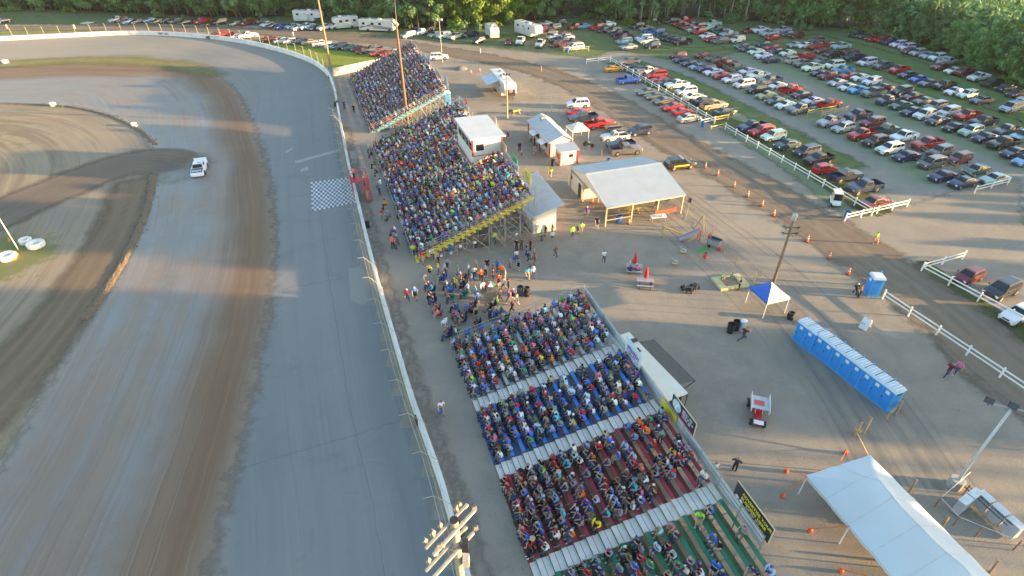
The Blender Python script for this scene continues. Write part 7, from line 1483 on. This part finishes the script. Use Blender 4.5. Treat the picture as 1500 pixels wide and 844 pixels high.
# electrical gear behind the marquee
er=one('transformer_rack','steel rack of pale grey electrical cabinets in a roped enclosure','electrical rack',(1450,758),0); r_=er.location
CAB=M('cabinet_grey',(.42,.47,.52),.45,.12,1.5); a=at(1405,742,1.)-r_; b=at(1432,722,1.)-r_; c=at(1497,780,1.)-r_
def cab(pa,pb,wd,h,n):
    d=(pb-pa); L=d.length; d.normalize()
    for i in range(n):
        q=pa+d*(L*(i+.5)/n); MB().box((q.x,q.y,h/2+.1),(L/n*.86,wd,h),rz=math.atan2(d.y,d.x)).build('cabinet',CAB,er); MB().box((q.x,q.y,h+.14),(L/n*.9,wd*1.1,.06),rz=math.atan2(d.y,d.x)).build('cabinet_lid',M('cabinet_lid',(.58,.60,.6),.5),er)
cab(a,b,.5,1.25,2); cab(b,c,.55,1.2,3); off=Vector((.55,-.35,0)); m=MB(); m.tube([b-off+Vector((0,0,.3)),c-off+Vector((0,0,.3))],.04); m.tube([b-off*1.3+Vector((0,0,.1)),c-off*1.3+Vector((0,0,.1))],.04); m.build('conduit',DKST,er)
PR=[(1370,739),(1405,722),(1398,768),(1440,775),(1490,798),(1412,704)]
for k,(x,y) in enumerate(((1369,742),(1410,725),(1396,770),(1428,787),(1484,806),(1500,800))): t=one('barrier_post','rust red post of the roped electrical enclosure, '+ORD[k]+' from the left','post',(x,y),0,'posts of the roped enclosure'); MB().bar((0,0,0),(.04,.02,1.15),.07,.07).build('post',M('rusty_post',(.30,.14,.10),.7,.3,4),t)
rp=one('enclosure_rope','pale rail strung around the electrical cabinets','rail',(1410,760),0); q=[at(1412,704,0),at(1369,742),at(1396,770),at(1484,806)]; m=MB()
for u,v in zip(q[:-1],q[1:]): m.cyl(u+Vector((0,0,1.05))-rp.location,v+Vector((0,0,1.05))-rp.location,.028,n=5)
m.build('rail_pipe',M('pale_pipe',(.55,.56,.55),.5),rp)
# food trailer behind the near stand with its awning
f0=at(903,492,3.2); f1=at(988,583,3.2); fd=(f1-f0); ftl=thing('food_trailer','long cream roofed food trailer with a big grey awning behind the near grandstand','trailer',((f0.x+f1.x)/2,(f0.y+f1.y)/2,0),math.atan2(fd.y,fd.x)); L=fd.length; CRM=M('trailer_cream',(.72,.68,.58),.5,.06,.8,dirt=(.5,.45,.35,.3))
yo=.45   # body lies on the yard side of its stand-side roof edge
m=MB(); m.box((-.35,yo,1.7),(L-.9,2.0,2.4)); m.build('body',CRM,ftl); m=MB(); m.box((-.1,yo,2.98),(L,2.0,.14)); m.build('roof',CRM,ftl)
m=MB(); m.box((-L*.22,yo+.2,3.12),(.5,.45,.12)); m.build('roof_hatch',BLACKP,ftl); MB().box((-L*.36,yo+.6,3.16),(.35,.7,.2)).build('roof_vent',DKST,ftl)
MB().box((L/2-.45,yo,1.7),(.05,1.6,1.9)).build('rear_opening',M('dim_interior',(.03,.028,.025)),ftl); MB().ball((L/2-.2,yo,1.2),.32,10,5,sz=(1,1,.6)).build('yellow_cooler',M('mustard',(.65,.40,.04),.5),ftl)
for s in (.95,-.95): MB().bar((L/2-.05,yo+s,0),(L/2-.05,yo+s,2.9),.06,.06).build('rear_post',DKST,ftl)
AW=M('awning_grey',(.085,.082,.078),.8,.12,2); x0,x1=-L*.36,L*.33
m=MB(); m.plate((x0,yo+1.02,2.75),(x1,yo+1.02,2.75),(x1,yo+2.95,2.35),(x0,yo+2.95,2.35),.04); m.build('awning',AW,ftl); MB().cyl((x0-.05,yo+2.95,2.35),(x1+.05,yo+2.95,2.35),.06,n=8).build('awning_roller',DKST,ftl)
for x in (x0,x1): MB().bar((x,yo+1.02,1.4),(x,yo+2.9,2.3),.06,.06).build('awning_arm',DKST,ftl)
for s in (-.5,.5):
    for y in (yo-.95,yo+.95): MB().cyl((s,y-.1,.36),(s,y+.1,.36),.36,n=12).build('wheel',BLACK,ftl)
# odds and ends
wc=one('plastic_chair','white plastic garden chair, empty, at the edge of the lane','chair',(651,476),R(160)); MB().box((0,0,.42),(.5,.5,.05)).build('seat',WHITE,wc); MB().box((-.24,0,.68),(.05,.5,.48)).build('backrest',WHITE,wc)
for a in (-1,1):
    for b in (-1,1): MB().bar((a*.22,b*.22,0),(a*.2,b*.2,.42),.05,.05).build('leg',WHITE,wc)
for s in (-1,1): MB().bar((-.24,s*.25,.62),(.2,s*.25,.62),.05,.04).build('armrest',WHITE,wc)
rt=one('round_table','brown round picnic table among the folding chairs','table',(718,440),0); MB().lathe([(.02,.7),(.72,.7),(.74,.73),(.72,.76),(.02,.76)],18).build('tabletop',M('brown_table',(.20,.14,.08),.8,.2,3),rt); MB().cyl((0,0,0),(0,0,.7),.09,n=8).build('pedestal',DKST,rt)
bl=one('beach_umbrella','small red, white and green umbrella beside the round table','umbrella',(719,428),0); MB().cyl((0,0,0),(0,0,1.25),.02,n=6).build('pole',STEEL,bl)
for k in range(6):
    a0,a1=k*math.pi/3,(k+1)*math.pi/3; MB().add([(0,0,1.35),(.62*math.cos(a0),.62*math.sin(a0),1.1),(.62*math.cos(a1),.62*math.sin(a1),1.1),(0,0,1.32),(.61*math.cos(a0),.61*math.sin(a0),1.07),(.61*math.cos(a1),.61*math.sin(a1),1.07)],[(0,1,2),(5,4,3),(1,4,5,2),(0,3,4,1),(2,5,3,0)]).build('panel',[REDP,WHITE,GREENP][k%3],bl)
yj=one('barricade','yellow folding barricade beside the camper','barricade',(757,168),.5); [MB().bar((a,b,0),(a*.7,0,.9),.06,.06).build('leg',YELP,yj) for a in (-.6,.6) for b in (-.3,.3)]; MB().box((0,0,.75),(1.5,.06,.22)).build('board',YELP,yj)
gb=one('generator','small dark generator box beside the pale pole','generator',(748,166),.2); MB().box((0,0,.35),(.8,.6,.6)).build('housing',M('generator_grey',(.08,.08,.085),.5),gb); MB().bar((-.35,0,.68),(.35,0,.68),.05,.05).build('handle',DKST,gb)
gm=one('gravel_heap','low heap of grey gravel behind the far grandstand','heap',(675,101),0); MB().lathe([(1.7,-.05),(1.3,.25),(.7,.5),(.02,.6)],14).build('heap',M('grey_gravel',(.18,.17,.16),.95,.3,5,bump=.6),gm,smooth=False)
for k,(x,y) in enumerate(((704,78),(110,42),(430,53),(11,42))): t=one('marker_post','white marker post beside the gravel road, '+ORD[k]+' of four','post',(x,y),0,'white marker posts of the gravel road'); MB().box((0,0,.55),(.22,.22,1.1)).build('post',WHITE,t)
sf=one('snow_fence','low slatted wooden fence curving behind the camper','fence',(790,140),0); q=[at(*p_) for p_ in ((700,110),(760,128),(778,140),(800,146),(838,144))]; mm=MB()
for u,v in zip(q[:-1],q[1:]):
    n_=max(2,int((v-u).length/.9)); 
    for k in range(n_): p_=u.lerp(v,k/n_)-sf.location; mm.bar((p_.x,p_.y,0),(p_.x,p_.y,1.1),.05,.05)
    for z in (.4,.9): mm.cyl(u-sf.location+Vector((0,0,z)),v-sf.location+Vector((0,0,z)),.014,n=4)
mm.build('slats',M('snow_fence_wood',(.46,.36,.22),.8,.2,4),sf)
mc=one('motorcycle','dark motorcycle with a chrome tank parked by the cream canopy','motorcycle',(862,215),R(-30)); [MB().cyl((a*.68,-.05,.32),(a*.68,.05,.32),.32,n=14).build('wheel',BLACK,mc) for a in (-1,1)]; MB().box((.1,0,.75),(.5,.28,.24)).build('tank',M('chrome',(.6,.6,.6),.2,.1,2,metal=.9),mc); MB().box((-.4,0,.72),(.6,.26,.12)).build('seat',BLACK,mc); MB().bar((.55,-.35,1.05),(.55,.35,1.05),.04,.04).build('handlebar',STEEL,mc); MB().bar((-.5,0,.4),(.5,0,.5),.2,.3).build('engine',DKST,mc)
pl_=one('pallet_cover','grey plastic boat shell lying on the far verge','boat',(128,35),.2); MB().loft([station(-1.8,.5,.1,.35),station(0,.8,.05,.5),station(1.8,.3,.15,.45)]).build('hull',M('grey_hull',(.4,.45,.45),.5),pl_)
hz=MB().box((0,500,29),(2998,2190,62)).build('haze',bpy.data.materials.new('evening_haze')); hz['kind']='stuff'
hm=hz.data.materials[0]; hn,hl=nodes(hm); hn.remove(hn['Principled BSDF']); pv_=hn.new('ShaderNodeVolumePrincipled'); pv_.inputs['Color'].default_value=(.8,.9,1,1); pv_.inputs['Density'].default_value=.00007; hl.new(pv_.outputs[0],hn['Material Output'].inputs['Volume'])
# labels must single things out: shared ones stay only with a shared group
for k in PROTO.values(): remove(k)
for v in TP.values():
    for k in v: remove(k)
for k in BP: remove(k)
for o in list(bpy.data.objects):
    if 'paint' in o: del o['paint']
    if o.parent and 'category' in o: del o['category']
dups={k:len(v) for k,v in LABELS.items() if len(v)>1}
lng=[o['label'] for o in bpy.data.objects if o.parent is None and 'label' in o and not 4<=len(o['label'].split())<=16]
print('cars',NCARS,'people',NP,'objects',len(bpy.data.objects),'dup labels',len(dups),list(dups.items())[:8]); print('bad length',len(lng),lng[:12])
